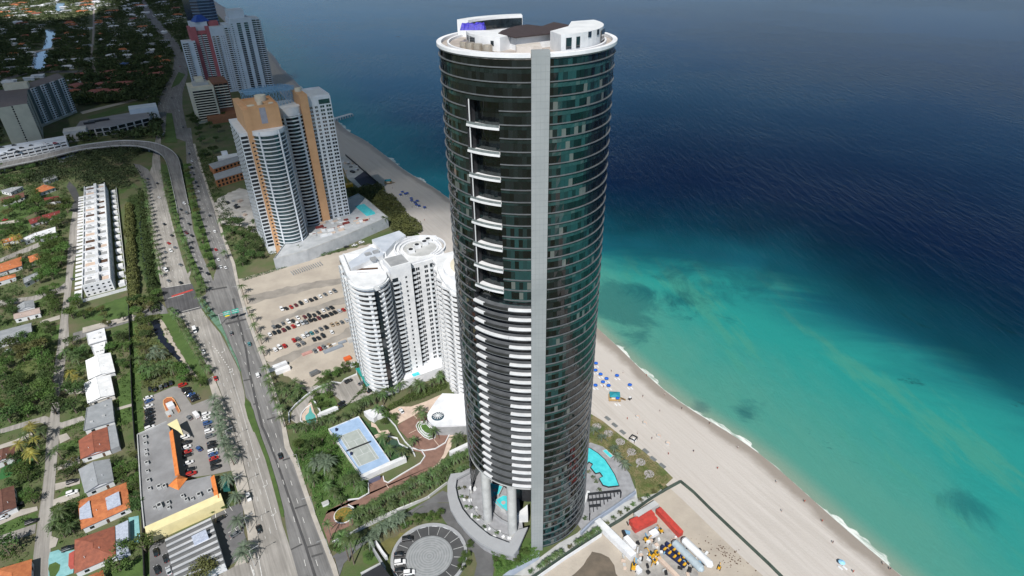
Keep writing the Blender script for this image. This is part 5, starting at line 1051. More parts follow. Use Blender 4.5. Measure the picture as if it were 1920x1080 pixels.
for q in (a, b_): mb = MB(); mb.tube((q.x, q.y, zc_), (q.x, q.y, zc_ + 1.15), .1); B.part('net_post', mb, DARK)
for q in ((631, 807), (659, 852)):
    p = G(*q, zc_); mb = MB(); mb.box((p.x, p.y, zc_), 1.1, 1.1, .9, .4); mb.box((p.x, p.y, zc_ + .9), .8, .3, .7, .4); B.part('bench', mb, NAVY)
B.done()
area('lawn', zt(640,190, 760,290, 1000,540, 1110,560, 900,640, 760,400), mat('garden_green', (0.035, 0.09, 0.028), .9, (0.02, 0.055, 0.018), .3, 8))
area('lawn', [(553,840),(575,800),(615,800),(680,895),(700,905),(720,900),(690,930),(640,950),(612,980),(600,965),(588,930),(570,890)], GRASS)
area('pond', zt(940,400, 990,420, 1040,480, 1080,510, 1040,550, 980,540, 940,500, 890,440), mat('green_pond', (0.035, 0.075, 0.05), .15))
area('drive', zt(330,1085, 370,1040, 540,950, 640,940, 720,895, 730,790, 850,740, 880,790, 900,800, 1020,720, 1130,650, 1200,600, 1225,560, 1190,520, 1130,510, 1120,480, 1100,420, 1000,320, 985,280, 1060,230, 1150,180, 1230,160, 1300,160, 1450,290, 1460,350, 1430,440, 1400,540, 1350,620, 1240,710, 1040,840, 900,920, 640,1040, 580,1085)+zr(400,350, 340,560, 130,650, 90,760, 20,560, 80,420), PAVER)
area('paving', zt(900,160, 1000,110, 1110,110, 1250,60, 1380,0, 1400,0, 1300,150, 1230,160, 1150,180, 1060,230, 985,270, 1000,240, 950,190), BEIGE)
area('paving', zt(1460,290, 1560,280, 1605,330, 1590,380, 1480,400, 1470,470, 1420,560, 1350,650, 1180,800, 1000,900, 940,900, 1040,840, 1240,710, 1350,620, 1400,540, 1430,440, 1462,350), BEIGE)
area('path', zt(750,250, 790,270, 830,330, 900,320, 920,350, 910,385, 830,380, 790,400, 770,370, 820,350, 790,300, 750,290), BEIGE)
for q in (zt(880,200, 920,240, 965,290, 985,330, 1050,430, 1110,490, 1140,560), zt(900,380, 980,400, 1000,450, 1080,490), zt(1120,490, 1200,510, 1230,560, 1190,620, 1020,720, 900,795, 870,780, 862,740), zt(720,800, 725,890, 640,938, 540,950), zt(540,1000, 590,1030), zt(1150,500, 1230,512, 1330,495, 1420,440, 1455,370)):
    LV += .0005; P = [tuple(G(*p)[:2]) for p in q]; mb = MB(); mb.strip(P, .45, 0, .75); struct('kerb', mb, WHITE)
for a, b_ in (((1090,355),(1160,320)),((1170,405),(1205,385)),((1310,405),(1360,470)),((880,810),(945,905)),((1130,190),(1160,220))):
    p, q = G(540 + a[0] / 4.8, 740 + a[1] / 4.8), G(540 + b_[0] / 4.8, 740 + b_[1] / 4.8); mb = MB(); mb.strip([tuple(p[:2]), tuple(q[:2])], .3, 0, .24 + LV * .1); struct('paving_band', mb, BEIGE)
B = Bld('tiered_planter', tuple(G(798, 802)[:2]), 'tiered white oval planter island with palms inside the brown drive', 'planter', land='the tiered oval planter')
E0 = zt(1150,285, 1170,250, 1250,240, 1310,300, 1335,350, 1325,395, 1270,410, 1220,385, 1170,335); c = sum((G(*q) for q in E0), Vector()) / 9
for k, (s, h) in enumerate(((1, .5), (.78, 1.0), (.56, 1.5))):
    P = [tuple((c + (G(*q) - c) * s)[:2]) for q in E0][::-1]; mb = MB(); mb.strip(P, .4, 0, h, 0, True); B.part('ring_wall', mb, WHITE); mb = MB(); mb.prism([tuple(((Vector((*p, 0)) - c) * .93 + c)[:2]) for p in P], 0, h - .2); B.part('planting', mb, LEAF)
B.done()
B = Bld('round_flower_bed', tuple(G(645, 967)[:2]), 'round white kerbed flower bed at the mouth of the brown drive', 'flower bed'); p = G(645, 967); mb = MB(); mb.cyl((p.x, p.y, 0), 4.3, .6, 28); B.part('kerb', mb, WHITE); mb = MB(); mb.cyl((p.x, p.y, .6), 3.9, .25, 28); B.part('flowers', mb, mat('flower_mix', (0.28, 0.16, 0.03), .9, (0.05, 0.10, 0.02), 1.2)); B.done()
def slabwall(px, h, label, m_=WHITE, zt_=0, th=1.2, name='garden_wall'):
    P = [tuple(G(*q)[:2]) for q in px]; mb = MB(); mb.strip(P, th, 0, h); tag(mb.build(name, m_), label, 'wall')
slabwall(zt(670,790, 850,705, 1070,610), 3.0, 'thick white garage wall along the brown drive below the tennis court', th=2.0); slabwall(zt(1470,570, 1640,490), 3.0, 'white wall section between the brown drive and the round tower', th=2)
slabwall(zr(130,750, 330,650, 560,520, 780,420, 1110,290), 1.0, 'low white wall along the palm hedge south of the brown drive', th=.4); slabwall(zt(290,200, 440,140), 2.2, 'white wall beside the small fountain pool', th=1.2)
slabwall(zr(160,740, 700,480, 1090,300, 1290,150), 1.4, 'long pale wall between the palm row and the service lane', LGREY, th=.4)
B = Bld('garage_opening', tuple(G(703, 903)[:2]), 'dark garage mouth with a blue grey shutter in the thick white wall', 'garage door'); p = G(703, 903); mb = MB(); mb.box((p.x, p.y, 0), 5.5, .6, 2.4, GA, 0); B.part('shutter', mb, mat('shutter', (0.12, 0.13, 0.2), .6)); B.done()
B = Bld('white_pavilion', tuple(G(702, 775)[:2]), 'white flat roofed pool pavilion behind the tennis court', 'pavilion', land='the white pavilion'); mb = MB(); mb.prism([tuple(G(*q, 3)[:2]) for q in zt(680,150, 740,130, 760,145, 850,100, 885,125, 880,165, 800,190, 770,215, 720,190)][::-1], 0, 3); B.part('wall', mb, WHITER); mb = MB(); mb.prism([tuple(G(*q, 3.3)[:2]) for q in zt(745,138, 850,95, 870,130, 790,170)][::-1], 3, 3.5); B.part('roof', mb, WHITE); B.done()
B = Bld('service_hut', tuple(G(611, 947)[:2]), 'small white box hut on the grass beside the avenue', 'hut'); p = G(611, 947); mb = MB(); mb.box((p.x, p.y, 0), 2.8, 1.6, 1.6, GA); B.part('wall', mb, WHITER); mb = MB(); mb.box((p.x, p.y, 1.6), 3.0, 1.8, .15, GA); B.part('roof', mb, LGREY); B.done()
# drop-off court of the white tower
area('drive', z6(690,1030, 640,1030, 580,990, 590,930, 640,880, 720,810, 800,760, 900,715, 980,705, 1000,680, 1080,650, 1120,740, 1240,770, 1060,860, 1000,870, 960,850, 900,800, 880,790, 780,790, 740,830, 720,850, 700,900, 680,940, 660,980, 680,1010), ASPL)
area('drive', z6(690,760, 780,730, 800,745, 710,790), ASPL)
for q in (z6(575,1010, 570,940, 620,880, 700,810, 790,750, 890,710, 960,720, 990,690, 1080,650), z6(700,1030, 660,1000, 665,950, 700,905, 740,880)):
    P = [tuple(G(*p)[:2]) for p in q]; mb = MB(); mb.strip(P, .5, 0, .8); struct('kerb', mb, WHITE)
area('lawn', z6(740,860, 760,800, 860,785, 920,840, 930,910, 810,935, 770,900), GRASS)
B = Bld('fountain_pool', tuple(G(586, 784)[:2]), 'curved turquoise fountain pool with a white rim beside the avenue', 'pool', land='the fountain pool')
mb = MB(); mb.prism([tuple(G(*q)[:2]) for q in z6(672,1000, 660,960, 690,925, 715,870, 735,862, 760,940, 775,960, 785,1010, 740,1035, 700,1030)][::-1], 0, .5); B.part('rim', mb, BEIGE)
mb = MB(); mb.prism([tuple(G(*q, .55)[:2]) for q in z6(690,985, 690,960, 715,935, 725,880, 740,930, 765,955, 775,1005, 745,1025, 710,1015)][::-1], 0, .56); B.part('water', mb, mat('teal_pool', (0.10, 0.36, 0.34), .1)); B.done()
slabwall(z6(745,840, 800,935), 1.6, 'straight white wall beside the fountain pool', th=.5); slabwall(z6(790,980, 940,920), 2.4, 'white wall right of the fountain pool', th=1)
# ------------------------------------------------------------------ round tower grounds
DG = mat('podium_grey', (0.31, 0.325, 0.34), .8, (0.29, 0.30, 0.315), .25)
area('lane', zr(105,900, 330,740, 560,620, 830,470, 1100,310, 1240,220, 1320,250, 1300,340, 1200,340, 1020,380, 930,450, 480,740, 400,800, 240,960, 200,1085, 150,900), mat('lane_dark', (0.13, 0.135, 0.14), .9, (0.10, 0.10, 0.105), .2))
area('drive', zr(900,480, 1000,400, 1120,345, 1300,345, 1400,440, 1560,620, 1700,760, 1750,850, 1770,960, 1750,1085, 1560,1085, 1590,960, 1560,850, 1480,800, 1440,720, 1350,640, 1270,540, 1220,460, 1100,440, 980,460), mat('drive_dark', (0.115, 0.117, 0.12), .9, (0.085, 0.087, 0.09), .2))
area('garden_bed', zr(590,760, 1000,570, 740,800, 660,900, 620,820), mat('dry_grass', (0.15, 0.14, 0.05), .95, (0.10, 0.10, 0.035), .4)); area('garden_bed', zr(1740,840, 1840,800, 1900,900)+[(985,1010),(1012,1008),(1013,1030),(960,1075),(935,1085),(925,1085),(928,1060)], GRASS)
area('promenade', zs(440,1067, 700,890, 900,740, 1080,640, 1200,520, 1500,330, 1640,200, 1920,160, 1920,250, 1300,640, 640,1067), mat('promenade_grey', (0.42, 0.43, 0.43), .85, (0.33, 0.34, 0.34), .3, 7))
area('ramp', zs(330,1067, 700,790, 700,900, 440,1067), mat('ramp_blue', (0.29, 0.34, 0.42), .8, (0.24, 0.28, 0.35), .3)); area('ramp', zs(1100,560, 1660,200, 1640,260, 1200,560, 1120,600), MATS['ramp_blue'])
area('pool_deck', [(1098,835),(1112,828),(1130,838),(1160,862),(1180,888),(1190,915),(1190,935),(1130,960),(1095,1000),(1080,980)], DECK)
area('beach_garden', [(1100,772),(1130,790),(1165,818),(1200,842),(1235,870),(1262,897),(1232,925),(1195,935),(1190,900),(1165,865),(1130,838),(1100,828)], mat('dune_garden', (0.075, 0.11, 0.03), .95, (0.20, 0.165, 0.09), .12, 8, contrast=(.4, .6)))
P = [(1103,815),(1118,822),(1135,838),(1152,855),(1170,872),(1185,890),(1198,915)]
mb = MB(); mb.strip([tuple(G(*q)[:2]) for q in dense([G(*p) * 0 + Vector((p[0], p[1], 0)) for p in P])] if False else [tuple(G(*q)[:2]) for q in P], 2.0, 0, .26); struct('path', mb, BEIGE)
for i, (x, y) in enumerate(((1119,800),(1141,813),(1163,829),(1184,848),(1201,867),(1217,889))):
    p = G(x, y); q = G(x - 9, y + 9); mb = MB(); mb.cyl((p.x, p.y, 0), 2.3, .34, 24, 0); mb.strip([tuple(p[:2]), tuple(q[:2])], .7, 0, .3); B = Bld('stone_circle', tuple(p[:2]), '%s round grey paved circle counted from the round tower in the beach garden' % ('first','second','third','fourth','fifth','sixth')[i], 'patio', group='paved circles in the beach garden'); B.part('paving', mb, mat('circle_grey', (0.36, 0.34, 0.35), .9)); B.done()
def pool(px, z, label, deckm=None, rim=DARK):
    P = [tuple(G(*q, z)[:2]) for q in px][::-1]; c = (sum(p[0] for p in P) / len(P), sum(p[1] for p in P) / len(P))
    B = Bld('swimming_pool', c, label, 'pool'); mb = MB(); mb.strip(P, -.35, z - .6, z + .06, 0, True); B.part('rim', mb, rim); mb = MB(); mb.prism(P, z - .6, z - .05); B.part('water', mb, POOLT); B.done()
pool([(1094,880),(1098,838),(1107,841),(1121,850),(1134,862),(1144,877),(1152,890),(1160,910),(1141,912),(1131,909),(1124,897),(1131,893),(1125,885),(1117,887),(1108,876),(1112,870),(1104,865)], 1.0, 'large curved turquoise pool at the seaward foot of the round tower')
pool([(1130,845),(1136,843),(1149,855),(1144,858)], 1.0, 'small narrow pale pool beside the large curved pool', rim=LGREY)
# round tower podium: crescent roof and terraces
B = Bld('podium_crescent', tuple(G(905, 960)[:2]), 'grey crescent shaped podium roof with terraces wrapping the foot of the round tower', 'podium', land='the grey crescent podium')
zr2 = 8.0
outer = zr(1325,45, 1290,130, 1290,260, 1320,400, 1390,520, 1500,640, 1620,740, 1740,800, 1850,840)+[(963,1040),(971,1030)]; inner = zr(1520,20, 1385,90, 1372,180, 1395,290, 1440,400, 1520,500, 1620,590, 1720,670)+[(955,1018),(971,993),(990,988)]
O = [G(*q, zr2) for q in outer]; I = [G(*q, zr2) for q in inner]
mb = MB(); ring = [tuple(p[:2]) for p in O] + [tuple(p[:2]) for p in (G(990, 988, zr2),)] + [tuple(p[:2]) for p in I[:-1][::-1]]
mb.prism(ring, zr2 - 1.2, zr2, 0, None, True); B.part('crescent_roof', mb, DG)
mb = MB(); full = [tuple((p + (Vector((CX, CY, 0)) - p) * .07)[:2]) for p in O] + [tp_(-6, 20), tp_(-40, 6), tp_(-100, 10), tuple(G(893, 872, 5.4)[:2]), tuple(G(868, 884, 5.4)[:2])]; mb.prism(full, 0, 5.4); B.part('terrace', mb, DECK)
for f, h in ((.26, 6.2), (.42, 6.9), (.55, 7.2)):
    mb = MB(); L = [(p + (Vector((CX, CY, 0)) - p) * f) for p in O[1:9]]; mb.strip([tuple(p[:2]) for p in L], .35, 5.4, h); B.part('terrace_wall', mb, DG)
rr_ = random.Random(8)
for k in range(26):
    p = O[1 + k % 8].lerp(O[2 + k % 8], rr_.random()); p = p + (Vector((CX, CY, 0)) - p) * rr_.uniform(.17, .34); mb = MB(); mb.box((p.x, p.y, 5.4), rr_.uniform(.8, 1.8), rr_.uniform(.8, 1.6), rr_.uniform(.3, .8), rr_.uniform(0, 2)); B.part('terrace_seat', mb, [WHITE, LGREY, WHITER][k % 3])
B.done()
for lab, px in (('upper left fan shaped children pool under the round tower', ((918,905),(942,912),(935,926),(919,933))), ('lower fan shaped children pool under the round tower', ((926,940),(943,929),(955,930),(955,960),(940,953)))):
    P = [tuple(G(*q, 7.2)[:2]) for q in px][::-1]; c = (sum(p[0] for p in P) / len(P), sum(p[1] for p in P) / len(P)); B = Bld('wading_pool', c, lab, 'pool'); mb = MB(); mb.strip(P, -.3, 5.4, 7.2, 0, True); B.part('rim', mb, LGREY); mb = MB(); mb.prism(P, 5.4, 7.1); B.part('water', mb, POOLT); mb = MB(); mb.cyl((c[0], c[1], 7.1), .9, .12, 18); B.part('island', mb, mat('pink_disc', (0.45, 0.36, 0.36), .8)); B.done()
B = Bld('terrace_shed', tuple(G(978, 975)[:2]), 'white slanted roof hut on the terrace left of the pale strip', 'hut'); mb = MB(); mb.prism([tuple(G(*q, 10)[:2]) for q in ((969,963),(989,946),(990,965),(969,966))][::-1], 5.4, 10); B.part('wall', mb, WHITE); B.done()
# round drop-off disc
B = Bld('roundabout', tuple(G(805, 1044)[:2]), 'round patterned car turntable court with radial parking bays near the bottom edge', 'roundabout', land='the round car court')
c = G(805, 1044); r_ = (G(849, 1044) - c).length; mb = MB(); mb.cyl((c.x, c.y, 0), r_ * 1.58, .3, 56, 0); B.part('bay_ring', mb, ASPD)
ringm, nn_, ll_, bb_ = nodes('ring_paving'); g_ = nn_.new('ShaderNodeNewGeometry'); sb = nn_.new('ShaderNodeVectorMath'); sb.operation = 'DISTANCE'; ll_.new(g_.outputs['Position'], sb.inputs[0]); sb.inputs[1].default_value = (c.x, c.y, .4)
wv = nmath(nn_, ll_, 'SINE', nmath(nn_, ll_, 'MULTIPLY', sb.outputs['Value'], 6.0)); cc_ = nmix(nn_, ll_, nmap(nn_, ll_, wv, -.6, .6), (0.19, 0.205, 0.215), (0.25, 0.265, 0.275)); cc_ = nmix(nn_, ll_, nmap(nn_, ll_, nnoise(nn_, ll_, g_.outputs['Position'], .5, 6), .4, .7, 0, .4), cc_, (0.33, 0.34, 0.35)); ll_.new(cc_, bb_.inputs['Base Color']); bb_.inputs['Roughness'].default_value = .8
mb = MB(); mb.cyl((c.x, c.y, .3), r_, .08, 48); B.part('paved_disc', mb, ringm)
for k in range(18):
    if k in (11, 12, 13): continue
    a = k * PI / 9 + .3; mb = MB(); mb.tube((c.x + r_ * 1.05 * math.cos(a), c.y + r_ * 1.05 * math.sin(a), .34), (c.x + r_ * 1.52 * math.cos(a), c.y + r_ * 1.52 * math.sin(a), .34), .11, n=4); B.part('bay_line', mb, LGREY)
    mb = MB(); mb.box((c.x + r_ * 1.5 * math.cos(a + .17), c.y + r_ * 1.5 * math.sin(a + .17), .3), .3, 2.4, .25, a + .17); B.part('wheel_stop', mb, WHITE)
mb = MB(); mb.strip([(c.x + r_ * 1.62 * math.cos(a * PI / 30), c.y + r_ * 1.62 * math.sin(a * PI / 30)) for a in range(-8, 50)], 1.2, 0, 1.0); B.part('rim_wall', mb, DG); B.done()
B = Bld('dark_flat_roof', tuple(G(715, 1072)[:2]), 'black flat roof corner of a building cut off by the bottom edge', 'building'); mb = MB(); mb.prism([tuple(G(*q, 6)[:2]) for q in ((676,1075),(713,1056),(738,1088),(745,1110),(690,1110))][::-1], 0, 6, 0, 1); B.part('wall', mb, [LGREY, mat('black_roof', (0.02, 0.022, 0.027), .8)]); mb = MB(); mb.prism([tuple(G(*q, 6)[:2]) for q in ((676,1075),(713,1056),(714,1058),(678,1078))][::-1], 6, 6.5); B.part('parapet', mb, LGREY); B.done()
slabwall([(692,1020),(702,1040),(722,1072)], 3.2, 'pale grey slanting wall beside the round car court', DG, th=.6); slabwall([(703,1022),(716,1042),(724,1052)], 2.4, 'thin white ramp wall left of the round car court', th=.9)
area('planting', zr(430,850, 480,820, 540,830, 555,880, 600,930, 520,980, 440,950), GRASS)
# pergola east of the tower
B = Bld('pergola', tuple(G(1135, 955)[:2]), 'dark slatted pergola with white slabs between the round tower and the promenade', 'pergola')
P = [G(*q, 4.5) for q in ((1103,928),(1165,921),(1106,963))]; mb = MB()
for f in (.0, .33, .66): a, b_ = P[0].lerp(P[2], f), P[1].lerp(P[2], f); mb = MB(); mb.strip([tuple(a[:2]), tuple(b_[:2])], .9, 4.1, 4.5); B.part('beam', mb, DARK)
for k in range(9): a = P[0].lerp(P[1], k / 9); b_ = P[2].lerp(P[1], k / 9); mb = MB(); mb.strip([tuple(a[:2]), tuple(b_[:2])], .3, 3.8, 4.05); B.part('beam', mb, DARK)
for q in P: mb = MB(); mb.tube((q.x, q.y, 0), (q.x, q.y, 4.1), .25); B.part('post', mb, DARK)
B.done()
slabwall([(1090,1005),(1110,985),(1150,958),(1192,928)], 2.2, 'blue grey parapet wall running from the round tower towards the beach', MATS['ramp_blue'], th=.7); slabwall([(1085,975),(1100,940),(1106,925)], 1.4, 'pale curved wall at the seaward foot of the round tower', th=1.2)
# ------------------------------------------------------------------ construction yard
SCR = mat('green_screen', (0.07, 0.10, 0.08), .85, (0.035, 0.055, 0.045), .3)
wall_thing('screen_fence', [(985,1095),(1040,1058),(1100,1016),(1164,978),(1215,942),(1250,920),(1276,906)], 2.0, .2, SCR, 'dark green screened fence between the promenade and the construction yard', 'fence')
wall_thing('screen_fence', [(1276,906),(1300,926),(1331,957),(1368,992),(1405,1027),(1440,1060),(1475,1095)], 2.0, .2, SCR, 'dark green screened fence between the construction yard and the beach', 'fence')
wall_thing('site_barrier', [(1000,1092),(1060,1050),(1128,1006)], 1.8, .35, WHITE, 'white barrier inside the fence beside the mud patch', 'barrier')
def cont(cx, cy, L, w_, h, ang, m_, name, label, cat, z=0, rib=True):
    p = G(cx, cy); B = Bld(name, tuple(p[:2]), label, cat, land=None); mb = MB(); mb.box((p.x, p.y, z + .15), L, w_, h, ang); B.part('body', mb, m_)
    mb = MB(); mb.box((p.x, p.y, z + h + .15), L * .98, w_ * .96, .1, ang); B.part('roof', mb, m_)
    if rib:
        for k in range(int(L / 1.2)):
            u = -L / 2 + .6 + k * 1.2; mb = MB(); mb.box((p.x + u * math.cos(ang), p.y + u * math.sin(ang), z + .2), .15, w_ + .12, h, ang); B.add('rib', mb, m_)
    B.done(); return B
ca = lambda a, b_: math.atan2(G(*b_).y - G(*a).y, G(*b_).x - G(*a).x)
LAND.append(('the construction yard', *G(1220, 1000)[:2]))
cont(1152, 1015, 21, 2.9, 2.9, ca((1132,995),(1190,1052)), WHITE, 'site_trailer', 'long white site trailer beside the mud patch', 'trailer')
cont(1211, 962, 12, 2.6, 2.7, ca((1188,978),(1235,948)), LGREY, 'site_trailer', 'pale grey long container against the green fence', 'container')
cont(1203, 977, 11.5, 2.5, 2.6, ca((1186,988),(1232,966)), RED, 'shipping_container', 'red shipping container nearest to the pale grey one', 'container')
cont(1208, 986, 11.5, 2.5, 2.6, ca((1192,997),(1238,974)), RED, 'shipping_container', 'red shipping container, lower of the side by side pair', 'container')
cont(1254, 983, 14, 2.5, 2.6, ca((1236,962),(1276,1005)), RED, 'shipping_container', 'red shipping container slanting beside the open sand', 'container')
cont(1180, 1022, 5.5, 2.3, 2.4, ca((1172,1014),(1188,1032)), WHITER, 'site_cabin', 'small white cabin between the trailer and the red containers', 'cabin')
cont(1225, 1003, 3.6, 2.4, 1.8, .5, WHITER, 'site_cabin', 'tiny white cabin below the red container pair', 'cabin')
cont(1196, 1071, 2.6, 2.0, 1.6, ca((1172,1014),(1188,1032)), WHITER, 'site_cabin', 'tiny white cabin at the bottom edge beside yellow machines', 'cabin')
cont(1258, 1072, 14, 1.5, 1.2, ca((1250,1060),(1275,1085)), BEIGE, 'site_trailer', 'low beige rack at the bottom edge below the drum racks', 'rack')
for i, (a, b_, m_, lab) in enumerate((((1265,1018),(1314,1066), mat('grey_tank', (0.36, 0.43, 0.47), .5, (0.28, 0.34, 0.38), .5), 'pale blue grey horizontal silo tank, left of the pair'), ((1283,1013),(1331,1058), WHITE, 'white horizontal silo tank, right of the pair'))):
    p, q = G(*a, 1.9), G(*b_, 1.9); B = Bld('silo_tank', tuple(p[:2]), lab, 'tank'); mb = MB(); mb.tube(p, q, 1.6, n=24); B.part('barrel', mb, m_, False); d = (q - p).normalized(); mb = MB(); mb.tube(q, q + d * 1.2, 1.6, .7, 24); mb.tube(p, p - d * .7, 1.6, 1.0, 24); B.part('end_cone', mb, m_)
    for f in (.2, .8): c = p.lerp(q, f); mb = MB(); mb.box((c.x, c.y, 0), .4, 2.6, 1.2, math.atan2(d.y, d.x)); B.part('cradle', mb, DARK)
    B.done()
a0, ax_, ay_ = G(1246, 1030), (G(1292, 1066) - G(1246, 1030)) / 5, (G(1262, 1019) - G(1246, 1030)) / 1.55
for i in range(5):
    for j in range(2):
        p = a0 + ax_ * i + ay_ * (j * .85 - .2); an = math.atan2(ax_.y, ax_.x); B = Bld('drum_rack', tuple(p[:2]), 'navy steel rack with a yellow drum in the %s row, %s from the red containers' % (('left', 'right')[j], ('first', 'second', 'third', 'fourth', 'fifth')[i]), 'rack', group='drum racks in the yard')
        mb = MB(); mb.box((p.x, p.y, .1), 2.3, 2.0, .3, an); mb.box((p.x - .5 * math.cos(an), p.y - .5 * math.sin(an), .4), 1.3, 1.5, 1.3, an); B.part('frame', mb, NAVY); mb = MB(); d = Vector((math.sin(an), -math.cos(an), 0)); mb.tube(Vector((p.x, p.y, 1.5)) + ax_.normalized() * .6 - d * .6, Vector((p.x, p.y, 1.5)) + ax_.normalized() * .6 + d * .7, .5, n=12); B.part('drum', mb, YEL); mb = MB(); mb.box((p.x + .9 * math.cos(an), p.y + .9 * math.sin(an), .4), .3, 1.8, 1.0, an); B.part('guard', mb, DARK); B.done()
def machine(x, y, label, s=1.0, ang=.4):
    p = G(x, y); B = Bld('yellow_machine', tuple(p[:2]), label, 'machine', group='yellow machines in the yard'); c_, s_ = math.cos(ang), math.sin(ang)
    for w_ in (-1, 1): mb = MB(); mb.box((p.x - s_ * w_ * .9 * s, p.y + c_ * w_ * .9 * s, 0), 3.0 * s, .5 * s, .7 * s, ang); B.part('track', mb, DARK)
    mb = MB(); mb.box((p.x, p.y, .7 * s), 2.4 * s, 1.7 * s, 1.0 * s, ang); mb.box((p.x - c_ * .7 * s, p.y - s_ * .7 * s, 1.7 * s), .9 * s, 1.4 * s, .5 * s, ang); B.part('body', mb, YEL)
    mb = MB(); mb.box((p.x + c_ * .4 * s, p.y + s_ * .4 * s, 1.7 * s), .9 * s, .9 * s, .9 * s, ang); B.part('cab', mb, BGLASS)
    mb = MB(); a = Vector((p.x + c_ * 1.2 * s, p.y + s_ * 1.2 * s, 1.6 * s)); b_ = a + Vector((c_ * 1.6 * s, s_ * 1.6 * s, 1.2 * s)); mb.tube(a, b_, .16 * s, n=6); mb.tube(b_, b_ + Vector((c_ * 1.2 * s, s_ * 1.2 * s, -1.8 * s)), .14 * s, n=6); B.part('arm', mb, YEL); B.done()
machine(1212, 1014, 'small yellow machine just below the red container pair', .8); machine(1239, 997, 'small yellow machine right of the tiny white cabin', .7, 2); machine(1222, 1045, 'yellow digger left of the drum racks', 1.0, 2.2); machine(1231, 1040, 'yellow lifter touching the drum racks', .8, 5); machine(1188, 1066, 'yellow machine at the bottom edge beside the white cabin', 1.0, 1.3); machine(1228, 1054, 'lowest yellow machine left of the drum racks', .8, 4); machine(1348, 1066, 'yellow machine beyond the white silo tank', .6, 1)
rr_ = random.Random(21)
for i in range(95):
    x, y = rr_.uniform(1165, 1330), rr_.uniform(980, 1080)
    if x - 1172 > (y - 960) * 1.7 + 20: continue
    p = G(x, y); mb = MB(); mb.box((p.x, p.y, 0), rr_.uniform(.6, 2.4), rr_.uniform(.4, 1.4), rr_.uniform(.3, 1.3), rr_.uniform(0, 3)); k = rr_.randrange(5); o = mb.build('material_crate', [LGREY, WHITE, BEIGE, DARK, MATS['blue_steel']][k]); tag(o, None, 'crate', None, None, ['grey', 'white', 'beige', 'black', 'blue'][k] + ' crate')
for x, y in ((1180,985),(1206,1000),(1245,1012),(1208,1056),(1262,1054),(1296,1048),(1340,1050),(1128,1000),(1250,1076)): LAND.append((None, *G(x, y)[:2]))
LAND = [q for q in LAND if q[0]]
for ph, x, y in (('the long white site trailer', 1152, 1015), ('the red container pair', 1206, 982), ('the drum racks', 1268, 1045), ('the silo tanks', 1298, 1040), ('the slanting red container', 1254, 983)): LAND.append((ph, *G(x, y)[:2]))
# fenced lot behind the tan tower, with a crane
B = Bld('crawler_crane', tuple(G(653, 350)[:2]), 'yellow lattice crane standing behind the tan tower', 'crane'); p = G(655, 352); mb = MB(); mb.box((p.x, p.y, 1.2), 7, 5, 3, .5); B.part('cab', mb, YEL)
for s in (-1, 1): mb = MB(); mb.box((p.x + s * 2.4, p.y, 0), 1.2, 8, 1.2, .2); B.part('track', mb, DARK)
q = G(643, 316, 26); mb = MB()
for dx, dy in ((-.7, 0), (.7, 0), (0, 1)): mb.tube((p.x + dx, p.y + dy, 3.5), (q.x + dx * .5, q.y + dy * .5, q.z), .22, n=5)
B.part('boom', mb, YEL); B.done()
area('dirt', [(636,296),(650,292),(708,344),(672,352),(645,330)], LGREY); area('slab', [(664,335),(685,320),(708,344),(678,350)], mat('navy_slab', (0.03, 0.035, 0.06), .8))
wall_thing('screen_fence', [(648,293),(670,312),(709,346)], 2.6, .3, DARK, 'dark fence around the lot behind the tan tower, next to the sand', 'fence')
rr_ = random.Random(31)
for i in range(12): p = G(rr_.uniform(642, 672), rr_.uniform(302, 328)); mb = MB(); mb.box((p.x, p.y, 0), rr_.uniform(2, 6), rr_.uniform(1, 3), rr_.uniform(.5, 2), rr_.uniform(0, 3)); tag(mb.build('material_crate', [WHITE, BEIGE, DARK][i % 3]), None, 'crate', None, None, ['white', 'beige', 'black'][i % 3] + ' building material stack')
LAND.append(('the yellow crane', *G(653, 350)[:2]))
# fishing pier
B = Bld('fishing_pier', tuple(G(645, 224)[:2]), 'thin pale fishing pier running out to sea behind the tan tower', 'pier')
a, b_ = G(624, 229), G(662, 218); mb = MB(); mb.strip([tuple(a[:2]), tuple(b_[:2])], 5, 3, 3.6); B.part('deck', mb, WHITE)
for k in range(9): p = a.lerp(b_, k / 8); mb = MB(); mb.cyl((p.x, p.y, -2), .6, 5, 8); B.part('pile', mb, LGREY)
B.done()
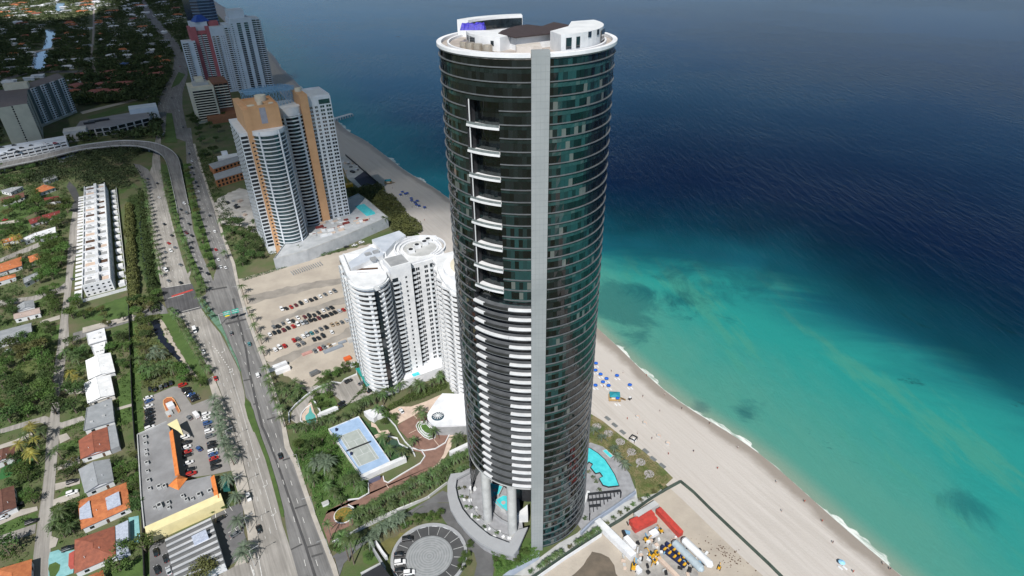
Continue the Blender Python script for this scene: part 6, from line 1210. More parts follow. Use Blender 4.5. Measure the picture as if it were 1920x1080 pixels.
# ------------------------------------------------------------------ plants
def PR(p):
    c = Vector((p[0], p[1], p[2] - HC)); r = _xr * c.x + _yf * c.y + _up * c.z
    return (PPX + FOC * r.x / r.z, PPY + FOC * r.y / r.z) if r.z > 0 else (-9999, -9999)
_M = Matrix((_xr, _yf, _up))
def PR(p):
    r = _M.transposed() @ Vector((p[0], p[1], p[2] - HC)); return (PPX + FOC * r.x / r.z, PPY + FOC * r.y / r.z) if r.z > 1 else (-9999, -9999)
def inside(x, y, P):
    c = False; j = len(P) - 1
    for i in range(len(P)):
        if (P[i][1] > y) != (P[j][1] > y) and x < (P[j][0] - P[i][0]) * (y - P[i][1]) / (P[j][1] - P[i][1]) + P[i][0]: c = not c
        j = i
    return c
def leafquad(mb, c, s, r_, nrm=None, mi=0):
    n = Vector((r_.gauss(0, 1), r_.gauss(0, 1), r_.gauss(0, 1) + .6)) if nrm is None else Vector(nrm) + Vector((r_.gauss(0, .55), r_.gauss(0, .55), r_.gauss(0, .55)))
    n.normalize(); u = n.orthogonal().normalized(); a = r_.uniform(0, 6.28); v = n.cross(u); u, v = u * math.cos(a) + v * math.sin(a), v * math.cos(a) - u * math.sin(a)
    l_, w_ = s * r_.uniform(.8, 1.3), s * r_.uniform(.4, .7)
    mb.add([c - u * l_ * .5, c + v * w_ * .5 + n * .1 * s, c + u * l_ * .5, c - v * w_ * .5 + n * .1 * s], [(0, 1, 2, 3)], mi)
def crown_mesh(seed, R=5.0, H=7.5, clumps=22, per=38, leaf=.75, flat=.62):
    """crown of leaf sprays set in clumps round the limbs; unit size, base of trunk at z = 0"""
    r_ = random.Random(seed); mb = MB(); C_ = []
    for k in range(clumps):
        a = r_.uniform(0, 6.283); q = r_.random() ** .5 * .80; h = math.sqrt(max(0, 1 - q * q))
        C_.append((Vector((R * q * math.cos(a), R * q * math.sin(a), H - R * flat + R * flat * h * r_.uniform(.35, .85))), R * r_.uniform(.22, .40)))
    for c, cr in C_:
        for i in range(per):
            d = Vector((r_.gauss(0, 1), r_.gauss(0, 1), r_.gauss(0, 1))); d.normalize(); rad = cr * r_.uniform(.55, 1.08); p = c + Vector((d.x, d.y, d.z * .75)) * rad
            leafquad(mb, p, leaf * r_.uniform(.7, 1.3), r_, d if d.z > -.3 else None)
    tm = MB(); tm.tube((0, 0, -.2), (R * .04, 0, H - R * flat * .9), R * .075, R * .05, 7)
    for c, cr in C_[:9]: tm.tube((R * .03, 0, H - R * flat * 1.0), c, R * .035, R * .012, 5)
    return mb, tm
TREES = []
for k in range(5):
    a, t_ = crown_mesh(100 + k, clumps=(24, 18, 28, 20, 14)[k], per=(36, 40, 32, 34, 40)[k], flat=(.62, .7, .5, .8, .6)[k]); TREES.append((a, t_))
TM = {}
for k in range(5):
    for mi, m_ in enumerate((LEAF, LEAFD, LEAFO)): TM[(k, mi)] = (TREES[k][0].mesh('crown', m_), TREES[k][1].mesh('trunk', BARK))
TREEN = [0]
OCC = []
def tree(p, R=5.0, k=None, mi=None, label=None, auto='bushy green tree', group=None, r_=RND, zs=1.0, name='broadleaf_tree', cat='tree', z=0.0):
    k = r_.randrange(5) if k is None else k; mi = r_.choice((0, 0, 1, 1, 2)) if mi is None else mi
    auto = {0: auto, 1: auto.replace('green', 'dark green'), 2: auto.replace('green', 'olive green')}[mi] if not label else None
    o = thing(name, (p[0], p[1], z), label, cat, group or 'broadleaf trees'); s = R / 5.0; o.scale = (s, s, s * zs); o.rotation_euler = (0, 0, r_.uniform(0, 6.28)); o['_loc'] = 1
    if auto: tag(o, auto=auto)
    put('crown', TM[(k, mi)][0], o); put('trunk', TM[(k, mi)][1], o); TREEN[0] += 1; return o
def palm_mesh(seed, H=7.0, nf=20, L=3.0, mode=0):
    r_ = random.Random(seed); mb = MB(); tm = MB(); lean = Vector((r_.uniform(-.5, .5), r_.uniform(-.5, .5), 0)); top = Vector((lean.x, lean.y, H))
    prev = Vector((0, 0, -.2)); pr = .26
    for i in range(1, 5): f = i / 4; q = Vector((lean.x * f * f, lean.y * f * f, H * f)); tm.tube(prev, q, pr, .26 - .09 * f, 7, cap=(i in (1, 4))); prev = q; pr = .26 - .09 * f
    for k in range(nf):
        a = 2 * PI * k / nf * 2.4 + r_.uniform(-.15, .15); el = r_.uniform(-.25, 1.15); d = Vector((math.cos(a), math.sin(a), 0)); sd_ = Vector((-d.y, d.x, 0)); LL_ = L * r_.uniform(.85, 1.15)
        P = []; n = 9
        for i in range(n + 1):
            t = i / n; P.append(top + d * (LL_ * (math.cos(el) * t + .1 * t)) + Vector((0, 0, LL_ * (math.sin(el) * t - .62 * t * t))))
        for i in range(n):
            t = (i + .5) / n; w_ = .62 * math.sin(PI * min(1, .18 + t * .8)) ** .6 * (1 if mode == 0 else 1.25); ax = (P[i + 1] - P[i])
            for sg in (-1, 1):
                tip = P[i] + ax * 1.3 + sd_ * sg * w_ + Vector((0, 0, -.28 * w_)); mb.add([P[i], P[i + 1] * .75 + P[i] * .25, tip], [(0, 1, 2) if sg < 0 else (0, 2, 1)])
            mb.add([P[i] - sd_ * .045, P[i] + sd_ * .045, P[i + 1] + sd_ * .04, P[i + 1] - sd_ * .04], [(0, 1, 2, 3)])
    return mb, tm
PM = {}
for k in range(4):
    H = (5.2, 7.0, 6.0, 13.5)[k]; a, t_ = palm_mesh(200 + k, H, (22, 24, 26, 26)[k], (2.9, 3.3, 3.6, 3.4)[k])
    for mi, m_ in enumerate((PALML, PALMS, PALMY)): PM[(k, mi)] = (a.mesh('crown', m_), t_.mesh('trunk', BARK))
def palm(p, k=None, mi=0, s=1.0, label=None, auto='feathery palm', group='palm trees', r_=RND, z=0.0):
    k = r_.randrange(3) if k is None else k; o = thing('palm_tree', (p[0], p[1], z), label, 'palm', group); s *= r_.uniform(.9, 1.12); o.scale = (s, s, s); o.rotation_euler = (0, 0, r_.uniform(0, 6.28)); o['_loc'] = 1
    if not label: tag(o, auto={0: auto, 1: auto.replace('feathery', 'silvery'), 2: auto.replace('feathery', 'yellowish')}[mi])
    put('crown', PM[(k, mi)][0], o); put('trunk', PM[(k, mi)][1], o); return o
def ordw(i): return ('first second third fourth fifth sixth seventh eighth ninth tenth eleventh twelfth thirteenth fourteenth fifteenth sixteenth seventeenth eighteenth nineteenth twentieth'.split() + ['%dth' % q if q % 10 not in (1, 2, 3) else '%d%s' % (q, {1: 'st', 2: 'nd', 3: 'rd'}[q % 10]) for q in range(21, 99)])[i]
def row(px, n, fn, desc, jit=.6, **kw):
    P = resample([G(*q) for q in px], n)
    for i, p in enumerate(P): fn((p.x + RND.uniform(-jit, jit), p.y + RND.uniform(-jit, jit)), label='%s, %s from its lower end' % (desc, ordw(i)), **kw)
LAND += [('the main intersection', *G(345, 560)[:2]), ('the river bank', *G(350, 650)[:2]), ('the sandy car lot', *G(580, 590)[:2]), ('the avenue flowerbed', *G(500, 850)[:2]), ('the walled garden', *G(610, 850)[:2]), ('the corner lawn', *G(610, 960)[:2]), ('the bottom crossing', *G(470, 1050)[:2]), ('the side street corner', *G(125, 620)[:2]), ('the big left lawn', *G(30, 690)[:2]), ('the left crossing', *G(80, 1000)[:2]), ('the car turntable', *G(800, 1040)[:2])]
row([(390,704),(372,668),(352,634),(334,604),(322,588)], 15, palm, 'palm in the verge row beside the pale carriageway', group='verge palms', k=0)
row([(304,520),(294,470),(285,420),(277,370),(271,345)], 24, palm, 'palm in the upper verge row along the canal', group='upper verge palms', k=0, s=1.1)
row([(437,873),(428,848),(420,820),(412,790),(404,764)], 11, palm, 'silvery palm beside the shop car park', group='car park palms', mi=1, k=2, s=1.05)
for i, (x, y) in enumerate(((432,905),(447,938),(450,985),(459,1034),(462,1048))): palm(G(x + 3, y + 8), mi=1, k=2, s=1.15, label='big silvery palm on the lower sidewalk, %s from the top' % ordw(i), group='sidewalk palms')
row([(495,668),(488,640),(480,612),(468,580),(458,553)], 7, palm, 'palm on the east sidewalk by the sandy lot', group='east sidewalk palms')
row([(533,800),(522,770),(511,735),(503,705)], 7, palm, 'palm on the east sidewalk above the fountain pool', group='east garden palms', k=1)
row([(393,600),(388,586),(381,575),(376,566)], 4, palm, 'small palm on the sea green median', group='median palms', k=0)
row([(384,548),(368,522),(352,480),(338,445),(326,405),(315,362),(308,330)], 30, palm, 'palm in the long median between carriageways', group='long median palms', k=0, s=1.15, jit=1.6)
row([(401,508),(389,478),(378,440),(369,400),(361,360),(352,318)], 16, tree, 'leafy tree in the green wedge between slip road and avenue', group='wedge trees', R=4.2, jit=1.5)
row([(662,985),(700,962),(745,935),(790,910),(835,882),(884,856)], 36, palm, 'palm in the dense row south of the brown drive', group='dense palm row', k=1, s=.82, jit=1.1)
row([(672,992),(720,968),(775,937),(830,905),(880,880)], 20, palm, 'palm in the outer line of the dense row', group='dense palm row', k=0, s=.8, jit=.9)
row([(694,1022),(715,1004),(738,990),(757,981)], 6, palm, 'silvery palm above the round car court', group='court palms', mi=1, k=2, s=.95)
palm(G(655, 1052), k=3, label='very tall palm by the avenue, left of the tall pair', group='tall palms', s=1.25); palm(G(664, 1058), k=3, label='very tall palm by the avenue, right of the tall pair', group='tall palms', s=1.2)
palm(G(622, 1012), k=3, label='tall slender palm at the drive mouth beside the sidewalk', s=.8)
for x, y in z8(790,260, 830,230, 860,290, 890,250): palm(G(x, y + 8), mi=1, k=2, s=1.3)
for x, y in z8(720,330, 760,380, 880,420, 920,480, 990,380, 1060,400, 1110,420, 900,330, 960,520, 1290,70, 1330,160, 1420,190, 1500,80, 1820,90, 1850,60, 1650,20): palm(G(x, y + 8))
for x, y in z6(620,740, 560,800, 660,760, 520,770, 600,860, 850,780, 870,740, 640,800, 1060,960, 1100,910, 1000,980, 900,1000, 820,1010, 760,1040, 1180,850, 1230,830, 1290,800, 1350,780, 1400,750, 1430,720, 1480,770, 1560,760, 1640,720, 1700,660, 1540,740, 1240,950, 1560,960, 1580,1000, 1700,700, 700,1060, 620,1060, 1150,870, 1280,850): palm(G(x, y + 7))
for x, y in z5(560,660, 590,700, 270,1060): palm(G(x, y + 6), mi=2, k=2)
for x, y in z5(1090,640, 1130,600, 1200,620, 1240,600, 1280,590, 1150,650, 1210,660, 1310,640, 520,510, 560,540, 600,560, 640,480, 1060,560): palm(G(x, y + 6), mi=0, k=2)
for x, y in z5(1190,490, 1230,520, 1180,540): palm(G(x, y + 6), mi=1, k=2, s=1.1)
for x, y in z7(270,20, 300,90, 260,180, 290,210, 180,130): palm(G(x, y + 8), mi=2)
for x, y in z7(470,180, 440,720, 490,760, 560,730, 500,640, 230,60, 340,20): palm(G(x, y + 8), mi=0)
for x, y in z3(420,600, 1000,270, 1020,330, 1760,590, 1660,600, 1690,700, 1720,760, 1700,840): palm(G(x, y + 5), mi=2 if x < 110 else 0)
for x, y in z4(600,850, 650,830, 1250,620, 1220,590, 1190,650, 1210,530, 1240,540, 1290,610): palm(G(x, y + 4), s=1.2)
for x, y in [(10,463),(18,468),(30,455),(38,450),(42,458)]: palm(G(x, y + 4), mi=2, s=1.2)
for x, y in [(1113,812),(1128,825),(1150,846),(1158,862),(1172,878)]: palm(G(x, y + 5), mi=1, k=0, s=.9)
# promenade and terrace trees in pots
for i, (x, y) in enumerate(zs(620,1040, 1010,795, 1370,555, 1440,508, 1505,458, 1575,413, 1640,368, 1710,328, 1775,284, 1845,238, 1905,194)): tree(G(x, y), R=1.5, k=4, label='small round tree in paving, %s along the promenade from below' % ordw(i), group='promenade trees', zs=.8)
for i, (x, y) in enumerate(zs(700,990, 735,965, 770,950, 800,920, 840,895, 870,880, 920,855, 1075,750, 1110,725, 1145,705, 1180,685, 1215,660, 1245,640, 1290,620)): palm(G(x, y + 3), k=0, s=.55, label='little palm beside the construction fence, %s from below' % ordw(i), group='fence palms')
rr_ = random.Random(12)
for i, (x, y) in enumerate(zr(1410,205, 1462,200, 1430,290, 1482,300, 1480,395, 1525,400, 1570,500, 1612,500, 1660,600, 1790,655)): tree(G(x, y, 5.4), R=1.15, k=4, label='potted shrub on the crescent terrace, %s from above' % ordw(i), group='terrace shrubs', name='potted_shrub', cat='shrub', z=5.4, zs=.8)
for i, (x, y) in enumerate(zs(1195,35, 1240,90, 1270,130, 1298,218, 1160,500)): tree(G(x, y, .3), R=1.4, k=4, label='shrub on the seaward pool deck, %s from above' % ordw(i), group='deck shrubs', name='potted_shrub', cat='shrub', zs=.7)
def nearhouse(x, y, R):
    for H_ in HP:
        cx, cy = sum(p[0] for p in H_) / 4, sum(p[1] for p in H_) / 4; dx, dy = x - cx, y - cy; d = math.hypot(dx, dy)
        if d < 25 and (d < R or inside(cx + dx * max(0, d - R) / d, cy + dy * max(0, d - R) / d, H_)): return True
    return False
# scattered broadleaf trees: (outline in the photo, count, radius range, kind)
def scatter(px, n, r0, r1, mi=None, sep=.95, auto='bushy green tree', k=None):
    P = [G(*q) for q in px]; x0, x1, y0, y1 = min(p.x for p in P), max(p.x for p in P), min(p.y for p in P), max(p.y for p in P); Q = [(p.x, p.y) for p in P]; t = 0; m_ = 0
    while t < n and m_ < n * 60:
        m_ += 1; x, y = RND.uniform(x0, x1), RND.uniform(y0, y1); R = RND.uniform(r0, r1)
        if not inside(x, y, Q) or any((x - a) ** 2 + (y - b_) ** 2 < (sep * (R + c)) ** 2 * .6 for a, b_, c in OCC) or nearhouse(x, y, R * .62): continue
        OCC.append((x, y, R)); tree((x, y), R=R, mi=mi, auto=auto, k=k); t += 1
scatter(z5(340,440, 400,460, 410,640, 400,830, 350,930, 200,1000, 40,1050, 0,1060, 0,960, 240,900, 330,700, 280,560), 30, 4.5, 7.2, None, .8)
scatter(z5(0,480, 100,440, 330,420, 380,560, 330,620, 250,560, 80,600, 0,720), 9, 3.5, 5.5); scatter(z5(0,640, 60,700, 220,740, 260,860, 0,830), 8, 4, 6, 1)
scatter(z5(350,860, 560,760, 640,880, 560,970, 420,1000, 350,950), 4, 5.5, 7, 1); scatter(z5(500,420, 640,400, 700,480, 640,600, 500,560), 4, 4, 5)
scatter(z5(0,110, 110,130, 120,250, 60,280, 0,290), 5, 4, 5.5, 1); scatter(z5(50,340, 210,350, 190,420, 60,440), 3, 4, 5, 1); scatter(z5(270,40, 440,20, 470,110, 420,190, 290,130), 7, 3.5, 5, 0); scatter(z5(320,300, 430,300, 430,380, 340,380), 2, 3.5, 4)
scatter(z5(520,120, 640,110, 660,250, 540,290), 4, 4, 5.5, 0); scatter(z5(640,200, 800,170, 790,230, 660,250), 3, 3, 4, 2)
scatter(z5(1000,60, 1200,40, 1240,110, 1110,200, 1130,300, 1130,560, 1200,700, 1060,740, 1045,300), 20, 3, 4.6); scatter(z5(770,290, 970,220, 980,470, 830,480, 800,380), 6, 3, 4.5); scatter(z5(860,540, 990,540, 970,640, 880,620), 3, 2.5, 3.5)
scatter(z5(1340,600, 1420,620, 1560,740, 1530,800, 1440,730, 1330,680), 4, 4, 5.5, 0)
scatter(z7(840,210, 1030,190, 1050,620, 960,600, 980,480, 900,420), 13, 2.6, 4.2); scatter(z7(560,560, 420,580, 400,680, 440,820, 560,770, 590,700), 6, 2.6, 4); scatter(z7(0,850, 120,810, 220,860, 150,1030, 0,1030), 4, 5, 7, 1)
scatter(z7(120,180, 240,230, 300,300, 260,540, 130,520, 60,380), 8, 3, 4.6); scatter(z7(440,300, 560,260, 560,350, 450,360), 2, 3, 4); scatter(z7(780,960, 1140,820, 1160,900, 960,1010, 900,1060, 780,1010), 8, 4, 5.5, 0); scatter(z7(560,200, 620,260, 580,290, 500,300), 2, 2, 3)
tree(G(386, 1083), R=6.2, k=2, mi=2, label='big round olive green tree in front of the white ridged building', zs=.8); scatter([(372,960),(388,958),(385,975),(372,977)], 2, 2.5, 3, 0); scatter([(395,955),(450,935),(452,945),(400,965)], 5, 1.4, 2, 0)
scatter(z3(0,160, 300,200, 240,330, 150,330, 0,330), 12, 4, 6, 1)
scatter(z3(0,440, 240,460, 260,340, 330,420, 500,420, 560,540, 500,640, 440,640, 300,600, 200,480, 0,640), 22, 4.2, 6.4, None, .8); scatter(z3(100,600, 200,580, 190,720, 0,780, 0,700), 8, 3, 4.5); scatter(z3(280,700, 420,650, 500,780, 490,900, 440,1040, 200,1060, 280,950, 340,860), 18, 4.4, 6.4, 0, .8); scatter(z3(160,860, 300,900, 260,960, 130,960), 4, 3, 4)
scatter(z4(100,600, 340,560, 360,700, 450,760, 460,860, 330,880, 230,960, 180,900, 110,700), 16, 4, 6, 1); scatter([(340,218),(355,210),(430,225),(440,290),(415,300),(385,300),(370,260)], 16, 5, 7, 1)
scatter(z6(820,660, 1010,600, 1080,580, 1080,620, 980,650, 860,710, 790,720), 8, 2.4, 3.4, 0)
scatter(z6(760,810, 860,790, 920,850, 900,900, 800,920), 5, 2.6, 3.6, 0); scatter(z8(650,180, 760,120, 780,220, 700,270), 3, 4, 4.5, 1); scatter(z8(640,130, 700,110, 900,60, 960,180, 900,260), 5, 3, 4, 0); scatter(z8(1020,310, 1130,310, 1130,350, 1040,380), 2, 3.5, 4, 1); scatter(z6(1220,950, 1340,950, 1390,1000, 1300,1040, 1240,1020), 4, 2.2, 3, 0); scatter(z8(1500,640, 1720,620, 1730,660, 1500,720, 1400,740), 9, 1.7, 2.3, 0); scatter(z8(1120,910, 1180,890, 1220,940, 1170,990, 1120,960), 3, 2, 2.6, 1); scatter(zs(250,860, 700,760, 690,820, 420,960, 280,1040), 14, 1.6, 2.4, 0); scatter(z8(880,870, 930,850, 970,820, 1000,840, 900,910), 4, 1.8, 2.4, 0)
scatter(z8(1870,890, 1920,850, 1920,1000, 1850,1080, 1860,960), 5, 1.5, 2.2, 0); scatter(z5(1480,10, 1560,0, 1560,40, 1500,50), 3, 2.4, 3.2, 1)
print('broadleaf', TREEN[0])
# ground cover
def hedge(px, wd, h, n, s, m_, label, name='hedge', cat='hedge', kind=None):
    P = resample([G(*q) for q in px], 60); r_ = random.Random(n); mb = MB()
    for i in range(n):
        k = r_.uniform(0, 58.9); p = P[int(k)].lerp(P[int(k) + 1], k % 1); t = (P[int(k) + 1] - P[int(k)]).normalized(); nn = Vector((-t.y, t.x, 0)); a = r_.uniform(-.2, PI + .2); bump = .72 + .5 * noise.noise(Vector((p.x * .16, p.y * .16, 0)))
        d = nn * math.cos(a) + Vector((0, 0, 1)) * math.sin(a); leafquad(mb, p + nn * (math.cos(a) * wd * bump * r_.uniform(.75, 1.1)) + Vector((0, 0, max(.1, h * bump * (.35 + .65 * math.sin(a)) * r_.uniform(.8, 1.1)))), s * r_.uniform(.7, 1.3), r_, d)
    tag(mb.build(name, m_), label, cat, None, kind)
hedge([(254,578),(251,530),(248,480),(245,430),(243,388)], 4.2, 6.5, 9000, 1.3, LEAFO, 'long shaggy olive green tree hedge on the left bank of the dark canal')
hedge([(293,588),(288,545),(282,500),(276,450),(270,400),(265,362)], 3.4, 5.5, 8500, 1.2, LEAFD, 'long dark green tree hedge between the canal and the palm verge')
hedge(z4(220,1025, 480,945, 700,865, 1000,795), 1.5, 2.2, 1500, .7, LEAFD, 'dark hedge along the lane below the tan tower terrace')
def grove(px, n, r0, r1, label, leaf=1.5, per=90, m_=mat('grove_leaf', (0.036, 0.058, 0.018), .8, (0.014, 0.026, 0.009), .2, 5)):
    P = [G(*q) for q in px]; Q = [(p.x, p.y) for p in P]; x0, x1, y0, y1 = min(p.x for p in P), max(p.x for p in P), min(p.y for p in P), max(p.y for p in P); r_ = random.Random(n); mb = MB(); t = 0
    while t < n:
        x, y = r_.uniform(x0, x1), r_.uniform(y0, y1)
        if not inside(x, y, Q): continue
        t += 1; R = r_.uniform(r0, r1); H = R * r_.uniform(1.0, 1.5)
        for k in range(per): d = Vector((r_.gauss(0, 1), r_.gauss(0, 1), abs(r_.gauss(0, .8)))); d.normalize(); leafquad(mb, Vector((x + d.x * R, y + d.y * R, H * .45 + d.z * H * .5 * r_.uniform(.8, 1.1))), leaf * r_.uniform(.7, 1.3), r_, d)
    tag(mb.build('woodland', m_), label, 'woodland', kind='stuff')
grove(z3(150,220, 560,100, 1000,30, 1090,60, 960,150, 1040,210, 960,330, 640,380, 600,330, 520,260, 250,330), 190, 4.5, 7.5, 'dense dark green wood filling the bend of the flyover')
def cover(name, px, n, s, m_, label, cat='ground cover', h=.8, z=.25):
    P = [G(*q) for q in px]; Q = [(p.x, p.y) for p in P]; x0, x1, y0, y1 = min(p.x for p in P), max(p.x for p in P), min(p.y for p in P), max(p.y for p in P); r_ = random.Random(len(px) * 7 + n); mb = MB(); t = 0
    while t < n:
        x, y = r_.uniform(x0, x1), r_.uniform(y0, y1)
        if inside(x, y, Q): t += 1; hh = h * (.4 + noise.noise(Vector((x * .15, y * .15, 0))) + .5); leafquad(mb, Vector((x, y, z + r_.uniform(0, max(.1, hh)))), s * r_.uniform(.6, 1.3), r_, (0, 0, 1))
    tag(mb.build(name, m_), label, cat, kind='stuff')
DUNE = mat('dune_leaf', (0.095, 0.105, 0.03), .85, (0.05, 0.062, 0.02), .08, 6)
cover('dune_plants', z4(1010,340, 1100,330, 1240,300, 1280,330, 1290,370, 1360,400, 1390,440, 1440,490, 1450,540, 1510,560, 1560,610, 1570,660, 1420,720, 1330,640, 1330,560, 1180,430, 1120,380, 1020,400), 9000, 1.7, DUNE, 'low green and brown sea grape cover between the tan tower terrace and the sand', h=2.2)
cover('garden_plants', [(1102,778),(1130,797),(1165,823),(1198,846),(1230,872),(1255,897),(1232,918),(1200,925),(1190,900),(1165,868),(1135,842),(1104,822)], 5000, .55, DUNE, 'patchy planting in the beach garden beside the round tower', h=.3)
cover('bank_plants', z3(960,400, 1030,380, 1090,560, 1200,1060, 1110,1070, 1040,800), 4500, 1.0, LEAFD, 'rough green growth on the canal bank', h=1.0)
cover('bed_plants', z8(880,880, 1010,830, 1200,760, 1400,660, 1400,690, 1200,790, 940,920), 1500, .5, LEAF, 'low planting in the strip below the dense palm row', h=.3)
cover('bed_plants', zs(230,870, 700,770, 700,880, 420,1010, 270,1060), 3500, .6, LEAF, 'green and rusty planting in front of the grey crescent podium', h=.5)
cover('hedge_plants', z6(1440,870, 1560,840, 1740,760, 1755,745, 1755,720, 1640,740, 1480,790, 1300,900, 1330,920), 2500, .7, LEAF, 'green hedge garden between the brown drive and the white balcony tower', h=1.2)
cover('garden_plants', z6(1190,640, 1110,760, 1010,880, 900,960, 560,1070, 540,1040, 800,980, 1000,890, 1100,800, 1240,770, 1400,700), 3500, .7, LEAFD, 'dense low planting around the tennis court garden', h=1.2)
def undergrowth(px, n, s, rad, m_, label, skip=('road', 'parking_lot', 'driveway', 'lane', 'patio', 'drive', 'canal', 'path')):
    P = [G(*q) for q in px]; Q = [(p.x, p.y) for p in P]; x0, x1, y0, y1 = min(p.x for p in P), max(p.x for p in P), min(p.y for p in P), max(p.y for p in P); r_ = random.Random(n); mb = MB(); t = 0; k = 0
    while t < n and k < n * 25:
        k += 1; x, y = r_.uniform(x0, x1), r_.uniform(y0, y1)
        if noise.noise(Vector((x * .03, y * .03, 7))) < r_.uniform(-.5, .25) or not inside(x, y, Q) or nearhouse(x, y, rad): continue
        if any(a[0] in skip and a[2] - rad < x < a[3] + rad and a[4] - rad < y < a[5] + rad and (inside(x - rad, y, a[1]) or inside(x + rad, y, a[1]) or inside(x, y - rad, a[1]) or inside(x, y + rad, a[1])) for a in AREAS): continue
        t += 1; R = rad * r_.uniform(.5, 1.2)
        for j in range(int(9 + 7 * R)): d = Vector((r_.gauss(0, 1), r_.gauss(0, 1), abs(r_.gauss(0, 1)))); d.normalize(); leafquad(mb, Vector((x + d.x * R, y + d.y * R, .2 + d.z * R * 1.1)), s * r_.uniform(.6, 1.2), r_, d)
    tag(mb.build('garden_shrubs', m_), label, 'shrubs', kind='stuff')
undergrowth([(-5,590),(100,560),(118,560),(128,640),(245,600),(268,830),(270,1080),(100,1085),(-5,1085)], 1150, .75, 1.35, LEAF, 'garden shrubs and undergrowth filling the plots between the lower left houses')
undergrowth([(-5,330),(130,320),(135,390),(120,540),(60,560),(-5,585)], 700, 1.1, 2.2, LEAFD, 'garden shrubs and undergrowth between the upper left houses')
undergrowth([(252,600),(300,590),(350,690),(380,710),(390,740),(330,715),(300,735),(272,740),(256,680)], 420, .8, 1.5, LEAFO, 'mixed low scrub around the dark creek below the intersection')
undergrowth([(418,300),(400,330),(445,420),(520,440),(530,470),(460,500),(440,500),(400,385),(372,300),(360,270)], 420, 1.1, 2.0, LEAFD, 'low garden greenery in front of the tan tower')
undergrowth([(548,830),(560,815),(612,800),(680,900),(700,905),(720,905),(690,935),(640,950),(600,975),(585,930),(566,890)], 420, .7, 1.2, LEAF, 'shrubs in the walled garden left of the tennis court')
# far woodland
AV = [[(a, b_) for a, b_ in q] for q in (WL[:12] + WR[::-1], [(170,0),(181,0),(184,60),(180,110),(190,145),(180,150),(168,115),(166,80)], z1(330,215, 430,220, 415,300, 390,370, 365,400, 365,470, 330,530, 240,545, 225,500, 255,400, 310,365, 330,300), z1(410,10, 495,10, 490,85, 410,90), z1(0,595, 700,520, 700,550, 0,630), [(0,150),(125,135),(140,262),(0,312)], [(132,200),(285,190),(290,250),(134,265)], z1(180,395, 410,350, 410,375, 185,418), z1(1390,600, 1760,560, 1760,900, 1380,880))]
far = MB(); rr_ = random.Random(77); nfar = 0
FH_ = []       # far houses are placed first
fh_spec = z1(40,65, 20,100, 130,105, 160,125, 225,100, 270,110, 300,50, 330,45, 430,100, 490,90, 580,40, 610,30, 820,12, 810,38, 950,10, 965,75, 985,120, 995,150, 100,75, 60,130, 200,80, 240,55, 540,200, 510,260, 540,290, 810,110, 810,140, 830,180, 840,210, 840,245, 875,270, 1060,240, 1110,290, 830,355, 920,348, 1140,345, 1130,390, 1120,410, 840,430, 950,432, 930,500, 1100,490, 1170,530, 1150,580, 930,640, 760,650, 740,700, 870,700, 560,620, 580,660, 550,700, 600,575, 510,515, 90,420, 90,460, 20,490, 80,525, 160,345, 170,380, 60,630, 20,235, 290,580, 220,600, 100,340, 560,460, 470,470, 1220,20, 1330,120, 1200,120, 1310,70, 700,720, 820,600, 1180,570, 40,20, 100,10, 160,30, 560,10, 640,20, 480,60, 20,565, 1110,270, 350,100, 660,460, 1230,250)
k_ = 0
while k_ < 75:
    x, y = rr_.uniform(0, 340), 140 * rr_.random() ** 1.5
    if any(inside(x, y, q) for q in AV) or x > 262 + y * .5 and y < 60 and x < 300: continue
    p = G(x, y)
    if min((p - G(*q)).length for q in fh_spec) < 34: continue
    fh_spec.append((x, y)); k_ += 1
for i, (x, y) in enumerate(fh_spec):
    p = G(x, y); FH_.append(p)
FHM = {}
def farhouse(ci, flat):
    if (ci, flat) in FHM: return FHM[(ci, flat)]
    m_ = [WHITER, ORANGE, TERRA, GROOF, mat('pink_roof', (0.30, 0.11, 0.09), .85), MATS['blue_tile']][ci]; w_ = MB(); w_.prism([(-9, -6), (9, -6), (9, 6), (-9, 6)], 0, 3.4); w_.prism([(3, -11), (9, -11), (9, -6.01), (3, -6.01)], 0, 3.2); r_ = MB()
    if flat: r_.prism([(-9.6, -6.6), (9.6, -6.6), (9.6, 6.6), (-9.6, 6.6)], 3.4, 3.9, 0, None, True); r_.prism([(2.6, -11.5), (9.4, -11.5), (9.4, -6.61), (2.6, -6.61)], 3.2, 3.7, 0, None, True)
    else:
        r_.add([(-10, -7, 3.4), (10, -7, 3.4), (10, 7, 3.4), (-10, 7, 3.4), (-5, 0, 5.8), (5, 0, 5.8)], [(0, 1, 5, 4), (1, 2, 5), (2, 3, 4, 5), (3, 0, 4)]); r_.add([(2.4, -12, 3.2), (9.6, -12, 3.2), (9.6, -6, 3.3), (2.4, -6, 3.3), (6, -10, 4.9), (6, -5, 4.9)], [(0, 1, 4), (1, 2, 5, 4), (3, 0, 4, 5)])
    FHM[(ci, flat)] = (w_.mesh('wall', WHITE), r_.mesh('roof', m_)); return FHM[(ci, flat)]
cn = ['white', 'orange', 'terracotta', 'grey', 'dusty pink', 'blue']
LAND += [('the curving canal', *G(92, 80)[:2]), ('the upper canal', *G(112, 12)[:2]), ('the far side road', *G(174, 60)[:2]), ('the pale parkway bend', *G(320, 110)[:2]), ('the top left corner', *G(15, 8)[:2]), ('the slab block garden', *G(150, 190)[:2]), ('the upper avenue', *G(275, 25)[:2])]
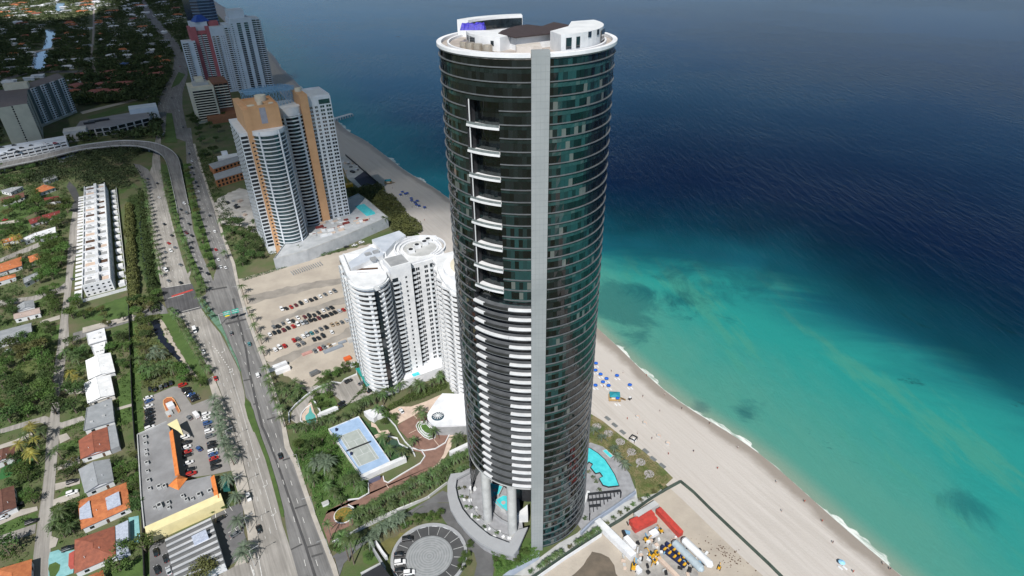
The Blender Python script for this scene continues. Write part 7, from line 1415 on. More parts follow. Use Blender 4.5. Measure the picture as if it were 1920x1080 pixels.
for i, p in enumerate(FH_):
    x, y = fh_spec[i]; r_ = rr_.random(); ci = 4 if (y > 130 and 140 < x < 310) else (5 if (220 < x < 240 and 118 < y < 130) else (0 if r_ < .5 else 1 if r_ < .68 else 2 if r_ < .78 else 3)); flat = rr_.random() < .5 and ci in (0, 3)
    o = thing('far_house', (p.x, p.y), None, 'house', 'far houses among the trees', auto='%s %s house' % (cn[ci], 'flat roofed' if flat else 'pitched roof')); s = rr_.uniform(.8, 1.35) * (1.5 if ci == 4 else 1) * (1 + max(0, (60 - y) / 60)); o.scale = (s, s, 1.2); o['_loc'] = 1; o.rotation_euler = (0, 0, GA + rr_.choice((0, PI / 2)) + rr_.uniform(-.2, .2))
    a, b_ = farhouse(ci, flat); put('wall', a, o); put('roof', b_, o)
FHS = [(p.x, p.y) for p in FH_]
cells = {}
for p in FHS: cells.setdefault((int(p[0] // 60), int(p[1] // 60)), []).append(p)
bnd = [(-8,-8),(355,-8),(352,60),(345,150),(300,200),(300,262),(200,262),(130,272),(-8,312)]
t = 0; tries = 0
while tries < 60000 and nfar < 9000:
    tries += 1; f = rr_.random(); y = -8 + 278 * f ** 1.7 if rr_.random() < .75 else rr_.uniform(-8, 5); x = rr_.uniform(-8, 430)
    if not (inside(x, y, bnd) or (y < 30 and 275 < x < 358)): continue
    if any(inside(x, y, q) for q in AV): continue
    p = G(x, y); R = rr_.uniform(4.5, 8.5)
    if any((p.x - a) ** 2 + (p.y - b_) ** 2 < (R + 9) ** 2 for cx in (-1, 0, 1) for cy in (-1, 0, 1) for a, b_ in cells.get((int(p.x // 60) + cx, int(p.y // 60) + cy), [])): continue
    dn = noise.noise(Vector((p.x * .006, p.y * .006, 3)))
    if rr_.random() < .35 - dn * .5: continue
    nfar += 1; H = R * rr_.uniform(.95, 1.4); c = Vector((p.x, p.y, H * .62))
    for k in range(26 if y > 60 else 16):
        d = Vector((rr_.gauss(0, 1), rr_.gauss(0, 1), abs(rr_.gauss(0, 1)) * .9)); d.normalize(); q = c + Vector((d.x * R, d.y * R, d.z * H * .5 - rr_.random() * 1.2)) * rr_.uniform(.6, 1.05); leafquad(far, q, R * .55, rr_, d)
print('far', nfar)
tag(far.build('woodland', mat('far_foliage', (0.058, 0.085, 0.026), .9, (0.022, 0.038, 0.012), .03, 6, contrast=(.35, .65))), 'mass of dark trees covering the far suburb behind the flyover', 'woodland', kind='stuff')
# ------------------------------------------------------------------ vehicles
CC = {'w': ('white', (0.72, 0.73, 0.74)), 'd': ('black', (0.014, 0.015, 0.017)), 'g': ('grey', (0.13, 0.14, 0.15)), 's': ('silver', (0.42, 0.44, 0.46)), 'r': ('red', (0.36, 0.018, 0.015)), 'b': ('blue', (0.03, 0.08, 0.22)), 't': ('teal', (0.05, 0.20, 0.22)), 'm': ('maroon', (0.12, 0.015, 0.02)), 'y': ('yellow', (0.7, 0.4, 0.02)), 'o': ('tan', (0.32, 0.24, 0.16))}
def loft(secs, mi=0):
    mb = MB(); n = len(secs[0])
    for s in secs: mb.v += [tuple(q) for q in s]
    for i in range(len(secs) - 1):
        for k in range(n):
            mb.f.append((i * n + k, i * n + (k + 1) % n, (i + 1) * n + (k + 1) % n, (i + 1) * n + k)); mb.m.append(mi)
    mb.f.append(tuple(range(n - 1, -1, -1))); mb.m.append(mi); o = (len(secs) - 1) * n; mb.f.append(tuple(o + k for k in range(n))); mb.m.append(mi); return mb
def carsec(x, w_, zb_, zt_, r=.12): return [(x, -w_, zb_), (x, w_, zb_), (x, w_, zt_ - r), (x, w_ - r, zt_), (x, -w_ + r, zt_), (x, -w_, zt_ - r)]
VM = {}
def vmesh(kind, c):
    if (kind, c) in VM: return VM[(kind, c)]
    pm = mat('paint_' + CC[c][0], CC[c][1], .3, tuple(x * .9 for x in CC[c][1]), 2, spec=.5, coat=.6)
    if kind == 'car':
        body = loft([carsec(-2.25, .72, .35, .72), carsec(-2.1, .84, .25, .92), carsec(-1.2, .9, .22, .96), carsec(.9, .9, .22, .92), carsec(1.9, .84, .25, .78), carsec(2.25, .68, .35, .6)])
        roof = loft([carsec(-1.15, .66, 1.3, 1.36, .05), carsec(-.8, .68, 1.3, 1.42, .05), carsec(.25, .68, 1.3, 1.42, .05), carsec(.5, .64, 1.28, 1.34, .05)]); gl = loft([carsec(-1.95, .74, .85, .93, .05), carsec(-1.12, .7, .85, 1.33, .08), carsec(.5, .7, .85, 1.33, .08), carsec(1.25, .76, .8, .91, .05)]); wx = 1.35
    elif kind == 'suv':
        body = loft([carsec(-2.3, .8, .4, .9), carsec(-2.2, .92, .3, 1.1), carsec(.9, .95, .28, 1.08), carsec(2.0, .9, .3, .98), carsec(2.35, .78, .4, .75)])
        roof = loft([carsec(-2.05, .74, 1.62, 1.68, .05), carsec(-1.9, .78, 1.62, 1.74, .05), carsec(.2, .78, 1.62, 1.74, .05), carsec(.45, .74, 1.6, 1.66, .05)]); gl = loft([carsec(-2.2, .84, 1.0, 1.12, .05), carsec(-2.0, .8, 1.0, 1.65, .08), carsec(.42, .8, 1.0, 1.65, .08), carsec(1.15, .85, .95, 1.08, .05)]); wx = 1.45
    else:
        body = loft([carsec(-3.2, .95, .4, 2.3), carsec(-3.1, 1.05, .35, 2.5), carsec(1.2, 1.05, .35, 2.5), carsec(1.5, 1.0, .35, 2.3), carsec(2.2, .98, .35, 1.3), carsec(2.8, .9, .35, 1.0)]); roof = MB().box((-1, 0, 2.5), 3.6, 1.6, .12); gl = loft([carsec(1.3, .92, 1.4, 2.35, .1), carsec(1.66, 1.0, 1.2, 2.2, .1), carsec(2.25, .9, 1.2, 1.42, .05)]); wx = 1.9
    wh = MB()
    for sx in (-1, 1):
        for sy in (-1, 1): wh.tube((sx * wx, sy * .78, .33), (sx * wx, sy * (.97 if kind != 'van' else 1.07), .33), .33, n=10)
    lt = MB()
    for sy in (-1, 1): lt.box((-2.28 if kind != 'van' else -3.22, sy * .6, .6), .1, .3, .16)
    hl = MB()
    for sy in (-1, 1): hl.box((2.2 if kind != 'van' else 2.78, sy * .58, .55), .14, .34, .14)
    VM[(kind, c)] = [('body', body.mesh('body', pm)), ('roof', roof.mesh('roof', pm)), ('window', gl.mesh('window', GLASS)), ('wheel', wh.mesh('wheel', TYRE)), ('tail_light', lt.mesh('tail_light', RED)), ('headlight', hl.mesh('headlight', WHITE))]
    return VM[(kind, c)]
def car(p, ang, c='w', kind='car', label=None, group=None, auto=None, near=False, z=0.22):
    nm = {'car': 'parked_car', 'suv': 'parked_suv', 'van': 'van'}[kind]; o = thing(nm, (p[0], p[1], z), label, 'van' if kind == 'van' else 'car', group); o['_loc'] = 1; o.rotation_euler = (0, 0, ang)
    if not label: tag(o, auto=auto or ('%s %s' % (CC[c][0], {'car': 'car', 'suv': 'tall car', 'van': 'van'}[kind])))
    for nme, me in vmesh(kind, c):
        if nme in ('tail_light', 'headlight') and not near: continue
        put(nme, me, o)
    return o
rr_ = random.Random(41)
def kk(): return 'suv' if rr_.random() < .4 else 'car'
lot = [('back', z6(515,160, 548,155, 585,145, 620,130, 658,117, 695,100, 733,92, 768,80, 803,65, 840,50, 878,35, 912,25), 'wdrmdwddwgwg'), ('upper double', z6(455,295, 488,290, 523,268, 565,255, 600,250, 635,225, 685,218, 720,212, 757,205, 790,188, 825,170, 857,157, 888,150), 'gdgwdwmdddwgd'), ('lower double', z6(425,350, 458,338, 492,330, 528,318, 562,302, 600,290, 635,275, 668,265, 697,260, 727,245, 760,238, 792,228, 823,217, 852,208, 882,197, 912,185, 945,175, 977,165, 1010,155, 1042,148), 'wddmdrwsgddmddddsrdd'), ('middle', z6(605,395, 638,385, 675,365, 705,352, 738,340, 772,328, 808,310, 845,298, 892,278, 928,268, 965,258, 1000,245, 1035,230, 1065,215), 'rgwstggdoogsgd'), ('lower middle', z6(637,430, 672,415, 757,388, 790,378, 825,362, 890,332), 'ggdddw'), ('front left', z6(465,465, 498,448, 535,437), 'wwr'), ('front right', z6(765,475, 800,458, 833,445, 872,430), 'grgo')]
for nm, P, cs in lot:
    for i, ((x, y), c) in enumerate(zip(P, cs)): car(G(x, y + 1), AD + rr_.uniform(-.08, .08) + (PI if rr_.random() < .5 else 0) + .12, c, kk(), '%s car in the %s row of the sandy lot, %s from the left' % (CC[c][0], nm, ordw(i)), 'cars in the sandy lot')
def cars(P, cs, ang, group, auto=None, z=.22, kinds=None, near=False, j=.05):
    for i, ((x, y), c) in enumerate(zip(P, cs)): car(G(x, y + .5, max(0, z - .22)), ang + rr_.uniform(-j, j), c, (kinds[i] if kinds else kk()) if not kinds else {'c': 'car', 's': 'suv', 'v': 'van'}[kinds[i]], None, group, None, near, z)
cars(z3(1110,265, 1183,298, 1195,405, 1235,605, 1292,690, 1268,748, 1243,815, 1283,805, 1315,780, 1245,952, 1357,910, 1268,1030, 1358,1045), 'ddwddrgwgwggd', AD + PI + .3, 'cars on the pale carriageway', kinds='cccccccscvccc')
cars([(366,621),(382,661),(405,711),(467,934),(486,994)], 'wwrwd', AD + PI + .05, 'cars on the pale carriageway', kinds='vccsc', near=True)
cars(z3(1305,105, 1285,165, 1318,158, 1385,450, 1360,495, 1403,520, 1420,603, 1400,670, 1440,690, 1437,780, 1500,935, 1560,975), 'dmdwdgdmdddd', AD + PI + .25, 'cars on the flyover ramp', z=2.0 if False else .7)
cars(z3(1440,130, 1420,75, 1440,180, 1455,230, 1470,285, 1485,318, 1492,358, 1575,540, 1612,660, 1620,795, 1640,870, 1655,925, 1693,930), 'wdddgdwdwrwww', AD + .1, 'cars on the dark carriageway')
cars([(434,626),(468,646),(484,705),(526,856)], 'gtwd', AD, 'cars on the dark carriageway', kinds='ccsc', near=True)
cars(z1(1205,780, 1290,735, 1345,835, 1210,938, 1375,955, 1225,1012, 1290,378, 1350,500, 1190,240, 1300,470), 'wdwwdwgrwd', AD + .1, 'cars on the far avenue', kinds='cccccvcccc')
cars(zp(245,362, 255,400, 250,465, 255,510, 262,550, 268,590, 265,635, 255,680, 265,722), 'wbwdddddw', GA + .2, 'cars along the dark wall', near=True)
cars(zp(270,258, 330,262, 395,238, 455,212, 515,188), 'ddgdd', AD, 'cars at the top of the car park', near=True)
cars(zp(655,212, 695,262, 718,292, 755,325, 788,350, 805,385), 'rddbdd', GA + .1, 'slanting cars by the hedge', near=True)
cars(zp(815,570, 735,600, 850,970), 'wgb', AD + .3, 'cars driving in the car park', kinds='vcc', near=True)
cars(zp(940,560, 930,608, 955,665, 965,710, 975,760, 985,820, 1000,900, 1010,945, 1015,1000, 1020,1035)+zq(795,5, 805,42, 812,88), 'wwbgwgddwbrdd', GA, 'cars under the car park palms', near=True)
cars(zp(685,832, 700,900, 700,952, 710,1008, 712,1050)+zq(560,45, 580,105, 585,148), 'wdwrdwdr', GA, 'cars before the shop fronts', near=True)
cars(zq(858,555, 995,700), 'dg', GA + .3, 'cars beside the white ridged building', near=True); cars(zq(262,868, 352,925, 272,1030, 380,1040), 'ddds', PI * .72, 'cars behind the white ridged building', near=True)
cars(zr(888,712, 808,868, 812,950, 905,1055, 815,1030), 'ddwwd', .1, 'cars in the round court', z=.55, near=True)
cars(z6(1015,705, 1112,718, 1180,775, 963,868, 972,892), 'dgddd', GA + .3, 'cars in the drop-off court', near=True)
cars(z4(920,790, 825,826, 1060,762, 1112,742, 700,870, 1000,775), 'wdwwdd', GA, 'cars in the lane below the terrace')
cars(z7(555,210, 545,378, 545,462, 515,880, 25,650, 240,680), 'sdwdsd', GA, 'cars in the driveways', near=True); cars([(10,413),(18,658),(34,948)], 'rwd', GA, 'cars in the driveways'); cars([(136,524),(128,565)], 'gd', AD + .2, 'cars in the driveways')
cars([(4,277),(27,273),(41,278),(59,273),(25,281),(19,283),(10,288),(33,284),(91,271),(104,269),(85,270)], 'ddddddddgrw', GA, 'cars on the parking deck roof', z=13.0)
cars([(753,772),(836,806)], 'wd', AD, 'cars in the brown drive', near=True)
p = G(592, 702); o = car(p, GA + .2, 'g', 'van', 'grey box truck parked on the dirt above the drop-off hedge', None)
# ------------------------------------------------------------------ street things
def lamp(x, y, hx, label):
    p = G(x, y); B = Bld('street_lamp', tuple(p[:2]), label, 'street lamp', group='street lamps'); mb = MB(); mb.tube((p.x, p.y, 0), (p.x, p.y, 10), .13, .08, 6); B.part('pole', mb, LGREY); d = B2 * hx; mb = MB(); mb.tube((p.x, p.y, 9.9), (p.x + d.x * 3, p.y + d.y * 3, 10.5), .07, n=5); B.part('arm', mb, LGREY); mb = MB(); mb.box((p.x + d.x * 3.2, p.y + d.y * 3.2, 10.4), .9, .35, .16, GA); B.part('lamp_head', mb, GREY); B.done()
for i, (x, y) in enumerate(((410,752),(432,835),(450,925),(468,1000),(478,1062))): lamp(x, y, 1, 'street lamp on the west sidewalk, %s from the top' % ordw(i))
for i, (x, y) in enumerate(((452,560),(480,640),(506,715),(532,800),(563,880),(590,960),(619,1040))): lamp(x, y, -1, 'street lamp on the east sidewalk, %s from the top' % ordw(i))
for i, (x, y) in enumerate(((368,315),(384,365),(406,420),(427,480))): lamp(x, y, -1, 'street lamp on the upper east sidewalk, %s from the top' % ordw(i))
B = Bld('sign_gantry', tuple(G(445, 600)[:2]), 'overhead gantry with two green signs and a yellow tab over the dark carriageway', 'sign gantry', land='the green sign gantry')
a, b_ = G(415, 608), G(465, 595)
for p in (a, b_): mb = MB(); mb.tube((p.x, p.y, 0), (p.x, p.y, 7.5), .28, n=8); B.part('post', mb, LGREY)
for z in (6.4, 7.5): mb = MB(); mb.tube((a.x, a.y, z), (b_.x, b_.y, z), .13, n=6); B.part('beam', mb, LGREY)
GS = mat('sign_green', (0.0, 0.30, 0.22), .5); t = (b_ - a).normalized(); n_ = Vector((t.y, -t.x, 0)); 
for f, w_, yl in ((.30, 4.2, 1), (.62, 4.2, 0)):
    c = a.lerp(b_, f) + n_ * .3; u = Vector((0, 0, 1)) * .8 + n_ * -.25; c0 = Vector((c.x, c.y, 5.6)); mb = MB(); q = [c0 - t * w_ / 2, c0 + t * w_ / 2, c0 + t * w_ / 2 + u * 3.2, c0 - t * w_ / 2 + u * 3.2]; mb.add(q + [k + n_ * -.12 for k in q], [(0, 1, 2, 3), (7, 6, 5, 4), (0, 3, 7, 4), (1, 5, 6, 2), (2, 6, 7, 3), (0, 4, 5, 1)]); sg = B.part('sign_panel', mb, GS)
    mb = MB(); m2 = n_ * .03
    for u0, u1, v0, v1 in ((-.36, -.1, .58, .8), (.05, .36, .58, .8), (-.3, .22, .28, .42)): q = [c0 + t * w_ * u0 + u * 3.2 * v0 + m2, c0 + t * w_ * u1 + u * 3.2 * v0 + m2, c0 + t * w_ * u1 + u * 3.2 * v1 + m2, c0 + t * w_ * u0 + u * 3.2 * v1 + m2]; mb.add(q, [(0, 1, 2, 3)])
    mb.build('sign_legend', WHITER, sg)
    if yl: q = [c0 - t * w_ * .35 + n_ * .05 - u * .9, c0 + t * w_ * .3 + n_ * .05 - u * .9, c0 + t * w_ * .3 + n_ * .05 - u * .05, c0 - t * w_ * .35 + n_ * .05 - u * .05]; mb = MB(); mb.add(q, [(0, 1, 2, 3)]); B.part('yellow_tab', mb, mat('sign_yellow', (0.8, 0.6, 0.0), .5))
B.done()
# ------------------------------------------------------------------ beach things
def umbrella(x, y, R, m_, label, group, h=2.1):
    p = G(x, y, h); B = Bld('beach_umbrella', tuple(p[:2]), label, 'umbrella', group=group); mb = MB(); mb.tube((p.x, p.y, 0), (p.x, p.y, h), .05, n=5); B.part('pole', mb, WHITE); mb = MB(); n = 8; vs = [(p.x + R * math.cos(k * PI / 4), p.y + R * math.sin(k * PI / 4), h - .35) for k in range(n)] + [(p.x, p.y, h + .15)]; mb.add(vs, [(k, (k + 1) % n, n) for k in range(n)]); B.part('canopy', mb, m_)
    mb = MB()
    for s in (-1, 1): mb = MB(); mb.box((p.x + s * .9, p.y - 1.4, .1), .65, 1.9, .25, GA); tag(mb.build('beach_lounger', WHITE), None, 'lounger', 'beach loungers', None, 'small white lounger')
for i, (x, y) in enumerate(zb(150,318, 147,370, 185,400, 230,433, 203,458, 245,485, 147,483, 308,410, 405,480)): umbrella(x, y, 1.25, BLUEC, 'blue beach umbrella in the seaward group by the round tower, %s from the top left' % ordw(i), 'blue umbrellas')
LAND += [('the blue umbrella group', *G(1135, 712)[:2]), ('the near lifeguard hut', *G(1150, 747)[:2]), ('the beach garden', *G(1190, 840)[:2]), ('the far lifeguard hut', *G(728, 343)[:2]), ('the far umbrella group', *G(775, 378)[:2]), ('the wet sand edge', *G(1400, 850)[:2]), ('the lower beach', *G(1560, 1040)[:2])]
zq2 = zf(600, 330, 7.2)
for i, (x, y) in enumerate(zq2(1110,205, 1085,240, 1150,230, 1175,222, 1230,290, 1235,320, 1280,345, 1310,325, 1300,375, 1335,390, 1410,412)): umbrella(x, y, 1.7, mat('dark_blue_canvas', (0.02, 0.06, 0.30), .7), 'dark blue umbrella on the far beach, %s from the hut' % ordw(i), 'far umbrellas')
umbrella(1579, 1053, 1.3, mat('sky_canvas', (0.30, 0.60, 0.85), .7), 'single light blue umbrella on the lower beach', None)
def lifeguard(x, y, ang, label, s=1.0):
    p = G(x, y); B = Bld('lifeguard_hut', tuple(p[:2]), label, 'lifeguard hut'); mb = MB(); mb.box((p.x, p.y, 1.2), 6.4 * s, 5.2 * s, .25, ang); B.part('deck', mb, mat('deck_wood', (0.42, 0.28, 0.13), .85)); c_, s_ = math.cos(ang), math.sin(ang)
    for u, v in ((-2.6, -2), (2.6, -2), (2.6, 2), (-2.6, 2)): mb = MB(); q = (p.x + (u * c_ - v * s_) * s, p.y + (u * s_ + v * c_) * s); mb.tube((*q, 0), (*q, 2.3), .13, n=6); B.part('post', mb, mat('deck_wood', (1, 1, 1)))
    mb = MB(); mb.box((p.x, p.y, 1.45), 3.4 * s, 2.8 * s, 2.1, ang); B.part('cabin', mb, CREAM); mb = MB(); R = 3.1 * s; vs = [(p.x + (u * c_ - v * s_) * R, p.y + (u * s_ + v * c_) * R, 3.5) for u, v in ((-.9, -.75), (.9, -.75), (.9, .75), (-.9, .75))] + [(p.x, p.y, 4.5)]; mb.add(vs, [(0, 1, 4), (1, 2, 4), (2, 3, 4), (3, 0, 4), (3, 2, 1, 0)]); B.part('roof', mb, mat('hut_teal', (0.02, 0.24, 0.30), .7))
    mb = MB(); q = (p.x + 6 * c_ * s, p.y + 6 * s_ * s); mb.add([(p.x + 3.2 * c_ * s - s_ * .7, p.y + 3.2 * s_ * s + c_ * .7, 1.35), (p.x + 3.2 * c_ * s + s_ * .7, p.y + 3.2 * s_ * s - c_ * .7, 1.35), (q[0] + s_ * .7, q[1] - c_ * .7, .05), (q[0] - s_ * .7, q[1] + c_ * .7, .05)], [(0, 1, 2, 3), (3, 2, 1, 0)]); B.part('ramp', mb, MATS['deck_wood']); B.done()
lifeguard(1152, 749, -.1, 'wooden lifeguard hut with a teal roof and ramp on the near beach'); lifeguard(728, 344, .2, 'teal roofed lifeguard hut on the far beach behind the tan tower', 1.15); umbrella(1158, 745, 1.1, BLUEC, 'blue umbrella standing against the near lifeguard hut', 'blue umbrellas', 4.0)
for i, (x, y) in enumerate(zb(237,740, 290,790, 350,843, 523,985, 578,1043)+zbb(648,255)): p = G(x, y); B = Bld('sunbed_row', tuple(p[:2]), 'grey sunbed block on the sand, %s from the top' % ordw(i), 'sunbeds', group='grey sunbed blocks'); mb = MB(); mb.box((p.x, p.y, .12), 3.2, 1.9, .2, -.95); B.part('bed', mb, mat('sunbed_grey', (0.16, 0.175, 0.18), .8)); mb = MB(); mb.box((p.x, p.y, .32), 3.1, .35, .3, -.95); B.part('backrest', mb, MATS['sunbed_grey']); B.done()
p = G(1187, 826); B = Bld('black_cabana', tuple(p[:2]), 'black framed diamond cabana with white cushions at the edge of the sand', 'cabana'); mb = MB(); 
mb.strip([(p.x + 2.3 * math.cos(a), p.y + 2.3 * math.sin(a)) for a in (.1, 1.67, 3.24, 4.81)], .6, 1.9, 2.2, 0, True); B.part('frame', mb, DARK)
for a in (.1, 1.67, 3.24, 4.81): mb = MB(); mb.tube((p.x + 2.1 * math.cos(a), p.y + 2.1 * math.sin(a), 0), (p.x + 2.1 * math.cos(a), p.y + 2.1 * math.sin(a), 1.9), .1, n=5); B.part('post', mb, DARK)
for s in (-.6, .6): mb = MB(); mb.box((p.x + s, p.y + s * .3, .2), .8, 1.9, .5, .5); B.part('cushion', mb, WHITE)
B.done()
for i, (x, y) in enumerate(zb(462,727, 515,775, 620,872, 688,928)):
    p = G(x, y); B = Bld('beach_pod', tuple(p[:2]), 'round white shaded beach pod, %s from the top' % ordw(i), 'beach pod', group='beach pods'); mb = MB(); mb.cyl((p.x, p.y, .1), 1.05, .35, 20); B.part('seat', mb, BEIGE); mb = MB()
    mb.strip([(p.x + 1.1 * math.cos(a * PI / 10), p.y + 1.1 * math.sin(a * PI / 10)) for a in range(6, 17)], .12, .1, 1.2); B.part('hood', mb, LGREY); B.done()
p = G(1181, 749); B = Bld('beach_quad', tuple(p[:2]), 'small black and white beach buggy beside the near lifeguard hut', 'buggy'); mb = MB(); mb.box((p.x, p.y, .3), 1.9, 1.1, .6, .8); B.part('body', mb, DARK); mb = MB(); mb.box((p.x, p.y, 1.5), 1.3, 1.1, .1, .8); B.part('roof', mb, WHITE)
for u, v in ((-.7, -.6), (.7, -.6), (.7, .6), (-.7, .6)): mb = MB(); q = Vector((p.x + u * .7 - v * .7, p.y + u * .7 + v * .7, .3)); mb.tube(q, q + Vector((-.15, .15, 0)), .3, n=8); B.part('wheel', mb, TYRE)
B.done()
# people: one skinned figure, copied
def figure(name, shirt, pose=0):
    V_ = [(0, 0, .92), (0, 0, 1.18), (0, 0, 1.40), (0, 0, 1.50), (0, 0, 1.64), (.20, 0, 1.40), (.27, .05, 1.12), (.27, .16, .88), (-.20, 0, 1.40), (-.27, -.03, 1.12), (-.26, .02, .86), (.10, 0, .86), (.12, .10 * pose, .48), (.12, -.02, .06), (.12, .13, .03), (-.10, 0, .86), (-.12, -.10 * pose, .48), (-.12, .02, .06), (-.12, .17, .03)]
    E_ = [(0, 1), (1, 2), (2, 3), (3, 4), (2, 5), (5, 6), (6, 7), (2, 8), (8, 9), (9, 10), (0, 11), (11, 12), (12, 13), (13, 14), (0, 15), (15, 16), (16, 17), (17, 18)]; Rr = [.14, .13, .15, .055, .105, .06, .045, .035, .06, .045, .035, .09, .06, .04, .03, .09, .06, .04, .03]
    me = bpy.data.meshes.new('body'); me.from_pydata(V_, E_, []); o = bpy.data.objects.new(name, me); COL.objects.link(o); me.materials.append(SKIN); s = o.modifiers.new('skin', 'SKIN'); me.skin_vertices.new() if not me.skin_vertices else None
    for i, r in enumerate(Rr): me.skin_vertices[0].data[i].radius = (r, r)
    me.skin_vertices[0].data[0].use_root = True; u = o.modifiers.new('sub', 'SUBSURF'); u.levels = u.render_levels = 1
    c = MB(); c.cyl((0, 0, .80), .2, .22, 12, 0, None, .17); c.cyl((0, 0, .98), .175, .46, 12, 1, None, .20); cl = c.mesh('clothing', [DARK, shirt], True); h = MB(); h.cyl((0, -.01, 1.66), .115, .11, 10, 0, None, .06); return o, cl, h.mesh('hair', DARK, True)
FG = [figure('person', RED, 1), figure('person', WHITE, .3), figure('person', NAVY, -1)]
ppl = [(1176,787,'walking below the beach buggy'), (1195,814,'walking just above the black cabana'), (1222,824,'walking between the white beach pods'), (1253,853,'walking on open sand right of the lowest pod'), (1383,841,'standing on the damp sand by the swash'), (1278,768,'standing at the water edge'), (1541,979,'walking on the wet sand, lower beach'), (1237,772,'standing on the dry sand midway'), (1561,1019,'standing on the sand above the light blue umbrella'), (1599,1074,'walking at the bottom of the beach'), (1655,1059,'standing in the swash, bottom right'), (1668,1069,'paddling lowest at the water edge'), (1572,1056,'sitting place beside the light blue umbrella'), (694,321,'walking on the far sand'), (773,390,'walking below the far umbrella group'), (796,414,'walking nearest to the far dune plants'), (736,354,'walking beside the far lifeguard hut'), (1146,698,'among the blue umbrellas'), (1131,727,'at the lower edge of the blue umbrellas'), (1168,700,'between two blue umbrellas'), (1205,745,'on the sand right of the near lifeguard hut'), (1212,706,'at the surf above the near lifeguard hut'), (1246,742,'at the surf right of the near lifeguard hut'), (1300,848,'on empty sand right of the lowest pods'), (1345,880,'on empty sand in mid beach'), (1465,960,'on the dry sand of the lower beach'), (1330,796,'strolling along the wet sand'), (1508,942,'standing in the lower surf'), (1455,905,'on the wet sand of mid beach')]
used = set()
for i, (x, y, d) in enumerate(ppl):
    k = i % 3; b0, cl, hr = FG[k]; o = b0 if k not in used else b0.copy(); 
    if k in used: COL.objects.link(o)
    used.add(k); p = G(x, y); o.location = (p.x, p.y, .06 if x < 1560 or True else 0); o.rotation_euler = (0, 0, rr_.uniform(0, 6.28)); o['_loc'] = 1
    tag(o, 'person in %s top %s' % (('a red', 'a white', 'a navy')[k], d.replace('sitting place', 'standing')), 'person', 'people on the beach')
    put('clothing', cl, o); put('hair', hr, o)
# street crossing material, barricade stacks and yard clutter on the sandy lot
for i in range(14):
    f = i / 13; p = G(548 + f * 54, 513 - f * 18); mb = MB(); mb.box((p.x, p.y, 0), .5, 7, .15, AD - PI / 2 + .1); mb.box((p.x, p.y, .15), .12, 6.5, 1.0, AD - PI / 2 + .1); tag(mb.build('barricade', GREY), 'grey barricade in the stacked line on the sand lot, %s from the left' % ordw(i), 'barricade', 'stacked barricades')
for (x, y, L, w_, h, m_, lab, nm, cat) in ((526,689,8,2.4,2.6,WHITER,'long white trailer at the left end of the sandy lot','site_trailer','trailer'), (531,697,8,2.4,2.6,WHITER,'second white trailer below the long one on the sandy lot','site_trailer','trailer'), (509,696,3.5,1.6,2,WHITER,'small white box by the sidewalk at the sandy lot','site_cabin','cabin'), (652,674,4,3,1.5,mat('orange_mesh', (0.6, 0.12, 0.03), .7),'orange material heap right of the sandy lot','material_heap','heap'), (662,686,3,2.4,1.8,WHITER,'white tarp bundle below the orange heap','tarp_bundle','tarp'), (665,638,8,2.6,2.6,LGREY,'pale grey container beside the white balcony tower','shipping_container','container'), (610,652,14,.7,.5,WHITE,'thin white pipe bundle on the sandy lot','pipe_bundle','pipes'), (625,655,12,3,.8,mat('bluegrey_heap', (0.24, 0.27, 0.31), .8),'blue grey sheet stack in front of the cars','sheet_stack','stack'), (576,663,6,2.4,.7,mat('pink_heap', (0.45, 0.25, 0.22), .8),'pinkish brick pallets in front of the cars','brick_pallet','pallet'), (642,643,5,2,.9,mat('bluegrey_heap', (1, 1, 1)),'blue grey sheet stack nearest the white balcony tower','sheet_stack','stack')):
    p = G(x, y); B = Bld(nm, tuple(p[:2]), lab, cat); mb = MB(); mb.box((p.x, p.y, 0), L, w_, h, GA + .1); B.part('body', mb, m_); mb = MB(); mb.box((p.x, p.y, h), L * .96, w_ * .9, .12, GA + .1); B.part('cover', mb, m_); B.done()
for i in range(10):
    p = G(400 + rr_.uniform(5, 60), 372 + rr_.uniform(5, 45)); mb = MB(); mb.box((p.x, p.y, 0), rr_.uniform(2, 6), rr_.uniform(1, 3), rr_.uniform(.4, 1.8), rr_.uniform(0, 3)); tag(mb.build('rubble_pile', [GREY, DARK, BEIGE][i % 3]), None, 'rubble', None, None, ['grey', 'black', 'beige'][i % 3] + ' rubble pile')
LAND.append(('the pale demolition lot', *G(435, 395)[:2]))
rb_ = random.Random(91); mb = MB()
for i in range(90):
    x, y = rb_.gauss(1362, 22), 0; y = 1034 + (x - 1350) * .55 + rb_.gauss(0, 10); p = G(x, y); s = rb_.uniform(.1, .36); mb.box((p.x, p.y, 0), s * 1.4, s, s * .7, rb_.uniform(0, 3))
tag(mb.build('rubble', BROWN), 'scatter of small dark stones on the sand right of the silo tanks', 'rubble', kind='stuff')
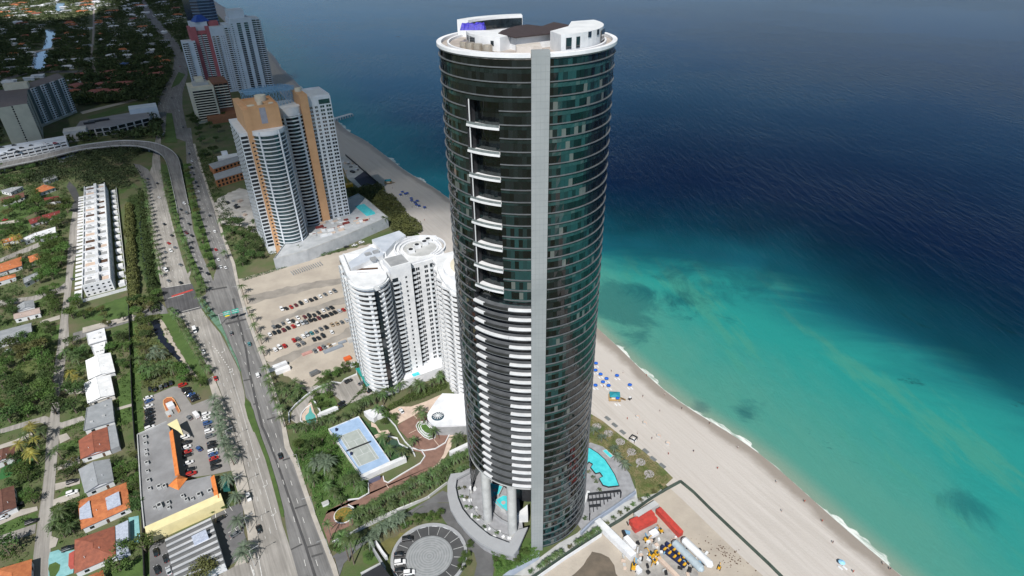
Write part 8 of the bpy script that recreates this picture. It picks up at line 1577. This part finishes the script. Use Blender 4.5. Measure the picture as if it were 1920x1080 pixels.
# ------------------------------------------------------------------ the cloud whose shadow falls on the far suburb and sea
CZ = 900.0; off = CZ / math.tan(SUN_EL); sx, sy = math.sin(SHAD_AZ) * off, math.cos(SHAD_AZ) * off
shp = [(-10,340),(60,372),(140,405),(230,430),(330,425),(420,475),(520,505),(640,500),(760,490),(900,490),(1130,492),(1280,505),(1410,525),(1560,600),(1700,668),(1930,765)]
near = [G(*q) for q in shp]; near = [near[0] + Vector((-900, -60, 0))] + near + [near[-1] + Vector((700, -120, 0))]
farp = [G(0, 33), G(60, 36), G(120, 38), G(200, 20), G(250, -12), G(420, -30), G(700, -60), G(1300, -80), G(2100, -60)]
farp = [farp[0] + Vector((-1500, 0, 0))] + farp
n = 90; NR = resample(near, n); FR = resample(farp, n); mrow = 44; V_ = []; T_ = []
for j in range(mrow + 1):
    f = (j / mrow) ** 1.8
    for i in range(n):
        p = NR[i].lerp(FR[i], f); d = min(min((p - NR[k]).length for k in range(max(0, i - 6), min(n, i + 7), 2)), (p - FR[i]).length * .8, (min(i, n - 1 - i)) * 60 + 1)
        V_.append((p.x - sx, p.y - sy, CZ)); T_.append(max(0.0, d))
top = []; 
for (x, y, z), d in zip(V_, T_):
    t_ = min(1, d / 260) ** .6; nz_ = noise.noise(Vector((x * .004, y * .004, 0))) * .5 + noise.noise(Vector((x * .012, y * .012, 4))) * .3
    top.append((x, y, z + 4 + t_ * (150 + 160 * nz_)))
bot = [(x, y, z - 10 * min(1, d / 100) * (1 + noise.noise(Vector((x * .01, y * .01, 9))))) for (x, y, z), d in zip(V_, T_)]
F_ = []; N = len(V_)
for j in range(mrow):
    for i in range(n - 1): a = j * n + i; F_ += [(a, a + 1, a + n + 1, a + n), (N + a, N + a + n, N + a + n + 1, N + a + 1)]
bd = [i for i in range(n)] + [j * n + n - 1 for j in range(1, mrow + 1)] + [mrow * n + i for i in range(n - 2, -1, -1)] + [j * n for j in range(mrow - 1, 0, -1)]
for k in range(len(bd)): a, b_ = bd[k], bd[(k + 1) % len(bd)]; F_.append((a, N + a, N + b_, b_))
me = bpy.data.meshes.new('cloud'); me.from_pydata(top + bot, [], F_); at = me.attributes.new('thick', 'FLOAT', 'POINT'); at.data.foreach_set('value', T_ + T_)
CM, n_, l_, b_ = nodes('cloud'); a_ = n_.new('ShaderNodeAttribute'); a_.attribute_name = 'thick'; g_ = n_.new('ShaderNodeNewGeometry').outputs['Position']
nn1 = nnoise(n_, l_, g_, .0045, 6, .6, .6); dt = nmath(n_, l_, 'ADD', a_.outputs['Fac'], nmath(n_, l_, 'MULTIPLY', nmath(n_, l_, 'SUBTRACT', nn1, .5), 240.0))
op = nmap(n_, l_, dt, 0, 120, 0, .72); tr_ = n_.new('ShaderNodeBsdfTransparent'); ms = n_.new('ShaderNodeMixShader'); l_.new(op, ms.inputs[0]); l_.new(tr_.outputs[0], ms.inputs[1]); b_.inputs['Base Color'].default_value = (.85, .86, .88, 1); b_.inputs['Roughness'].default_value = 1; l_.new(b_.outputs[0], ms.inputs[2]); l_.new(ms.outputs[0], n_['Material Output'].inputs['Surface'])
me.materials.append(CM); me.polygons.foreach_set('use_smooth', [True] * len(F_)); me.update(); put('cloud', me)['kind'] = 'structure'
# ------------------------------------------------------------------ labels from what stands next to each thing
ORD = ['nearest', 'second nearest', 'third nearest', 'fourth nearest', 'fifth nearest', 'sixth nearest', 'seventh nearest', 'eighth nearest', 'ninth nearest', 'tenth nearest']
def ordn(i): return ORD[i] if i < len(ORD) else '%dth nearest' % (i + 1)
def finish_labels():
    bpy.context.view_layer.update(); groups = {}
    for o, desc in PENDING:
        if o.type == 'EMPTY' or not o.data: x, y = o.location.x, o.location.y
        else:
            x, y = (o.matrix_world @ (sum((Vector(c) for c in o.bound_box), Vector()) / 8))[:2]
        best = min(LAND, key=lambda q: (q[1] - x) ** 2 + (q[2] - y) ** 2 + (1e9 if abs(q[1] - x) + abs(q[2] - y) < 1e-6 else 0)); dx, dy = x - best[1], y - best[2]
        du = dx * B2.x + dy * B2.y; dv = dx * A2.x + dy * A2.y
        side = ('right of' if du > 0 else 'left of') if abs(du) > abs(dv) else ('behind' if dv > 0 else 'in front of')
        groups.setdefault((desc, best[0], side), []).append((dx * dx + dy * dy, o))
    for (desc, ph, side), L in groups.items():
        L.sort(key=lambda q: q[0])
        for i, (_, o) in enumerate(L):
            if len(L) == 1: o['label'] = '%s %s %s' % (desc, side, ph)
            else: o['label'] = '%s %s %s, %s to it' % (desc, side, ph, ordn(i))
finish_labels()
